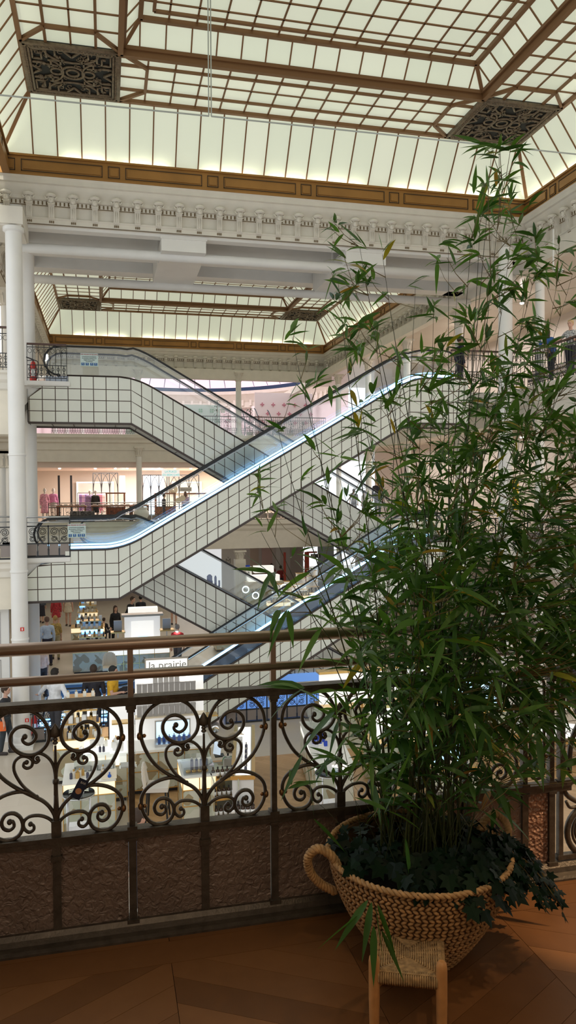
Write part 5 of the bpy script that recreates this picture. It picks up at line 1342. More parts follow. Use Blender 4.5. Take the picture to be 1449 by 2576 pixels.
t = thing('framed_picture', 'small cream card with a blue bottle picture on the nearest counter', 'picture', (x0+.85, 14.35, G+.98)); MB().box(x0+.72, x0+.98, 14.33, 14.35, G+.99, G+1.17).build('card', mat('cream_card', (.85, .78, .62), .5), t); MB().ball((x0+.85, 14.32, G+1.05), .035, 8, sc=(1, .3, 1)).box(x0+.84, x0+.86, 14.31, 14.33, G+1.08, G+1.12).build('picture', mat('cobalt_print', (.02, .12, .55), .4), t)
# round glass table with gift carton, beside the nearest counter
def gtable(x, y, label, r=.27, h=1.05):
    t = thing('round_glass_table', label, 'table', (x, y, G)); MB().lathe([(0, G+h-.015), (r, G+h-.015), (r, G+h), (0, G+h)], 28, (x, y, 0)).build('glass_top', glass2, t, 'a')
    MB().tube([(x+r*cos(a), y+r*sin(a), G+h-.03) for a in [2*pi*k/28 for k in range(28)]], .012, 6, closed=True).tube([(x+r*cos(a), y+r*sin(a), G+.04) for a in [2*pi*k/28 for k in range(28)]], .012, 6, closed=True).build('rim', steel, t, True)
    for k in range(4): a = pi/4+k*pi/2; MB().tube([(x+r*cos(a), y+r*sin(a), G), (x+r*cos(a), y+r*sin(a), G+h-.03)], .014, 8).build('leg', steel, t, True)
    b = thing('shopping_bag', 'white paper carrier bag under the round glass table '+('beside the nearest counter' if x < 1 else 'by the bamboo'), 'bag', (x, y, G+.05)); MB().box(x-.17, x+.17, y-.1, y+.1, G+.05, G+.5).build('bag_body', mat('white_paper', (.80, .80, .82), .7), b); MB().tube([(x+.06*cos(a), y-.1, G+.5+.07*sin(a)) for a in [pi*k/8 for k in range(9)]], .005, 5).build('handle', signw, b)
    p = thing('leaflet_stand', 'small square leaflet stand on the round glass table '+('beside the nearest counter' if x < 1 else 'by the bamboo'), 'stand', (x, y, G+h)); MB().box(x-.09, x+.09, y-.06, y+.06, G+h, G+h+.01).build('base', steel, p); MB().box(x-.05, x+.05, y+.01, y+.02, G+h+.01, G+h+.16).build('card', signw, p)
q = atZ(203, 2105, G); gtable(q.x, q.y-.6, 'round glass table with a white carrier bag beside the nearest counter')
q = atZ(822, 2070, G); gtable(q.x, q.y-.2, 'round glass table with a white carrier bag seen by the bamboo')
# --- middle island with stepped bottle shelves
q = atZ(500, 2085, G)
cC = counter('marble counter with a clear case of gold compacts, in the middle of the parquet', q.x-.28, q.x+.35, q.y+.1, q.y+1.1, G, .95, warmlit, 2)
t = thing('display_case', 'sloping clear case holding gold compacts and blue bottles', 'display case', (q.x, q.y+.5, G+.95)); MB().box(q.x-.25, q.x+.33, q.y+.2, q.y+.95, G+.951, G+1.1).build('cover', glass2, t); MB().box(q.x-.24, q.x+.32, q.y+.22, q.y+.93, G+.951, G+.965).build('tray', steel, t)
cp = thing('powder_compact', 'round gold powder compact inside the clear case', 'compact', (0, 0, 0), 0, 'gold compacts'); MB().lathe([(0, 0), (.045, 0), (.05, .01), (.045, .02), (0, .02)], 16).build('lid', gold, cp, 'a'); MB().lathe([(0, -.004), (.047, -.004), (.047, 0), (0, 0)], 16).build('case_base', gold, cp, 'a')
row(cp, [(q.x-.15+i*.11, q.y+.34, G+.972) for i in range(4)])
row(bb, [(q.x-.05+i*.09, q.y+.62, G+.966) for i in range(4)])
ix, iy = atZ(570, 2090, G).x, atZ(570, 2090, G).y
si = thing('stepped_shelf_unit', 'gold edged stepped shelves full of brown pharmacy bottles', 'shelf unit', (ix, iy+.4, G))
for k, (zz, yy_) in enumerate(((.25, 0), (.55, .18), (.85, .36))): MB().box(ix-.22, ix+.22, iy+yy_, iy+yy_+.25, G+zz-.05, G+zz).build('shelf', gold, si)
MB().box(ix-.24, ix-.22, iy-.02, iy+.65, G, G+.95).box(ix+.22, ix+.24, iy-.02, iy+.65, G, G+.95).box(ix-.24, ix+.24, iy+.6, iy+.65, G, G+.95).build('side_panel', marble, si)
br_ = bottle('pharmacy_bottle', 'brown glass bottle with a white paper label on the gold stepped shelves', (.05, .022, .01), .20, .036, black, 'brown bottles on the stepped shelves', 'round', signw)
pts = [(ix-.18+i*.09, iy+yy_+.09, G+zz+.001) for zz, yy_ in ((.25, 0), (.55, .18), (.85, .36)) for i in range(5)]
row(br_, pts)
# long diagonal gondola with brass rail
a0, a1 = Vector((atZ(612, 2085, G).x, atZ(612, 2085, G).y, 0)), Vector((atZ(600, 1935, G).x+.15, atZ(600, 1935, G).y, 0))
L = (a1-a0).length; an = atan2((a1-a0).y, (a1-a0).x)
gd = thing('long_gondola', 'long white and brass gondola running back across the parquet', 'display unit', ((a0+a1)/2)+Vector((0, 0, G)), an)
def loc_mb(): return MB()
MB().box(-L/2, L/2, -.2, .2, 0, .95).build('body', mat('white_lacquer2', (.72, .72, .70), .35), gd, off=(0, 0, 0)); MB().box(-L/2, L/2, -.23, -.16, .93, 1.0).box(-L/2, L/2, .16, .23, .93, 1.0).box(-L/2-.02, -L/2+.03, -.23, .23, .93, 1.0).build('brass_rail', gold, gd, off=(0, 0, 0)); MB().box(-L/2+.05, L/2-.05, -.14, .14, .95, .97).build('tray', lightw, gd, off=(0, 0, 0))
MB().box(-L/2-.25, -L/2-.02, -.22, .22, .0, .35).build('step', signw, gd, off=(0, 0, 0))
R_ = Matrix.Rotation(an, 3, 'Z'); gc = gd.location
row(br_2 := bottle('pharmacy_bottle', 'brown glass bottle grouped at the near end of the long gondola', (.04, .02, .012), .22, .04, black, 'brown bottles at the gondola end', 'round', signw), [tuple(gc+R_ @ Vector((-L/2-.20+.09*(i % 2), -.18+.09*(i//2), .351))) for i in range(10)])
row(pC, [tuple(gc+R_ @ Vector((-L/2+.25+i*.16, -.05+.1*(i % 2), .971))) for i in range(10)]); row(pD, [tuple(gc+R_ @ Vector((-L/2+.3+i*.3, .08, .971))) for i in range(6)])
# orchid in a square pot, tablet, mirror, chairs
q = atY(573, 1915, 15.6)
t = thing('orchid_pot', 'grey square pot with broad drooping green orchid leaves', 'potted plant', (q.x, 15.6, q.z-.12)); MB().box(q.x-.09, q.x+.09, 15.5, 15.7, q.z-.14, q.z+.08).build('pot', mat('grey_pot', (.45, .43, .40), .6), t)
for s_ in (-1, 1):
    lf = MB(); P = crom([(q.x, 15.58, q.z+.08), (q.x+s_*.07, 15.5, q.z+.13), (q.x+s_*.13, 15.45, q.z+.09), (q.x+s_*.15, 15.42, q.z-.02)], 4)
    for i in range(len(P)-1):
        w0, w1 = .035*sin(pi*(i+.3)/(len(P)+.2)), .035*sin(pi*(i+1.3)/(len(P)+.2)); lf.quad(P[i]+Vector((0, w0, 0)), P[i+1]+Vector((0, w1, 0)), P[i+1]-Vector((0, w1, 0)), P[i]-Vector((0, w0, 0)))
    lf.build('leaf', mat('orchid_green', (.02, .12, .03), .35), t, True)
MB().box(q.x-.3, q.x+.1, 15.4, 16.0, G, q.z-.14).build('pedestal', marble, tag(thing('pedestal', 'low marble pedestal carrying the orchid pot', 'pedestal', (q.x, 15.7, G))))
t = thing('tablet_stand', 'black tablet computer tilted on a stand beside the orchid', 'tablet', (atY(548, 1885, 16.0).x, 16.0, q.z)); m = MB(); z0_ = atY(548, 1885, 16.0).z; xq = t.location.x
MB().add([(xq-.12, 15.9, z0_-.05), (xq+.03, 15.85, z0_-.08), (xq+.09, 16.02, z0_+.13), (xq-.06, 16.07, z0_+.16)], [(0, 1, 2, 3)]).build('screen', mat('screen_glow', (.5, .6, .7), .2, emit=(.55, .65, .8), estr=.5), t); MB().tube([(xq+.03, 16.0, z0_), (xq+.05, 16.1, z0_-.15)], .012, 6).box(xq-.06, xq+.14, 15.98, 16.18, z0_-.17, z0_-.15).build('stand', blackp, t)
t = thing('vanity_mirror', 'round swivel mirror on a slim stand behind the spear finial', 'mirror', (atY(541, 1835, 16.4).x, 16.4, atY(541, 1835, 16.4).z)); xq, zq = t.location.x, t.location.z
MB().ball((xq, 16.4, zq), .09, 16, sc=(1, .12, 1)).build('mirror_disc', mat('bright_mirror', (.85, .86, .86), .06, 1), t, True); MB().tube([(xq, 16.4, zq-.09), (xq, 16.4, zq-.28)], .01, 6).lathe([(0, zq-.3), (.07, zq-.3), (.06, zq-.28), (0, zq-.28)], 14, (xq, 16.4, 0)).build('stand', steel, t)
def stool(x, y, label, c, rz=0):
    t = thing('padded_chair', label, 'chair', (x, y, G), rz); 
    MB().box(-.22, .22, -.22, .2, .62, .70).build('seat', c, t, off=(0, 0, 0))
    b = MB(); 
    for k in range(13):
        a = pi*k/12; b.bar((.22*cos(a), .20+.03*sin(a), .70+.0), (.20*cos(a), .24+.03*sin(a), .70+.42*sqrt(sin(a)+.01)), .06, .03)
    b.build('backrest', c, t, off=(0, 0, 0))
    for sx in (-1, 1):
        for sy in (-1, 1): MB().bar((sx*.18, sy*.17, .62), (sx*.22, sy*.21, 0), .025).build('leg', iron_far, t, off=(0, 0, 0))
    MB().bar((-.2, -.19, .22), (.2, -.19, .22), .02).build('footrest', iron_far, t, off=(0, 0, 0)); return t
beige = mat('beige_leather', (.50, .42, .31), .5)
q = atY(594, 1850, 16.6); stool(q.x, 16.6, 'beige upholstered chair back seen through the scroll spiral', beige, E(170)).location.z = q.z-.95
q = atZ(448, 2075, G); stool(q.x-.36, q.y+.3, 'pale grey chair with slim black ladder frame by the compact counter', mat('pale_leather', (.62, .58, .52), .5), E(80))
q = atY(308, 1545, 28); stool(q.x, 28, 'rounded beige chair behind the far counter', beige, E(20)).location.z = G+.1
q = atY(275, 1600, 25.0); stool(q.x, 25.0, 'cream stool beside the seated person', mat('cream_leather', (.75, .66, .52), .5), 0)
# --- counters at the bamboo side
q = atZ(790, 2075, G)
a0, a1 = Vector((atZ(795, 2050, G).x, atZ(795, 2050, G).y, 0)), Vector((atZ(735, 1925, G).x+.2, atZ(735, 1925, G).y, 0)); L = (a1-a0).length; an = atan2((a1-a0).y, (a1-a0).x)
g2 = thing('glass_counter', 'glass topped marble counter with blue bottles running back by the bamboo', 'counter', ((a0+a1)/2)+Vector((.3, 0, G)), an)
MB().box(-L/2, L/2, -.45, .3, .08, .8).build('marble_body', marble, g2, off=(0, 0, 0)); MB().box(-L/2+.03, L/2-.03, -.42, .27, 0, .08).build('plinth', blackp, g2, off=(0, 0, 0)); MB().box(-L/2, L/2, -.44, .29, .8, .96).build('lit_course', lightw, g2, off=(0, 0, 0)); MB().box(-L/2-.01, L/2+.01, -.46, .31, .96, .98).build('top_slab', mat('white_glass_top', (.85, .84, .78), .12), g2, off=(0, 0, 0))
MB().box(.2, L/2-.1, -.35, .2, .98, 1.32).build('glass_cover', glass2, g2, off=(0, 0, 0))
R_ = Matrix.Rotation(an, 3, 'Z'); gc = g2.location
bb2 = bottle('perfume_bottle', 'cobalt blue perfume bottle on the glass counter by the bamboo', (.01, .05, .45), .14, .035, steel, 'cobalt bottles by the bamboo', 'square'); row(bb2, [tuple(gc+R_ @ Vector((-.35+.09*i, -.05+.11*(i % 3), .981))) for i in range(9)])
row(pD, [tuple(gc+R_ @ Vector((-L/2+.15+.12*i, .1, .981))) for i in range(5)])
def lightstall(px, py, w, d, h, label, face, seed, base=marble):
    q = atZ(px, py, G); x, y = q.x, q.y; t = thing('display_island', label, 'display unit', (x, y, G))
    MB().box(x-w/2, x+w/2, y, y+d, G, G+.9).build('body', base, t); MB().box(x-w/2+.05, x+w/2-.05, y+d*.55, y+d*.65, G+.9, G+h).build('lit_panel', face, t); MB().box(x-w/2, x+w/2, y+d*.4, y+d*.8, G+h, G+h+.06).build('canopy', gold, t)
    MB().box(x-w/2-.01, x+w/2+.01, y-.01, y+d+.01, G+.88, G+.91).build('brass_edge', gold, t)
    scatter((pA, pB, pC, pD), x-w/2+.1, x+w/2-.1, y+.08, y+d*.4, G+.911, 9, seed, 'on the '+label.split(' seen')[0].split(' with')[0].split(' near')[0].split(' under')[0])
    return t
lightstall(1035, 1975, 1.6, .8, 1.6, 'white lit perfume stand seen between the bamboo stems', lightw, 31)
lightstall(1150, 2050, .9, .5, 1.75, 'blue lit display stand seen through the bamboo stems', lightb, 32)
lightstall(900, 1870, 1.8, .8, 1.7, 'white lit stand with gold canopy near the escalator well', lightw, 33)
lightstall(1080, 1850, 1.6, .8, 1.7, 'lit stand under the orange panel behind the bamboo', lightw, 34)
lightstall(1210, 1885, 1.7, .8, 1.6, 'white stand with a blue tinted screen behind the right end of the bamboo'.replace('right', 'thick'), lightb, 35)
q = atY(1083, 1712, 21); t = thing('orange_panel', 'glowing orange panel seen through the bamboo leaves', 'display', (q.x, 21, q.z)); MB().box(q.x-.45, q.x+.45, 21, 21.05, q.z-.42, q.z+.42).build('panel', mat('orange_glow', (.9, .35, .04), .5, emit=(1, .38, .05), estr=1.1), t); MB().box(q.x-.03, q.x+.03, 21.02, 21.06, G, q.z-.42).build('post', steel, t)
q = atY(1296, 1250, 25); t = thing('hanging_banner', 'yellow banner with red flowers hanging behind the bamboo', 'banner', (q.x, 25, q.z)); MB().box(q.x-.14, q.x+.14, 25, 25.01, q.z-.5, q.z+.65).build('cloth', mat('yellow_cloth', (.75, .48, .04), .7), t)
m = MB(); 
for dx, dz, r_ in ((-.02, -.2, .09), (.04, -.38, .07), (.02, .05, .06)): m.ball((q.x+dx, 24.99, q.z+dz), r_, 10, sc=(1, .1, 1))
m.build('flower_print', redm, t)
# lit LABO counter at the extreme side
A, B = atY(1395, 1800, 15.0), atY(1449, 1830, 15.0)
q = atY(1432, 1840, 15.2)
t = thing('counter_sign', 'bright white counter sign with the letters LABO beyond the railing end', 'sign', (q.x, 15.2, q.z)); t.rotation_euler = (0, 0, E(-38))
MB().box(-1.2, 1.0, 0, .08, -.16, .16).build('face', lightw, t, off=(0, 0, 0)); tx = text('ELABO', 'lettering', textg, None, (0, 0, 0), .20); tx.parent = t; tx.location = (.02, -.006, 0)
gr = thing('lattice_cabinet', 'wooden lattice fronted cabinet with gold ledges under the white sign', 'cabinet', (q.x, 15.3, G)); gr.rotation_euler = (0, 0, E(-38)); zq = q.z-G
MB().box(-1.6, 1.6, .02, .6, 0, zq-.2).build('body', mat('pale_wood', (.55, .42, .28), .5), gr, off=(0, 0, 0))
lt = MB()
for i in range(16):
    for j in range(3): 
        x, z = -1.5+i*.2, zq-.85+j*.17; lt.box(x, x+.15, -.02, .02, z, z+.02).box(x, x+.15, -.02, .02, z+.12, z+.14).box(x, x+.02, -.02, .02, z, z+.14).box(x+.13, x+.15, -.02, .02, z, z+.14)
lt.build('lattice', mat('tan_lattice', (.42, .24, .10), .5), gr, off=(0, 0, 0)); MB().box(-1.65, 1.65, -.08, .05, zq-.30, zq-.24).box(-1.65, 1.65, -.08, .05, zq-1.0, zq-.92).build('gold_ledge', gold, gr, off=(0, 0, 0))
q = atY(1421, 1775, 17); t = thing('globe_lamp', 'glowing white globe lamp near the railing end', 'lamp', (q.x, 17, q.z)); MB().ball((q.x, 17, q.z), .10, 16).build('globe', mat('globe_white', (1, 1, 1), .5, emit=(1, .93, .84), estr=4), t, True); MB().tube([(q.x, 17, q.z-.1), (q.x, 17, G)], .012, 6).build('stem', steel, t)
q = atY(203, 1885, 16.9)
for (px, py, y, l) in ((204, 1885, 16.6, 'glaring white spotlight on the perfume island beside the aisle'), (225, 1597, 25, 'glaring white spotlight on the glittering island by the seated person'), (445, 1588, 27, 'white spot lamp in front of the person in red'), (943, 1557, 22, 'white spot lamp seen through the bamboo'), (293, 1768, 17, 'small white reading lamp on a slim stem by the railing post')):
    q = atY(px, py, y); t = thing('counter_lamp', l, 'lamp', (q.x, y, q.z)); MB().lathe([(0, .0), (.05, .01), (.035, .05), (.01, .07)], 14, (q.x, y, q.z)).build('shade', signw, t, 'a'); MB().ball((q.x, y-.01, q.z), .045, 10, sc=(1, 1, .6)).build('bulb', spotm, t, True); MB().tube([(q.x, y+.03, q.z+.05), (q.x+.03, y+.06, q.z-.1), (q.x+.03, y+.06, q.z-.55)], .008, 6).build('stem', steel, t)

# --- middle floor shop at the end of the far hall
def atf(px, py, y=45): return atY(px, py, y)
def niche(px0, px1, py0, py1, y, label, face):
    A, B = atf(px0, py0, y), atf(px1, py1, y); t = thing('wall_niche', label, 'wall niche', ((A.x+B.x)/2, y, B.z)); MB().box(A.x, B.x, y, y+.08, B.z, A.z).build('back', mat('niche_wall', (.60, .56, .52), .6), t)
    m = MB(); e_ = .09; m.box(A.x, B.x, y-.1, y, A.z-e_, A.z).box(A.x, A.x+e_, y-.1, y, B.z, A.z).box(B.x-e_, B.x, y-.1, y, B.z, A.z); m.build('light_border', face, t); return t
niche(192, 287, 1212, 1272, 49.5, 'grey wall niche framed in white light behind the clothes rack', lightw)
niche(432, 507, 1212, 1240, 49.5, 'lit grey shelf niche behind the candle shop', lightw)
t = thing('wall_niche', 'bright blue lit doorway panel between the shop arches', 'wall niche', (atf(387, 1230, 48).x, 48, 0)); A, B = atf(361, 1197, 48), atf(414, 1290, 48); MB().box(A.x, B.x, 48, 48.05, FZ, A.z).build('panel', mat('sky_panel', (.5, .7, .9), .5, emit=(.45, .66, .95), estr=.85), t); text('CC', 'emblem', textk, t, ((A.x+B.x)/2+.45, 47.98, 1.6), .25)
A, B = atf(301, 1197, 48), atf(315, 1240, 48); t = thing('wall_niche', 'narrow white blue window panel above the clothes', 'wall niche', (A.x, 48, B.z)); MB().box(A.x, B.x, 48, 48.05, B.z, A.z).build('panel', lightb, t)
for px0, px1, l in ((176, 179, 'black upright between the grey wall bays'), (145, 147, 'thin black upright near the mannequins')):
    A = atf(px0, 1196, 47); t = MB().box(A.x, A.x+.12, 47, 47.1, FZ, A.z).build('upright', blackp); tag(t, l, 'post')
def arch_frame(px0, px1, py0, y, label):
    A, B = atf(px0, py0, y), atf(px1, py0, y); t = thing('arched_frame', label, 'frame', ((A.x+B.x)/2, y, FZ)); m = MB(); w = B.x-A.x; zt_ = A.z
    for k in range(4): x = A.x+w*k/3; m.bar((x, y, FZ), (x, y, zt_), .05)
    m.bar((A.x, y, zt_), (B.x, y, zt_), .05)
    for k in range(3):
        c_ = A.x+w*(k+.5)/3; r_ = w/6*1.6
        for s_ in (-1, 1): m.tube([(c_+s_*r_*cos(a)-s_*r_*.4, y, zt_-1.1+1.05*sin(a)) for a in [pi/2*i/8 for i in range(9)]], .02, 5)
    m.build('metalwork', blackp, t); return t
arch_frame(234, 296, 1190, 46.5, 'black metal shop frame with thin arches above the clothes rack'); arch_frame(358, 420, 1195, 46.5, 'black arched metal frame before the blue doorway'); arch_frame(425, 500, 1195, 46.5, 'black arched metal frame over the candle shop')
# clothes rack
A, B = atf(195, 1240, 46), atf(268, 1240, 46); t = thing('clothes_rack', 'black clothes rail standing in front of the lit niche', 'clothes rack', ((A.x+B.x)/2, 46, FZ)); MB().tube([(A.x, 46, FZ), (A.x, 46, A.z), (B.x, 46, A.z), (B.x, 46, FZ)], .025, 6).bar((A.x, 45.7, FZ+.02), (A.x, 46.3, FZ+.02), .05).bar((B.x, 45.7, FZ+.02), (B.x, 46.3, FZ+.02), .05).build('frame', blackp, t)
cols = [(.35, .20, .42), (.55, .35, .5), (.25, .15, .35), (.70, .25, .35), (.10, .08, .10), (.80, .55, .5), (.65, .10, .18), (.45, .12, .2), (.85, .6, .6)]; names = ['violet', 'mauve', 'dark purple', 'rose', 'black', 'peach', 'crimson', 'wine', 'pale pink']
for i in range(18):
    x = A.x+.12+(B.x-A.x-.24)*i/17; c = cols[i//2]; g_ = thing('hanging_garment', '%s printed garment hanging on the black clothes rail' % names[i//2], 'garment', (x, 46, A.z), 0, names[i//2]+' garments on the rail')
    L_ = random.uniform(.9, 1.25); m = MB(); m.prism([(45.78, A.z-.12), (46.0, A.z-.05), (46.22, A.z-.12), (46.26, A.z-L_), (45.74, A.z-L_)], 'x', x-.035, x+.035); m.build('cloth', mat('garment_%d' % (i//2), c, .85, noise_amt=.6, nscale=9), g_); MB().tube([(x, 46, A.z-.05), (x, 46, A.z+.02)], .008, 5).build('hanger_hook', steel, g_)
# mannequins
def mannequin(px, py, h, label, c1, c2, y=44.2, skirt=.45):
    z0 = FZ; q = atf(px, py, y); R, _ = person(label, (q.x, y, z0), E(10), q.z-z0, top=c1, bottom=c2, skirt=skirt, skin=(.78, .74, .70), bald=True, female=True, sleeves=2, stride=.03, shoes=(.75, .72, .7)); R.name = 'mannequin'; R['category'] = 'mannequin'
mannequin(112, 1228, 1.9, 'white mannequin in a pink printed dress beside the side columns', mat('pink_print', (.75, .35, .45), .8, noise_amt=.5, nscale=20), mat('pink_print', (.75, .35, .45), .8))
mannequin(134, 1228, 1.9, 'white mannequin in a magenta jacket and grey shorts', (.65, .25, .45), (.45, .43, .40), skirt=.72, y=45.0)
mannequin(226, 1232, 1.9, 'mannequin in a violet print before the clothes rack', mat('violet_print', (.40, .28, .50), .8, noise_amt=.6, nscale=18), mat('violet_print', (.40, .28, .50), .8), y=45.2)
mannequin(240, 1232, 1.9, 'mannequin in black beside the thin black arches', (.03, .03, .03), (.03, .03, .03), y=44.9)
# wooden vitrine and tables
def vitrine(px0, px1, py0, y, label, h0=FZ):
    A, B = atf(px0, py0, y), atf(px1, py0, y); t = thing('wooden_vitrine', label, 'display cabinet', ((A.x+B.x)/2, y, h0)); m = MB()
    for x in (A.x, B.x):
        for yy_ in (y, y+.6): m.box(x-.04, x+.04, yy_-.04, yy_+.04, h0, A.z)
    m.box(A.x-.06, B.x+.06, y-.06, y+.66, A.z-.08, A.z).box(A.x, B.x, y, y+.6, h0+.7, h0+.76).box(A.x, B.x, y, y+.6, h0+.1, h0+.7); m.build('frame', wood_s, t); MB().box(A.x+.02, B.x-.02, y+.02, y+.58, h0+.76, A.z-.08).build('glass_cover', glass2, t); return t
vitrine(268, 313, 1239, 44.6, 'red brown glazed vitrine by the clothes shop'); vitrine(392, 440, 1240, 44.8, 'red brown framed counter of the candle shop'); vitrine(470, 520, 1240, 44.8, 'red brown framed counter beyond the dark haired shopper')
for px, w, l in ((280, 2.2, 'long dark wooden table with folded goods behind the shop railing'), (180, 1.6, 'low table with folded clothes by the mannequins'), (352, 1.0, 'small display table beside the slim column')):
    q = atf(px, 1280, 43.9); t = thing('display_table', l, 'table', (q.x, 43.9, FZ)); MB().box(q.x-w/2, q.x+w/2, 43.5, 44.3, FZ+.82, FZ+.88).build('tabletop', wood_s, t)
    for sx in (-1, 1):
        for sy in (43.56, 44.24): MB().box(q.x+sx*(w/2-.06)-.04, q.x+sx*(w/2-.06)+.04, sy-.04, sy+.04, FZ, FZ+.82).build('leg', wood_s, t)
    for i in range(int(w/.3)):
        c = random.choice(((.75, .70, .62), (.55, .42, .35), (.80, .78, .74), (.35, .25, .22))); x = q.x-w/2+.2+i*.3
        s_ = thing('folded_cloth', 'folded cloth lying on the '+l.split(' with')[0].split(' behind')[0], 'cloth', (x, 43.8, FZ+.88), 0, 'folded cloths'); MB().box(x-.11, x+.11, 43.65, 43.95, FZ+.88, FZ+.93).box(x-.10, x+.10, 43.66, 43.94, FZ+.93, FZ+.97).build('fold', mat('fold_%d' % (c[0]*100), c, .9), s_)
# signs
A, B = atf(407, 1182, 44.3), atf(452, 1199, 44.3); t = thing('hanging_sign', 'white hanging sign with turquoise writing', 'sign', ((A.x+B.x)/2, 44.3, B.z)); MB().box(A.x, B.x, 44.3, 44.34, B.z, A.z).build('board', mat('lit_sign_white', (.85, .88, .88), .5, emit=(.9, .95, .95), estr=.5), t)
cx_, cz_ = (A.x+B.x)/2, (A.z+B.z)/2; text('LA PLACE', 'lettering', teal, t, (cx_, 44.29, cz_+.09), .16); text('DU BON CAFÉ', 'lettering', teal, t, (cx_+.02, 44.29, cz_-.10), .15); MB().tube([(A.x+.1, 44.32, A.z), (A.x+.1, 44.32, 3.05)], .008, 5).tube([(B.x-.1, 44.32, A.z), (B.x-.1, 44.32, 3.05)], .008, 5).build('hanging_wire', steel, t)
A, B = atf(452, 1226, 44.6), atf(482, 1236, 44.6); t = thing('shop_sign', 'small grey shop sign reading diptyque', 'sign', ((A.x+B.x)/2, 44.6, B.z)); MB().box(A.x, B.x, 44.6, 44.64, B.z, A.z).build('board', mat('pale_sign', (.62, .62, .60), .5), t); text('diptyque', 'lettering', textg, t, ((A.x+B.x)/2, 44.59, (A.z+B.z)/2), .17)
q = atf(436, 1231, 44.9); t = thing('paper_rosette', 'round cream paper rosette on the candle shop counter', 'decoration', (q.x, 44.9, q.z-.25)); m = MB()
for r_ in (.24, .18, .12, .06): m.tube([(q.x+r_*cos(a), 44.9, q.z+r_*sin(a)) for a in [2*pi*k/20 for k in range(20)]], .035, 6, closed=True)
m.build('petals', mat('cream_paper', (.85, .78, .62), .7), t, True)
q = atf(453, 1256, 44.2); 
for k, (dx, dz) in enumerate(((-.1, -.08), (.14, .06))): 
    t = thing('porcelain_plate', 'small round cream plate propped on the candle counter', 'plate', (q.x+dx, 44.2, q.z+dz), 0, 'cream plates'); MB().lathe([(0, 0), (.10, .01), (.17, .04), (.17, .05), (0, .02)], 20).build('plate_body', mat('cream_paper', (.85, .78, .62), .7), t, 'a', off=(0, 0, 0)); t.rotation_euler = (E(75), 0, 0)
q = atf(268, 1299, 43.5)
for px, l in ((206, 'stone planter trough behind the escalator handrail'),):
    q = atf(px, 1292, 42.2); t = MB().box(q.x-.65, q.x+.65, 42.9, 43.3, FZ, FZ+.6); tag(t.build('stone_trough', mat('rough_stone', (.25, .23, .22), .9, noise_amt=.4, nscale=9)), l, 'planter')
q = atY(356, 1300, 42.4); t = thing('stone_urn', 'white garden urn at the foot of the slim shop column', 'urn', (q.x, 42.4, FZ)); MB().lathe([(.28, FZ-.3), (.3, FZ-.2), (.16, FZ-.1), (.14, FZ+.02), (.3, FZ+.15), (.42, FZ+.38), (.40, FZ+.55), (.30, FZ+.66), (.34, FZ+.74), (.30, FZ+.78), (.2, FZ+.70), (0, FZ+.68)], 24, (q.x, 42.4, 0)).build('bowl', white, t, 'a')
# --- ground floor shops at the end of the far hall
def at2(px, py): return atY(px, py, 45)
A, B = at2(440, 1395), at2(566, 1560); t = thing('white_wall_display', 'bright white window display with blue cactus ornaments', 'display unit', ((A.x+B.x)/2, 47, G)); A2, B2 = atY(440, 1395, 47), atY(560, 1395, 47); MB().box(A2.x, B2.x, 47, 47.2, G, -1.3).build('back_wall', mat('glowing_white', (.85, .87, .9), .6, emit=(.95, .97, 1), estr=.5), t)
MB().box(atY(558, 1400, 46).x, atY(592, 1400, 46).x, 46, 46.2, G, -1.3).build('side_panel', white, t); text('M', 'emblem', textg, t, (atY(574, 1412, 45.97).x, 45.97, atY(574, 1412, 45.97).z), .45); text('v', 'emblem', textg, t, (atY(574, 1403, 45.97).x, 45.97, atY(574, 1402, 45.97).z), .25)
for px, py0, py1, k in ((527, 1445, 1480, 0), (542, 1448, 1490, 1)):
    a, b_ = atY(px, py0, 44.5), atY(px, py1, 44.5); t = thing('cactus_ornament', ('plain round topped' if k == 0 else 'branched')+' cobalt blue cactus ornament in the white display', 'ornament', (a.x, 44.5, b_.z)); c_ = mat('cobalt_blue', (.01, .05, .42), .4); m = MB(); m.tube([(a.x, 44.5, b_.z), (a.x, 44.5, a.z-.1), (a.x, 44.5, a.z)], .15, 12, rr=[.16, .16, .06] if k == 0 else [.07, .07, .03])
    if k:
        for s_ in (-1, 1): m.tube(crom([(a.x, 44.5, b_.z+.3), (a.x+s_*.2, 44.5, b_.z+.32), (a.x+s_*.22, 44.5, b_.z+.7)], 4), .055, 8)
    m.build('trunk', c_, t, True); MB().box(a.x-.25, a.x+.25, 44.3, 44.7, G, b_.z).build('plinth', white, t)
lights = [(640, 1432, 1.4, 'softly lit white hood of the perfume counter'), (663, 1432, 1.2, 'second lit hood beside it')]
q = atY(665, 1440, 40); t = thing('perfume_bar', 'tiered white lit perfume bar beside the fluted pillar', 'display unit', (q.x, 40, G))
for zz0, zz1, w, mt in ((1424, 1441, 1.05, lightw), (1447, 1462, 1.7, lightw), (1463, 1480, 2.1, mat('beige_panel', (.70, .64, .52), .5))):
    a, b_ = atY(665, zz0, 40), atY(665, zz1, 40); MB().box(q.x-w/2, q.x+w/2, 40, 40.5, b_.z, a.z).build('tier', mt, t)
MB().box(q.x-1.1, q.x+1.1, 40, 40.6, G, atY(665, 1480, 40).z).build('body', marble, t)
q = atY(626, 1450, 40.5); t = thing('standing_sign', 'upright white sign with the vertical letters MARC beside the fluted pillar', 'sign', (q.x, 40.5, G)); a, b_ = atY(626, 1425, 40.5), atY(626, 1465, 40.5); MB().box(q.x-.16, q.x+.16, 40.5, 40.55, b_.z-.2, a.z).build('board', signw, t); MB().box(q.x-.02, q.x+.02, 40.52, 40.55, G, b_.z-.2).build('post', steel, t)
for i, ch in enumerate('MARC'): text(ch, 'lettering', textk, t, (q.x, 40.49, a.z-.14-.21*i), .19)
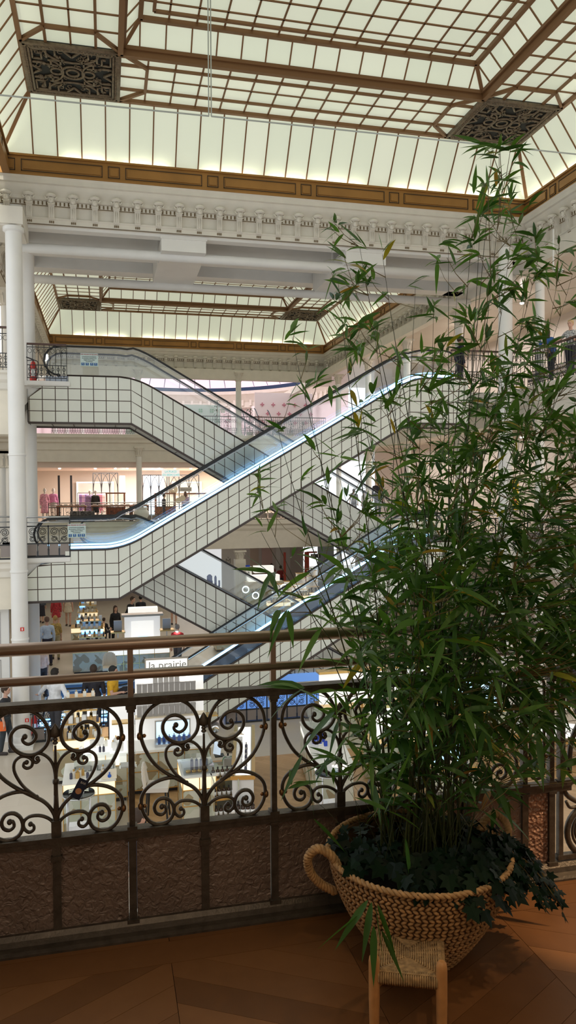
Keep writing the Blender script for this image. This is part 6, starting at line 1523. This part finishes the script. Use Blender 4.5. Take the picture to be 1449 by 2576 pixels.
MB().box(q.x-.18, q.x+.06, 40.49, 40.5, a.z-.02, a.z+.08).build('blue_tab', mat('cobalt_blue', (.01, .05, .42), .4), t)
for px, w, py0, l in ((717, 5, 1390, 'vermilion upright of the red framed shop'), (773, 10, 1389, 'broad vermilion upright by the escalator sign')):
    a, b_ = atY(px-w/2, py0, 44.8), atY(px+w/2, 1445, 44.8); t = MB().box(a.x, b_.x, 44.8, 45, G, a.z).build('red_upright', red_post); tag(t, l, 'post')
a, b_ = atY(773, 1388, 44.7), atY(798, 1391, 44.7); tag(MB().box(a.x, b_.x, 44.7, 44.9, b_.z, a.z).build('red_lintel', red_post), 'vermilion lintel above the dark escalator sign', 'beam')
a, b_ = atY(782, 1394, 42), atY(806, 1403, 42); t = thing('direction_sign', 'small black direction sign with white pictograms', 'sign', ((a.x+b_.x)/2, 42, b_.z)); MB().box(a.x, b_.x, 42, 42.04, b_.z, a.z).build('board', blackp, t); text('WC', 'lettering', signw, t, (a.x+.15, 41.99, (a.z+b_.z)/2), .14); MB().ball((b_.x-.12, 41.99, (a.z+b_.z)/2+.05), .03, 8).bar((b_.x-.12, 41.99, (a.z+b_.z)/2+.02), (b_.x-.12, 41.99, (a.z+b_.z)/2-.08), .04, .01).build('pictogram', signw, t); MB().tube([((a.x+b_.x)/2, 42.02, a.z), ((a.x+b_.x)/2, 42.02, -1.7)], .01, 5).build('hanging_rod', steel, t)
for px, w, c, l in ((640, 22, (.60, .48, .38), 'tan shop wall bay behind the perfume bar'), (672, 26, (.68, .48, .44), 'rose shop wall bay'), (745, 30, (.55, .50, .46), 'grey beige shop wall bay'), (820, 40, (.55, .66, .75), 'pale blue shop window bay'), (700, 10, (.82, .80, .76), 'white shop wall bay beside the red upright')):
    a, b_ = atY(px-w/2, 1392, 48), atY(px+w/2, 1392, 48); tag(MB().box(a.x, b_.x, 48, 48.1, G, -1.35).build('shop_wall_bay', mat('bay_%d' % px, c, .6)), l, 'wall panel')
# three ring lamps, make-up mirrors
for px, py, l in ((618, 1483, 'round ring lamp mirror nearest the fluted pillar'), (643, 1498, 'round ring lamp mirror, lower one beside it'), (714, 1478, 'round ring lamp mirror beyond the crossing handrails')):
    q = atY(px, py, 30); t = thing('ring_lamp', l, 'ring lamp', (q.x, 30, q.z)); MB().tube([(q.x+.125*cos(a), 30, q.z+.125*sin(a)) for a in [2*pi*k/28 for k in range(28)]], .022, 8, closed=True).build('ring', mat('ring_glow', (.8, 1, 1), .5, emit=(.75, .95, 1), estr=2.2), t, True); MB().tube([(q.x, 30.02, q.z-.13), (q.x, 30.02, G+.9)], .01, 6).build('stem', steel, t); MB().lathe([(0, 0), (.11, 0), (.11, .01), (0, .01)], 20).build('mirror_disc', mat('bright_mirror', (.85, .86, .86), .06, 1), t, off=(0, 0, 0)).rotation_euler = (pi/2, 0, 0)
for k, (px, w, l) in enumerate(((620, 2.6, 'long marble counter under the ring lamps'), (750, 2.4, 'marble counter with goods seen between the two handrails'), (840, 2.0, 'pale counter partly hidden by bamboo leaves'))):
    q = atY(px, 1520, 30+k*2); counter(l, q.x-w/2, q.x+w/2, 30+k*2-.4, 30+k*2+.5, G, .9, lightw, 4); scatter((pA, pB, pC, pD, bb), q.x-w/2+.1, q.x+w/2-.1, 30+k*2-.3, 30+k*2+.3, G+.901, 22, 50+k, ('on the long counter under the ring lamps', 'on the counter between the two handrails', 'on the pale counter behind the bamboo')[k])
for k in range(4):
    q = atY(700+k*28, 1450, 36+k); tower(q.x, 36+k, 1.1, .6, 1.9+.1*k, ('small red toned', 'brown', 'crowded', 'pale')[k]+' display stand in the ground floor hall beyond the handrails', 60+k); scatter((pB, pC, pD, pA), q.x-.4, q.x+.4, 36+k-.25, 36+k-.18, G+.962, 8, 70+k, 'on the '+('red toned', 'brown', 'crowded', 'pale')[k]+' stand beyond the handrails')
# upper floor beyond the far railing: plants and fittings
def leafy(px, py, y, z, h, label, n, c=(.03, .14, .04), seed=1, sp=.35, L_=.28):
    random.seed(seed); q = atY(px, py, y); t = thing('potted_palm', label, 'potted plant', (q.x, y, z)); m = MB(); st = MB(); st.tube([(q.x, y, z+.3), (q.x+.05, y, z+h)], .02, 6)
    for i in range(n):
        zz = z+.35+(h-.3)*random.random(); a = random.uniform(0, 2*pi); d = Vector((cos(a), sin(a)*.8, random.uniform(-.2, .5))).normalized(); b0 = Vector((q.x+.03*cos(a), y+.03*sin(a), zz)); m1 = b0+d*L_*.6*sp/.35; e = b0+d*L_*sp/.35+Vector((0, 0, -.08)); s_ = d.cross(Vector((0, 0, 1))).normalized()*L_*.14; m.add([b0, m1+s_, e, m1-s_], [(0, 1, 2, 3)])
    m.build('foliage', mat('leaf_%d_%d' % (c[0]*100, c[1]*100), c, .5), t); st.build('stem', wood_s, t); MB().lathe([(0, z), (.16, z), (.22, z+.35), (.18, z+.35), (0, z+.3)], 14, (q.x, y, 0)).build('pot', whitec, t, 'a')
leafy(545, 1030, 45, 4.86, 2.2, 'tall green plant on the upper floor beside the far railing', 90, seed=2); leafy(572, 1050, 46, 4.86, 1.6, 'pink leaved plant beside the tall green one', 60, (.45, .06, .16), 3); leafy(628, 1050, 44.6, 4.86, 1.7, 'dark green plant behind the upper column', 80, seed=4); leafy(650, 1050, 46, 4.86, 1.4, 'plant with red blooms behind the far railing', 50, (.30, .05, .05), 5)
for px, h, l in ((612, 2.6, 'tall slender curved ribbon sculpture behind the upper column'), (650, 2.3, 'slender curved ribbon sculpture near the rose panel'), (683, 2.2, 'slender curved ribbon sculpture with dark tip')):
    q = atY(px, 1000, 49.3); tag(MB().tube(crom([(q.x, 49.3, 4.86), (q.x+.1, 49.3, 4.86+h*.5), (q.x-.15, 49.3, 4.86+h*.9), (q.x-.3, 49.3, 4.86+h)], 5), .03, 6).build('ribbon_sculpture', mat('slate_metal', (.12, .16, .20), .3, .6)), l, 'sculpture')
q = atY(730, 1050, 46); 
for k in range(5): leafy(700+k*30, 1060, 45+k*.3, 4.86, 1.0, ('low bushy', 'round', 'feathery', 'small dark', 'trailing')[k]+' plant along the far upper railing', 40, (.04, .10, .05), 20+k)
# gallery fittings seen through the bamboo
for px, py, z, y in ((1345, 780, H, 17), (1320, 700, H, 14), (1400, 760, H, 11)):
    q = atX(px, py, 15.5)
for i, y in enumerate((18, 14, 10, 24, 29)):
    for z in (0, H):
        l = MB().lathe([(0, z+3.46), (.06, z+3.46), (.07, z+3.5)], 12, (14.2, y, 0)).build('spotlight', spotm); tag(l, 'round ceiling spotlight of the side gallery', 'spotlight', 'side gallery spotlights')
for i, (y, z, w, l) in enumerate(((22.5, H, 1.0, 'glowing white arched niche on the upper gallery wall'), (15, H, 1.2, 'glowing white tall niche above the gallery rail'), (24, 0, 1.4, 'white lit shop bay on the middle gallery'), (17, 0, 1.4, 'bright shop bay of the middle gallery by the banner'), (12, 0, 1.4, 'cool lit shop bay deep in the middle gallery'), (19, G, 1.6, 'lit shop bay at the side of the ground floor'), (12, G, 1.6, 'lit shop bay near the white sign'))):
    t = thing('wall_niche', l, 'wall niche', (17.4, y, z)); MB().box(17.35, 17.45, y-w/2, y+w/2, z+.2, z+2.6).build('panel', lightw, t); MB().box(17.3, 17.4, y-w/2-.08, y-w/2, z, z+2.7).box(17.3, 17.4, y+w/2, y+w/2+.08, z, z+2.7).box(17.3, 17.4, y-w/2-.08, y+w/2+.08, z+2.6, z+2.7).build('surround', white, t)
cm2 = thing('security_camera', 'small white security camera below the corner of the frieze', 'camera', atY(1392, 678, 18)); q = cm2.location.copy(); MB().bar(q, q+Vector((.22, -.1, -.06)), .09).build('housing', signw, cm2); MB().ball(q+Vector((.22, -.1, -.06)), .04, 8).build('lens', blackp, cm2); MB().bar(q, Vector((q.x, q.y, 8.5)), .03).build('bracket', signw, cm2)
# ------------------------------------------------------------------ basket, bamboo, ivy, child's chair
BC = Vector((atZ(1040, 2165, .30).x, 2.46, 0))      # basket centre on the floor
BX, BY = BC.x, BC.y
RT, RBm, BH = .312, .135, .355
straw = mat('plaited_straw', (.42, .235, .095), .75, noise_amt=.35, nscale=40)
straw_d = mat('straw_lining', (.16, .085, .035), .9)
rope = mat('straw_rope', (.50, .30, .13), .7, noise_amt=.3, nscale=50)
bk = thing('straw_basket', 'large round plaited straw basket with two rope handles holding the bamboo', 'basket', (BX, BY, 0))
def brad(t): return RBm+(RT-RBm)*(1-(1-t)**1.7)
def bsquash(a): return 1.0
m = MB(); rows = 24
for i in range(rows):
    t = (i+.5)/rows; z = BH*t; r = brad(t); n = int(2*pi*r/.021); dr = (brad(min(t+.03, 1))-brad(max(t-.03, 0)))/(BH*.06); tilt = .62 if i % 2 else -.62
    for k in range(n):
        a = 2*pi*(k+(.5 if i % 2 else 0))/n; er = Vector((cos(a), sin(a), 0)); et = Vector((-sin(a), cos(a), 0)); uz = (Vector((0, 0, 1))+er*dr).normalized()
        u = (et*cos(tilt)+uz*sin(tilt)); w = (uz*cos(tilt)-et*sin(tilt)); nn = u.cross(w); M3 = Matrix((u, w, nn)).transposed()
        m.ball((BX+er.x*r, BY+er.y*r, z), .5, 6, sc=(.0265, .0125, .010), rot=M3)
m.build('plaited_wall', straw, bk, True)
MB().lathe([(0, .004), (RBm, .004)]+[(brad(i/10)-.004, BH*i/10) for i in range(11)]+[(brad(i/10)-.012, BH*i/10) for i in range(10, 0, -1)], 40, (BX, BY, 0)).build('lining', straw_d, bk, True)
def ropetube(path, R, strands, pitch, r, closed=False):
    """twisted rope along path (list of Vectors)"""
    out = MB(); P = path; N = len(P)
    for s in range(strands):
        pts = []; d = 0
        for i in range(N):
            t = (P[(i+1) % N]-P[i-1]) if closed else (P[min(i+1, N-1)]-P[max(i-1, 0)]); t.normalize()
            u = t.cross(Vector((0, 0, 1))); u = u.normalized() if u.length > .05 else t.cross(Vector((0, 1, 0))).normalized(); w = t.cross(u)
            a = 2*pi*(d/pitch+s/strands); pts.append(P[i]+(u*cos(a)+w*sin(a))*R)
            if i < N-1: d += (P[i+1]-P[i]).length
        out.tube(pts, r, 5, closed=False)
    return out
Lr = 2*pi*(RT+.004); pit = Lr/26
path = [Vector((BX+(RT+.004)*cos(2*pi*k/260), BY+(RT+.004)*sin(2*pi*k/260), BH+.008)) for k in range(261)]
ropetube(path, .0055, 2, Lr/52, .0065).build('rope_rim', rope, bk, True)
for s, aa in ((-1, radians(178)), (1, radians(12))):
    er = Vector((cos(aa), sin(aa), 0)); et = Vector((-sin(aa), cos(aa), 0)); c = Vector((BX, BY, 0))
    pth = crom([c+er*(RT+u)+et*v+Vector((0, 0, BH+w)) for u, v, w in ((-.02, .035, -.03), (.01, .035, .03), (.055, .02, .055), (.085, 0, .02), (.075, -.02, -.04), (.035, -.035, -.095), (-.02, -.035, -.13))], 12)
    ropetube(pth, .0085, 3, .04, .0085).build('handle', rope, bk, True)
MB().lathe([(0, .285), (.12, .29), (.22, .282), (RT-.04, .27)], 30, (BX, BY, 0)).build('soil', mat('dark_soil', (.02, .014, .01), .95, bump=.6, bscale=60), bk, True)

def leafmat(name, c1, c2, trans):
    m = bpy.data.materials.new(name); m.use_nodes = True; nt = m.node_tree; nt.nodes.clear(); o = nt.nodes.new('ShaderNodeOutputMaterial')
    a = nt.nodes.new('ShaderNodeAttribute'); a.attribute_name = 'rnd'; r = nt.nodes.new('ShaderNodeValToRGB'); r.color_ramp.elements[0].color = (*c1, 1); r.color_ramp.elements[1].color = (*c2, 1); r.color_ramp.elements[1].position = .93
    e = r.color_ramp.elements.new(.97); e.color = (.32, .30, .04, 1); e = r.color_ramp.elements.new(1.0); e.color = (.45, .22, .05, 1)
    nt.links.new(a.outputs['Fac'], r.inputs[0]); d = nt.nodes.new('ShaderNodeBsdfPrincipled'); d.inputs['Roughness'].default_value = .36; d.inputs['Specular IOR Level'].default_value = .35
    t = nt.nodes.new('ShaderNodeBsdfTranslucent'); nt.links.new(r.outputs[0], d.inputs['Base Color']); g = nt.nodes.new('ShaderNodeMixRGB'); g.blend_type = 'MULTIPLY'; g.inputs[0].default_value = 1; g.inputs[2].default_value = (1.6, 1.7, .6, 1)
    nt.links.new(r.outputs[0], g.inputs[1]); nt.links.new(g.outputs[0], t.inputs[0]); mx = nt.nodes.new('ShaderNodeMixShader'); mx.inputs[0].default_value = trans; nt.links.new(d.outputs[0], mx.inputs[1]); nt.links.new(t.outputs[0], mx.inputs[2]); nt.links.new(mx.outputs[0], o.inputs[0]); MATS[name] = m; return m
bleaf = leafmat('bamboo_leaf', (.034, .105, .028), (.125, .26, .065), .34)
cane_m = mat('bamboo_cane', (.05, .065, .02), .4, noise_amt=.3, nscale=20); twig_m = mat('bamboo_twig', (.20, .15, .05), .6)
YP = 2.50
def leaf(m, b, d, L, w, r, droop=.25):
    d = d.normalized(); up = Vector((0, 0, 1)); s = d.cross(up); s = s.normalized() if s.length > .1 else Vector((1, 0, 0))
    roll = random.uniform(-.9, .9); n_ = s.cross(d); s = (s*cos(roll)+n_*sin(roll)).normalized(); n_ = s.cross(d).normalized()
    prof = ((0, .12), (.10, .62), (.28, 1.0), (.52, .90), (.78, .45), (1.0, .0)); vs = []; N = len(prof)
    for t, ww in prof:
        c = b+d*(L*t)+Vector((0, 0, -droop*L*t*t)); q = s*(w*ww*.5)
        vs += [c-q, c-n_*(w*ww*.10), c+q]
    fs = []
    for i in range(N-1):
        for j in (0, 1): fs.append((i*3+j, i*3+j+1, (i+1)*3+j+1, (i+1)*3+j))
    m.add(vs, fs, 0, r)
GRID = ["00000042000", "00000064000", "00310145300", "00530245211", "01431345322", "02333566433", "02234677777", "01236788888", "32257888888", "31368888888",
        "11378888888", "12478998888", "12489999987", "01369998765", "01358888532", "00257764321", "00134431000"]   # rows y=400.., columns x=640..
def gval(px, py):
    i, j = int((py-350)/100), int((px-640)/90)
    return int(GRID[i][j]) if 0 <= i < len(GRID) and 0 <= j < 11 else 0
random.seed(77)
clusters = []
DENS = (0, .6, 1.5, 2.8, 4.6, 7.2, 10, 14.5, 19.5, 25)
for i in range(len(GRID)):
    for j in range(11):
        v = int(GRID[i][j]); 
        n = DENS[v]; n = int(n)+(1 if random.random() < n-int(n) else 0)
        for _ in range(n):
            px, py = 640+90*(j+random.random()), 350+100*(i+random.random())
            dy = max(-.46, min(.42, random.gauss(0, .19)))
            if py > 1560: dy = min(dy, .24)
            if py > 1900: dy = max(min(dy, .22), -.28)
            clusters.append(atY(px, py, YP+dy))
# main canes: (top pixel x, y, depth offset)
tops = [(1236, 385, 0), (1212, 470, .05), (1262, 450, -.08), (1290, 560, .1), (1185, 600, -.1), (905, 622, 0), (962, 640, .12), (850, 705, -.05), (1128, 615, .05), (1352, 660, -.1), (1440, 690, .1), (1400, 720, -.2), (735, 848, 0), (1000, 905, .2), (1045, 720, .1), (1090, 800, -.15), (648, 1240, .05), (655, 1335, -.1), (700, 1085, .1),
        (1150, 740, .2), (1320, 760, .2), (1235, 700, -.25), (940, 830, -.2), (880, 880, .1), (1180, 880, .3), (1270, 900, -.3), (1380, 900, .2), (1470, 800, 0), (1520, 950, .1), (1480, 1100, -.2), (1060, 980, -.3), (990, 1000, .1), (920, 1050, 0), (1110, 1050, .3), (1200, 1100, -.35), (1300, 1150, .3), (1400, 1200, -.3), (840, 1150, .2), (780, 1020, 0), (1550, 1250, .1), (760, 1400, -.1), (860, 1350, -.2), (1020, 1250, .35), (1130, 1300, -.4), (1450, 1420, .2)]
bam = thing('bamboo_plant', 'tall dense green bamboo growing from the straw basket', 'potted plant', (BX, BY, .26))
canes = []
for k, (px, py, dy) in enumerate(tops):
    T = atY(px, py, YP+dy*.8); a = random.uniform(0, 2*pi); rr = .13*sqrt(random.random()); b0 = Vector((BX+.02+rr*cos(a)*1.25, BY+rr*sin(a)*.8, .255))
    # vertical start, arching out
    hgt = T.z-b0.z; c1 = b0+Vector(((T.x-b0.x)*.12, (T.y-b0.y)*.12, hgt*.45)); c2 = T+Vector(((b0.x-T.x)*.30, (b0.y-T.y)*.3, -hgt*.30)); pts = []
    for i in range(25):
        t = i/24; pts.append(b0*(1-t)**3+c1*3*t*(1-t)**2+c2*3*t*t*(1-t)+T*t**3)
    # keep clear of the handrail
    for q in pts:
        if q.z < 1.12: q.y = min(q.y, YR-.05)
    canes.append(pts)
for k in range(44):       # thin young shoots at the foot
    a = random.uniform(0, 2*pi); rr = .17*sqrt(random.random()); b0 = Vector((BX+rr*cos(a)*1.2, BY+rr*sin(a)*.8, .255)); h_ = random.uniform(.25, .75); e = b0+Vector((random.gauss(0, .14), random.gauss(-.02, .06), h_)); e.y = min(e.y, YR-.06)
    canes.append([b0.lerp(e, i/10)+Vector((0, 0, .05*sin(pi*i/10))) for i in range(11)])
# attach clusters
att = {k: [] for k in range(len(canes))}
flat = [(k, i, p) for k, c in enumerate(canes) for i, p in enumerate(c) if i > (4 if len(c) > 20 else 3)]
for P in clusters:
    best = None; bd = 9e9
    for k, i, p in flat:
        dz = P.z-p.z
        if dz < -.02 or dz > .7: continue
        d = (P-p).length+abs(dz-.13)*.7+len(att[k])*.0006
        if d < bd: bd = d; best = (k, i)
    if best is None: best = min(((k, i) for k, i, p in flat), key=lambda q: (canes[q[0]][q[1]]-P).length)
    att[best[0]].append((best[1], P))
for k, c in enumerate(canes):
    main = k < len(tops); r0 = random.uniform(.0032, .0050) if main else random.uniform(.0012, .0022); N = len(c); m = MB(); m.tube(c, r0, 7, rr=[r0*(1-.85*(i/(N-1))**.8) for i in range(N)])
    if main:
        for i in range(1, N-1, 1):
            if i % 2 == 0: q = c[i]; m.ball(q, r0*(1-.85*(i/(N-1))**.8)*1.35, 6, sc=(1, 1, .5))
    co = m.build('cane', cane_m, bam, True)
    fm = MB(); tw = MB()
    items = att[k]+[(N-1, c[-1]+Vector((0, 0, .02)))]
    for (i, P) in items:
        s0 = c[i]; dv = P-s0
        if dv.length > .02 and dv.length < 1.3:
            mid = s0.lerp(P, .5)+Vector((dv.x*.08, dv.y*.08, -.03*dv.length)); tw.tube([s0, s0.lerp(mid, .5), mid, P], .0009, 4, rr=[.0017, .0014, .0011, .0008])
        out = Vector((dv.x, dv.y, dv.z*.6)); out = out.normalized() if out.length > .03 else Vector((random.uniform(-1, 1), random.uniform(-.6, .6), .6)).normalized()
        n = random.choice((3, 4, 5, 5)); low = P.z < 1.0
        for j in range(n):
            th = random.uniform(-1.25, 1.25); d = Vector((out.x*cos(th)-out.y*sin(th), out.x*sin(th)+out.y*cos(th), out.z)); d += Vector((random.gauss(0, .35), random.gauss(0, .30), random.gauss(-.15 if not low else -.45, .42)))
            if d.length < .1: d = Vector((1, 0, 0))
            L = random.uniform(.062, .120) if P.z > 1.45 else random.uniform(.075, .155); w = L*random.uniform(.13, .17)
            r = random.random(); r = r*.9 if random.random() > .035 else random.uniform(.95, 1)
            b_ = P-out*random.uniform(0, .05)
            e = b_+d.normalized()*L
            if (e.z < 1.12 or b_.z < 1.12) and max(e.y, b_.y) > YR-.035: d.y = -abs(d.y); b_.y = min(b_.y, YR-.04)
            leaf(fm, b_, d, L, w, max(r, .001), random.uniform(.05, .45))
    fo = fm.build('foliage', bleaf, co, True)
    if tw.v: tw.build('twigs', twig_m, co)
# dry fallen leaves and drooping big leaves over the front of the basket
fm = MB(); random.seed(5)
for (px, py, dy, dx, dz) in ((935, 2270, -.40, -.25, -1), (945, 2280, -.40, .12, -1), (925, 2265, -.38, -.7, -.7), (950, 2275, -.41, .35, -1), (940, 2330, -.42, -.05, -1), (960, 2340, -.42, .45, -1), (905, 2300, -.38, -.9, -.4), (1020, 2110, -.2, .1, -1), (790, 2060, .0, .6, -.6), (760, 1900, .05, -.5, -.8), (775, 1930, .03, .1, -1)):
    b = atY(px, py, BY+dy+.02); leaf(fm, b, Vector((dx, -.12, dz)), .155, .023, .25, .1)
fm.build('drooping_leaves', bleaf, bam, True)
# ivy round the rim
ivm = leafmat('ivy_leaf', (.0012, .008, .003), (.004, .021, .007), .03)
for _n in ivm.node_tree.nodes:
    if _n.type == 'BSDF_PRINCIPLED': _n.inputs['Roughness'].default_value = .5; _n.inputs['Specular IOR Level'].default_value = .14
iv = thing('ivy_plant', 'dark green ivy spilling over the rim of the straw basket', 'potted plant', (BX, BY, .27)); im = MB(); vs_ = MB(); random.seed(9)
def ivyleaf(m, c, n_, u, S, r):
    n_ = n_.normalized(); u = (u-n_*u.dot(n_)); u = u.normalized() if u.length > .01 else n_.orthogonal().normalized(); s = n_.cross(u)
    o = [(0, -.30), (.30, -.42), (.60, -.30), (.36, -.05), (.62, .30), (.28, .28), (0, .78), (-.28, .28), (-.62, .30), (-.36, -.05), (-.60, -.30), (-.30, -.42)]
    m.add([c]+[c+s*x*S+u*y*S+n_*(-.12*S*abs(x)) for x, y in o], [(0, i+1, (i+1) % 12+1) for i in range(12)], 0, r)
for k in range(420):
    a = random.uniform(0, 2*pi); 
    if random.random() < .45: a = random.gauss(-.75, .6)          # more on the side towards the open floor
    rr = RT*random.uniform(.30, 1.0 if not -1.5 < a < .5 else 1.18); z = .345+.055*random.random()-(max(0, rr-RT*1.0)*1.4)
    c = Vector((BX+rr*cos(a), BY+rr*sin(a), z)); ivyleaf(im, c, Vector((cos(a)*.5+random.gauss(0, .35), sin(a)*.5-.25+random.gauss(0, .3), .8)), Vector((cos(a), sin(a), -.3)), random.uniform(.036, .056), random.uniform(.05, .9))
for k in range(13):     # hanging runners
    a = random.gauss(-.30, .33); p0 = Vector((BX+RT*.8*cos(a), BY+RT*.8*sin(a), .34)); ln = random.uniform(.10, .20)
    p1 = p0+Vector((cos(a), sin(a), .12))*ln*.7; p2 = p0+Vector((cos(a)*1.2, sin(a)*1.1, -.75))*ln*1.25; P = crom([p0, p1, p2], 5); vs_.tube(P, .0018, 5)
    for i, p in enumerate(P):
        for _ in range(2):
            ivyleaf(im, p+Vector((random.gauss(0, .012), random.gauss(0, .012), random.gauss(.006, .01))), Vector((cos(a)*.6+random.gauss(0, .4), sin(a)*.6-.3+random.gauss(0, .3), .7)), Vector((cos(a), sin(a), -.7)), random.uniform(.026, .044), random.uniform(.05, .9))
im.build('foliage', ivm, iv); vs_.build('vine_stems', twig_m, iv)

# ------------------------------------------------------------------ child's chair
ash = mat('pale_turned_wood', (.60, .29, .10), .5, noise_amt=.18, nscale=14, bump=.08, bscale=40)
seagr = mat('seagrass_cord', (.40, .26, .12), .8, noise_amt=.35, nscale=60)
F1 = atZ(941, 2402, .245); F2 = atZ(1111, 2418, .245)
ax = (Vector((F2.x, F2.y, 0))-Vector((F1.x, F1.y, 0))); wdt = ax.length; ax.normalize(); ay = Vector((-ax.y, ax.x, 0)); dep = .24
ch = thing('child_chair', 'small wooden child chair with a woven cord seat standing before the basket', 'chair', (F1+F2)/2*1.0 - Vector((0, 0, .245)))
def cp(u, v, z): q = Vector((F1.x, F1.y, 0))+ax*u+ay*v; return Vector((q.x, q.y, z))
for (u, v, zt_) in ((0, 0, .245), (wdt, 0, .245), (wdt, dep, .285), (0, dep, .285)):
    m = MB(); P = [cp(u, v, z) for z in (0, .02, .12, zt_-.02, zt_-.006, zt_)]; m.tube(P, .016, 14, rr=[.0125, .0145, .0165, .0165, .0145, .008]); m.build('leg', ash, ch, 'a')
for z in (.07,): 
    for (a, b) in (((0, 0), (0, dep)), ((wdt, 0), (wdt, dep)), ((0, dep), (wdt, dep))): MB().tube([cp(*a, z), cp(*b, z)], .008, 10).build('stretcher', ash, ch, True)
zs = .198; m = MB()
for k in range(15):
    e = k*.0068; dip = -.010*(k/14)
    if wdt-2*e < .004 or dep-2*e < .004: break
    q = [cp(e, e, zs+dip), cp(wdt-e, e, zs+dip), cp(wdt-e, dep-e, zs+dip), cp(e, dep-e, zs+dip)]
    for i in range(4):
        a, b = q[i], q[(i+1) % 4]; d = (b-a); n = 8; side = Vector((-d.y, d.x, 0)).normalized()
        for s in (0, 1): m.tube([a+d*(j/n)+side*.0016*sin(pi*j*.9+pi*s)+Vector((0, 0, .0016*cos(pi*j*.9+pi*s))) for j in range(n+1)], .0028, 5)
n = 26
for i in range(n):       # cords wrapped over the front and side rails
    u = .014+(wdt-.028)*i/(n-1); m.tube([cp(u, .008, zs+.002), cp(u, -.010, zs-.006), cp(u, -.012, zs-.024), cp(u, -.002, zs-.036)], .0032, 5)
    u = .014+(dep-.028)*i/(n-1)
    for s in (0, wdt): sg = -1 if s == 0 else 1; m.tube([cp(s-sg*.008, u, zs+.002), cp(s+sg*.010, u, zs-.006), cp(s+sg*.012, u, zs-.024), cp(s+sg*.002, u, zs-.036)], .0032, 5)
m.build('woven_seat', seagr, ch, True)
r_ = MB()
for a, b in (((0, 0), (wdt, 0)), ((wdt, 0), (wdt, dep)), ((wdt, dep), (0, dep)), ((0, dep), (0, 0))): r_.tube([cp(*a, zs-.018), cp(*b, zs-.018)], .010, 8)
r_.build('seat_rail', ash, ch, True)
for o in list(COL.objects):
    if 'placed' in o: del o['placed']
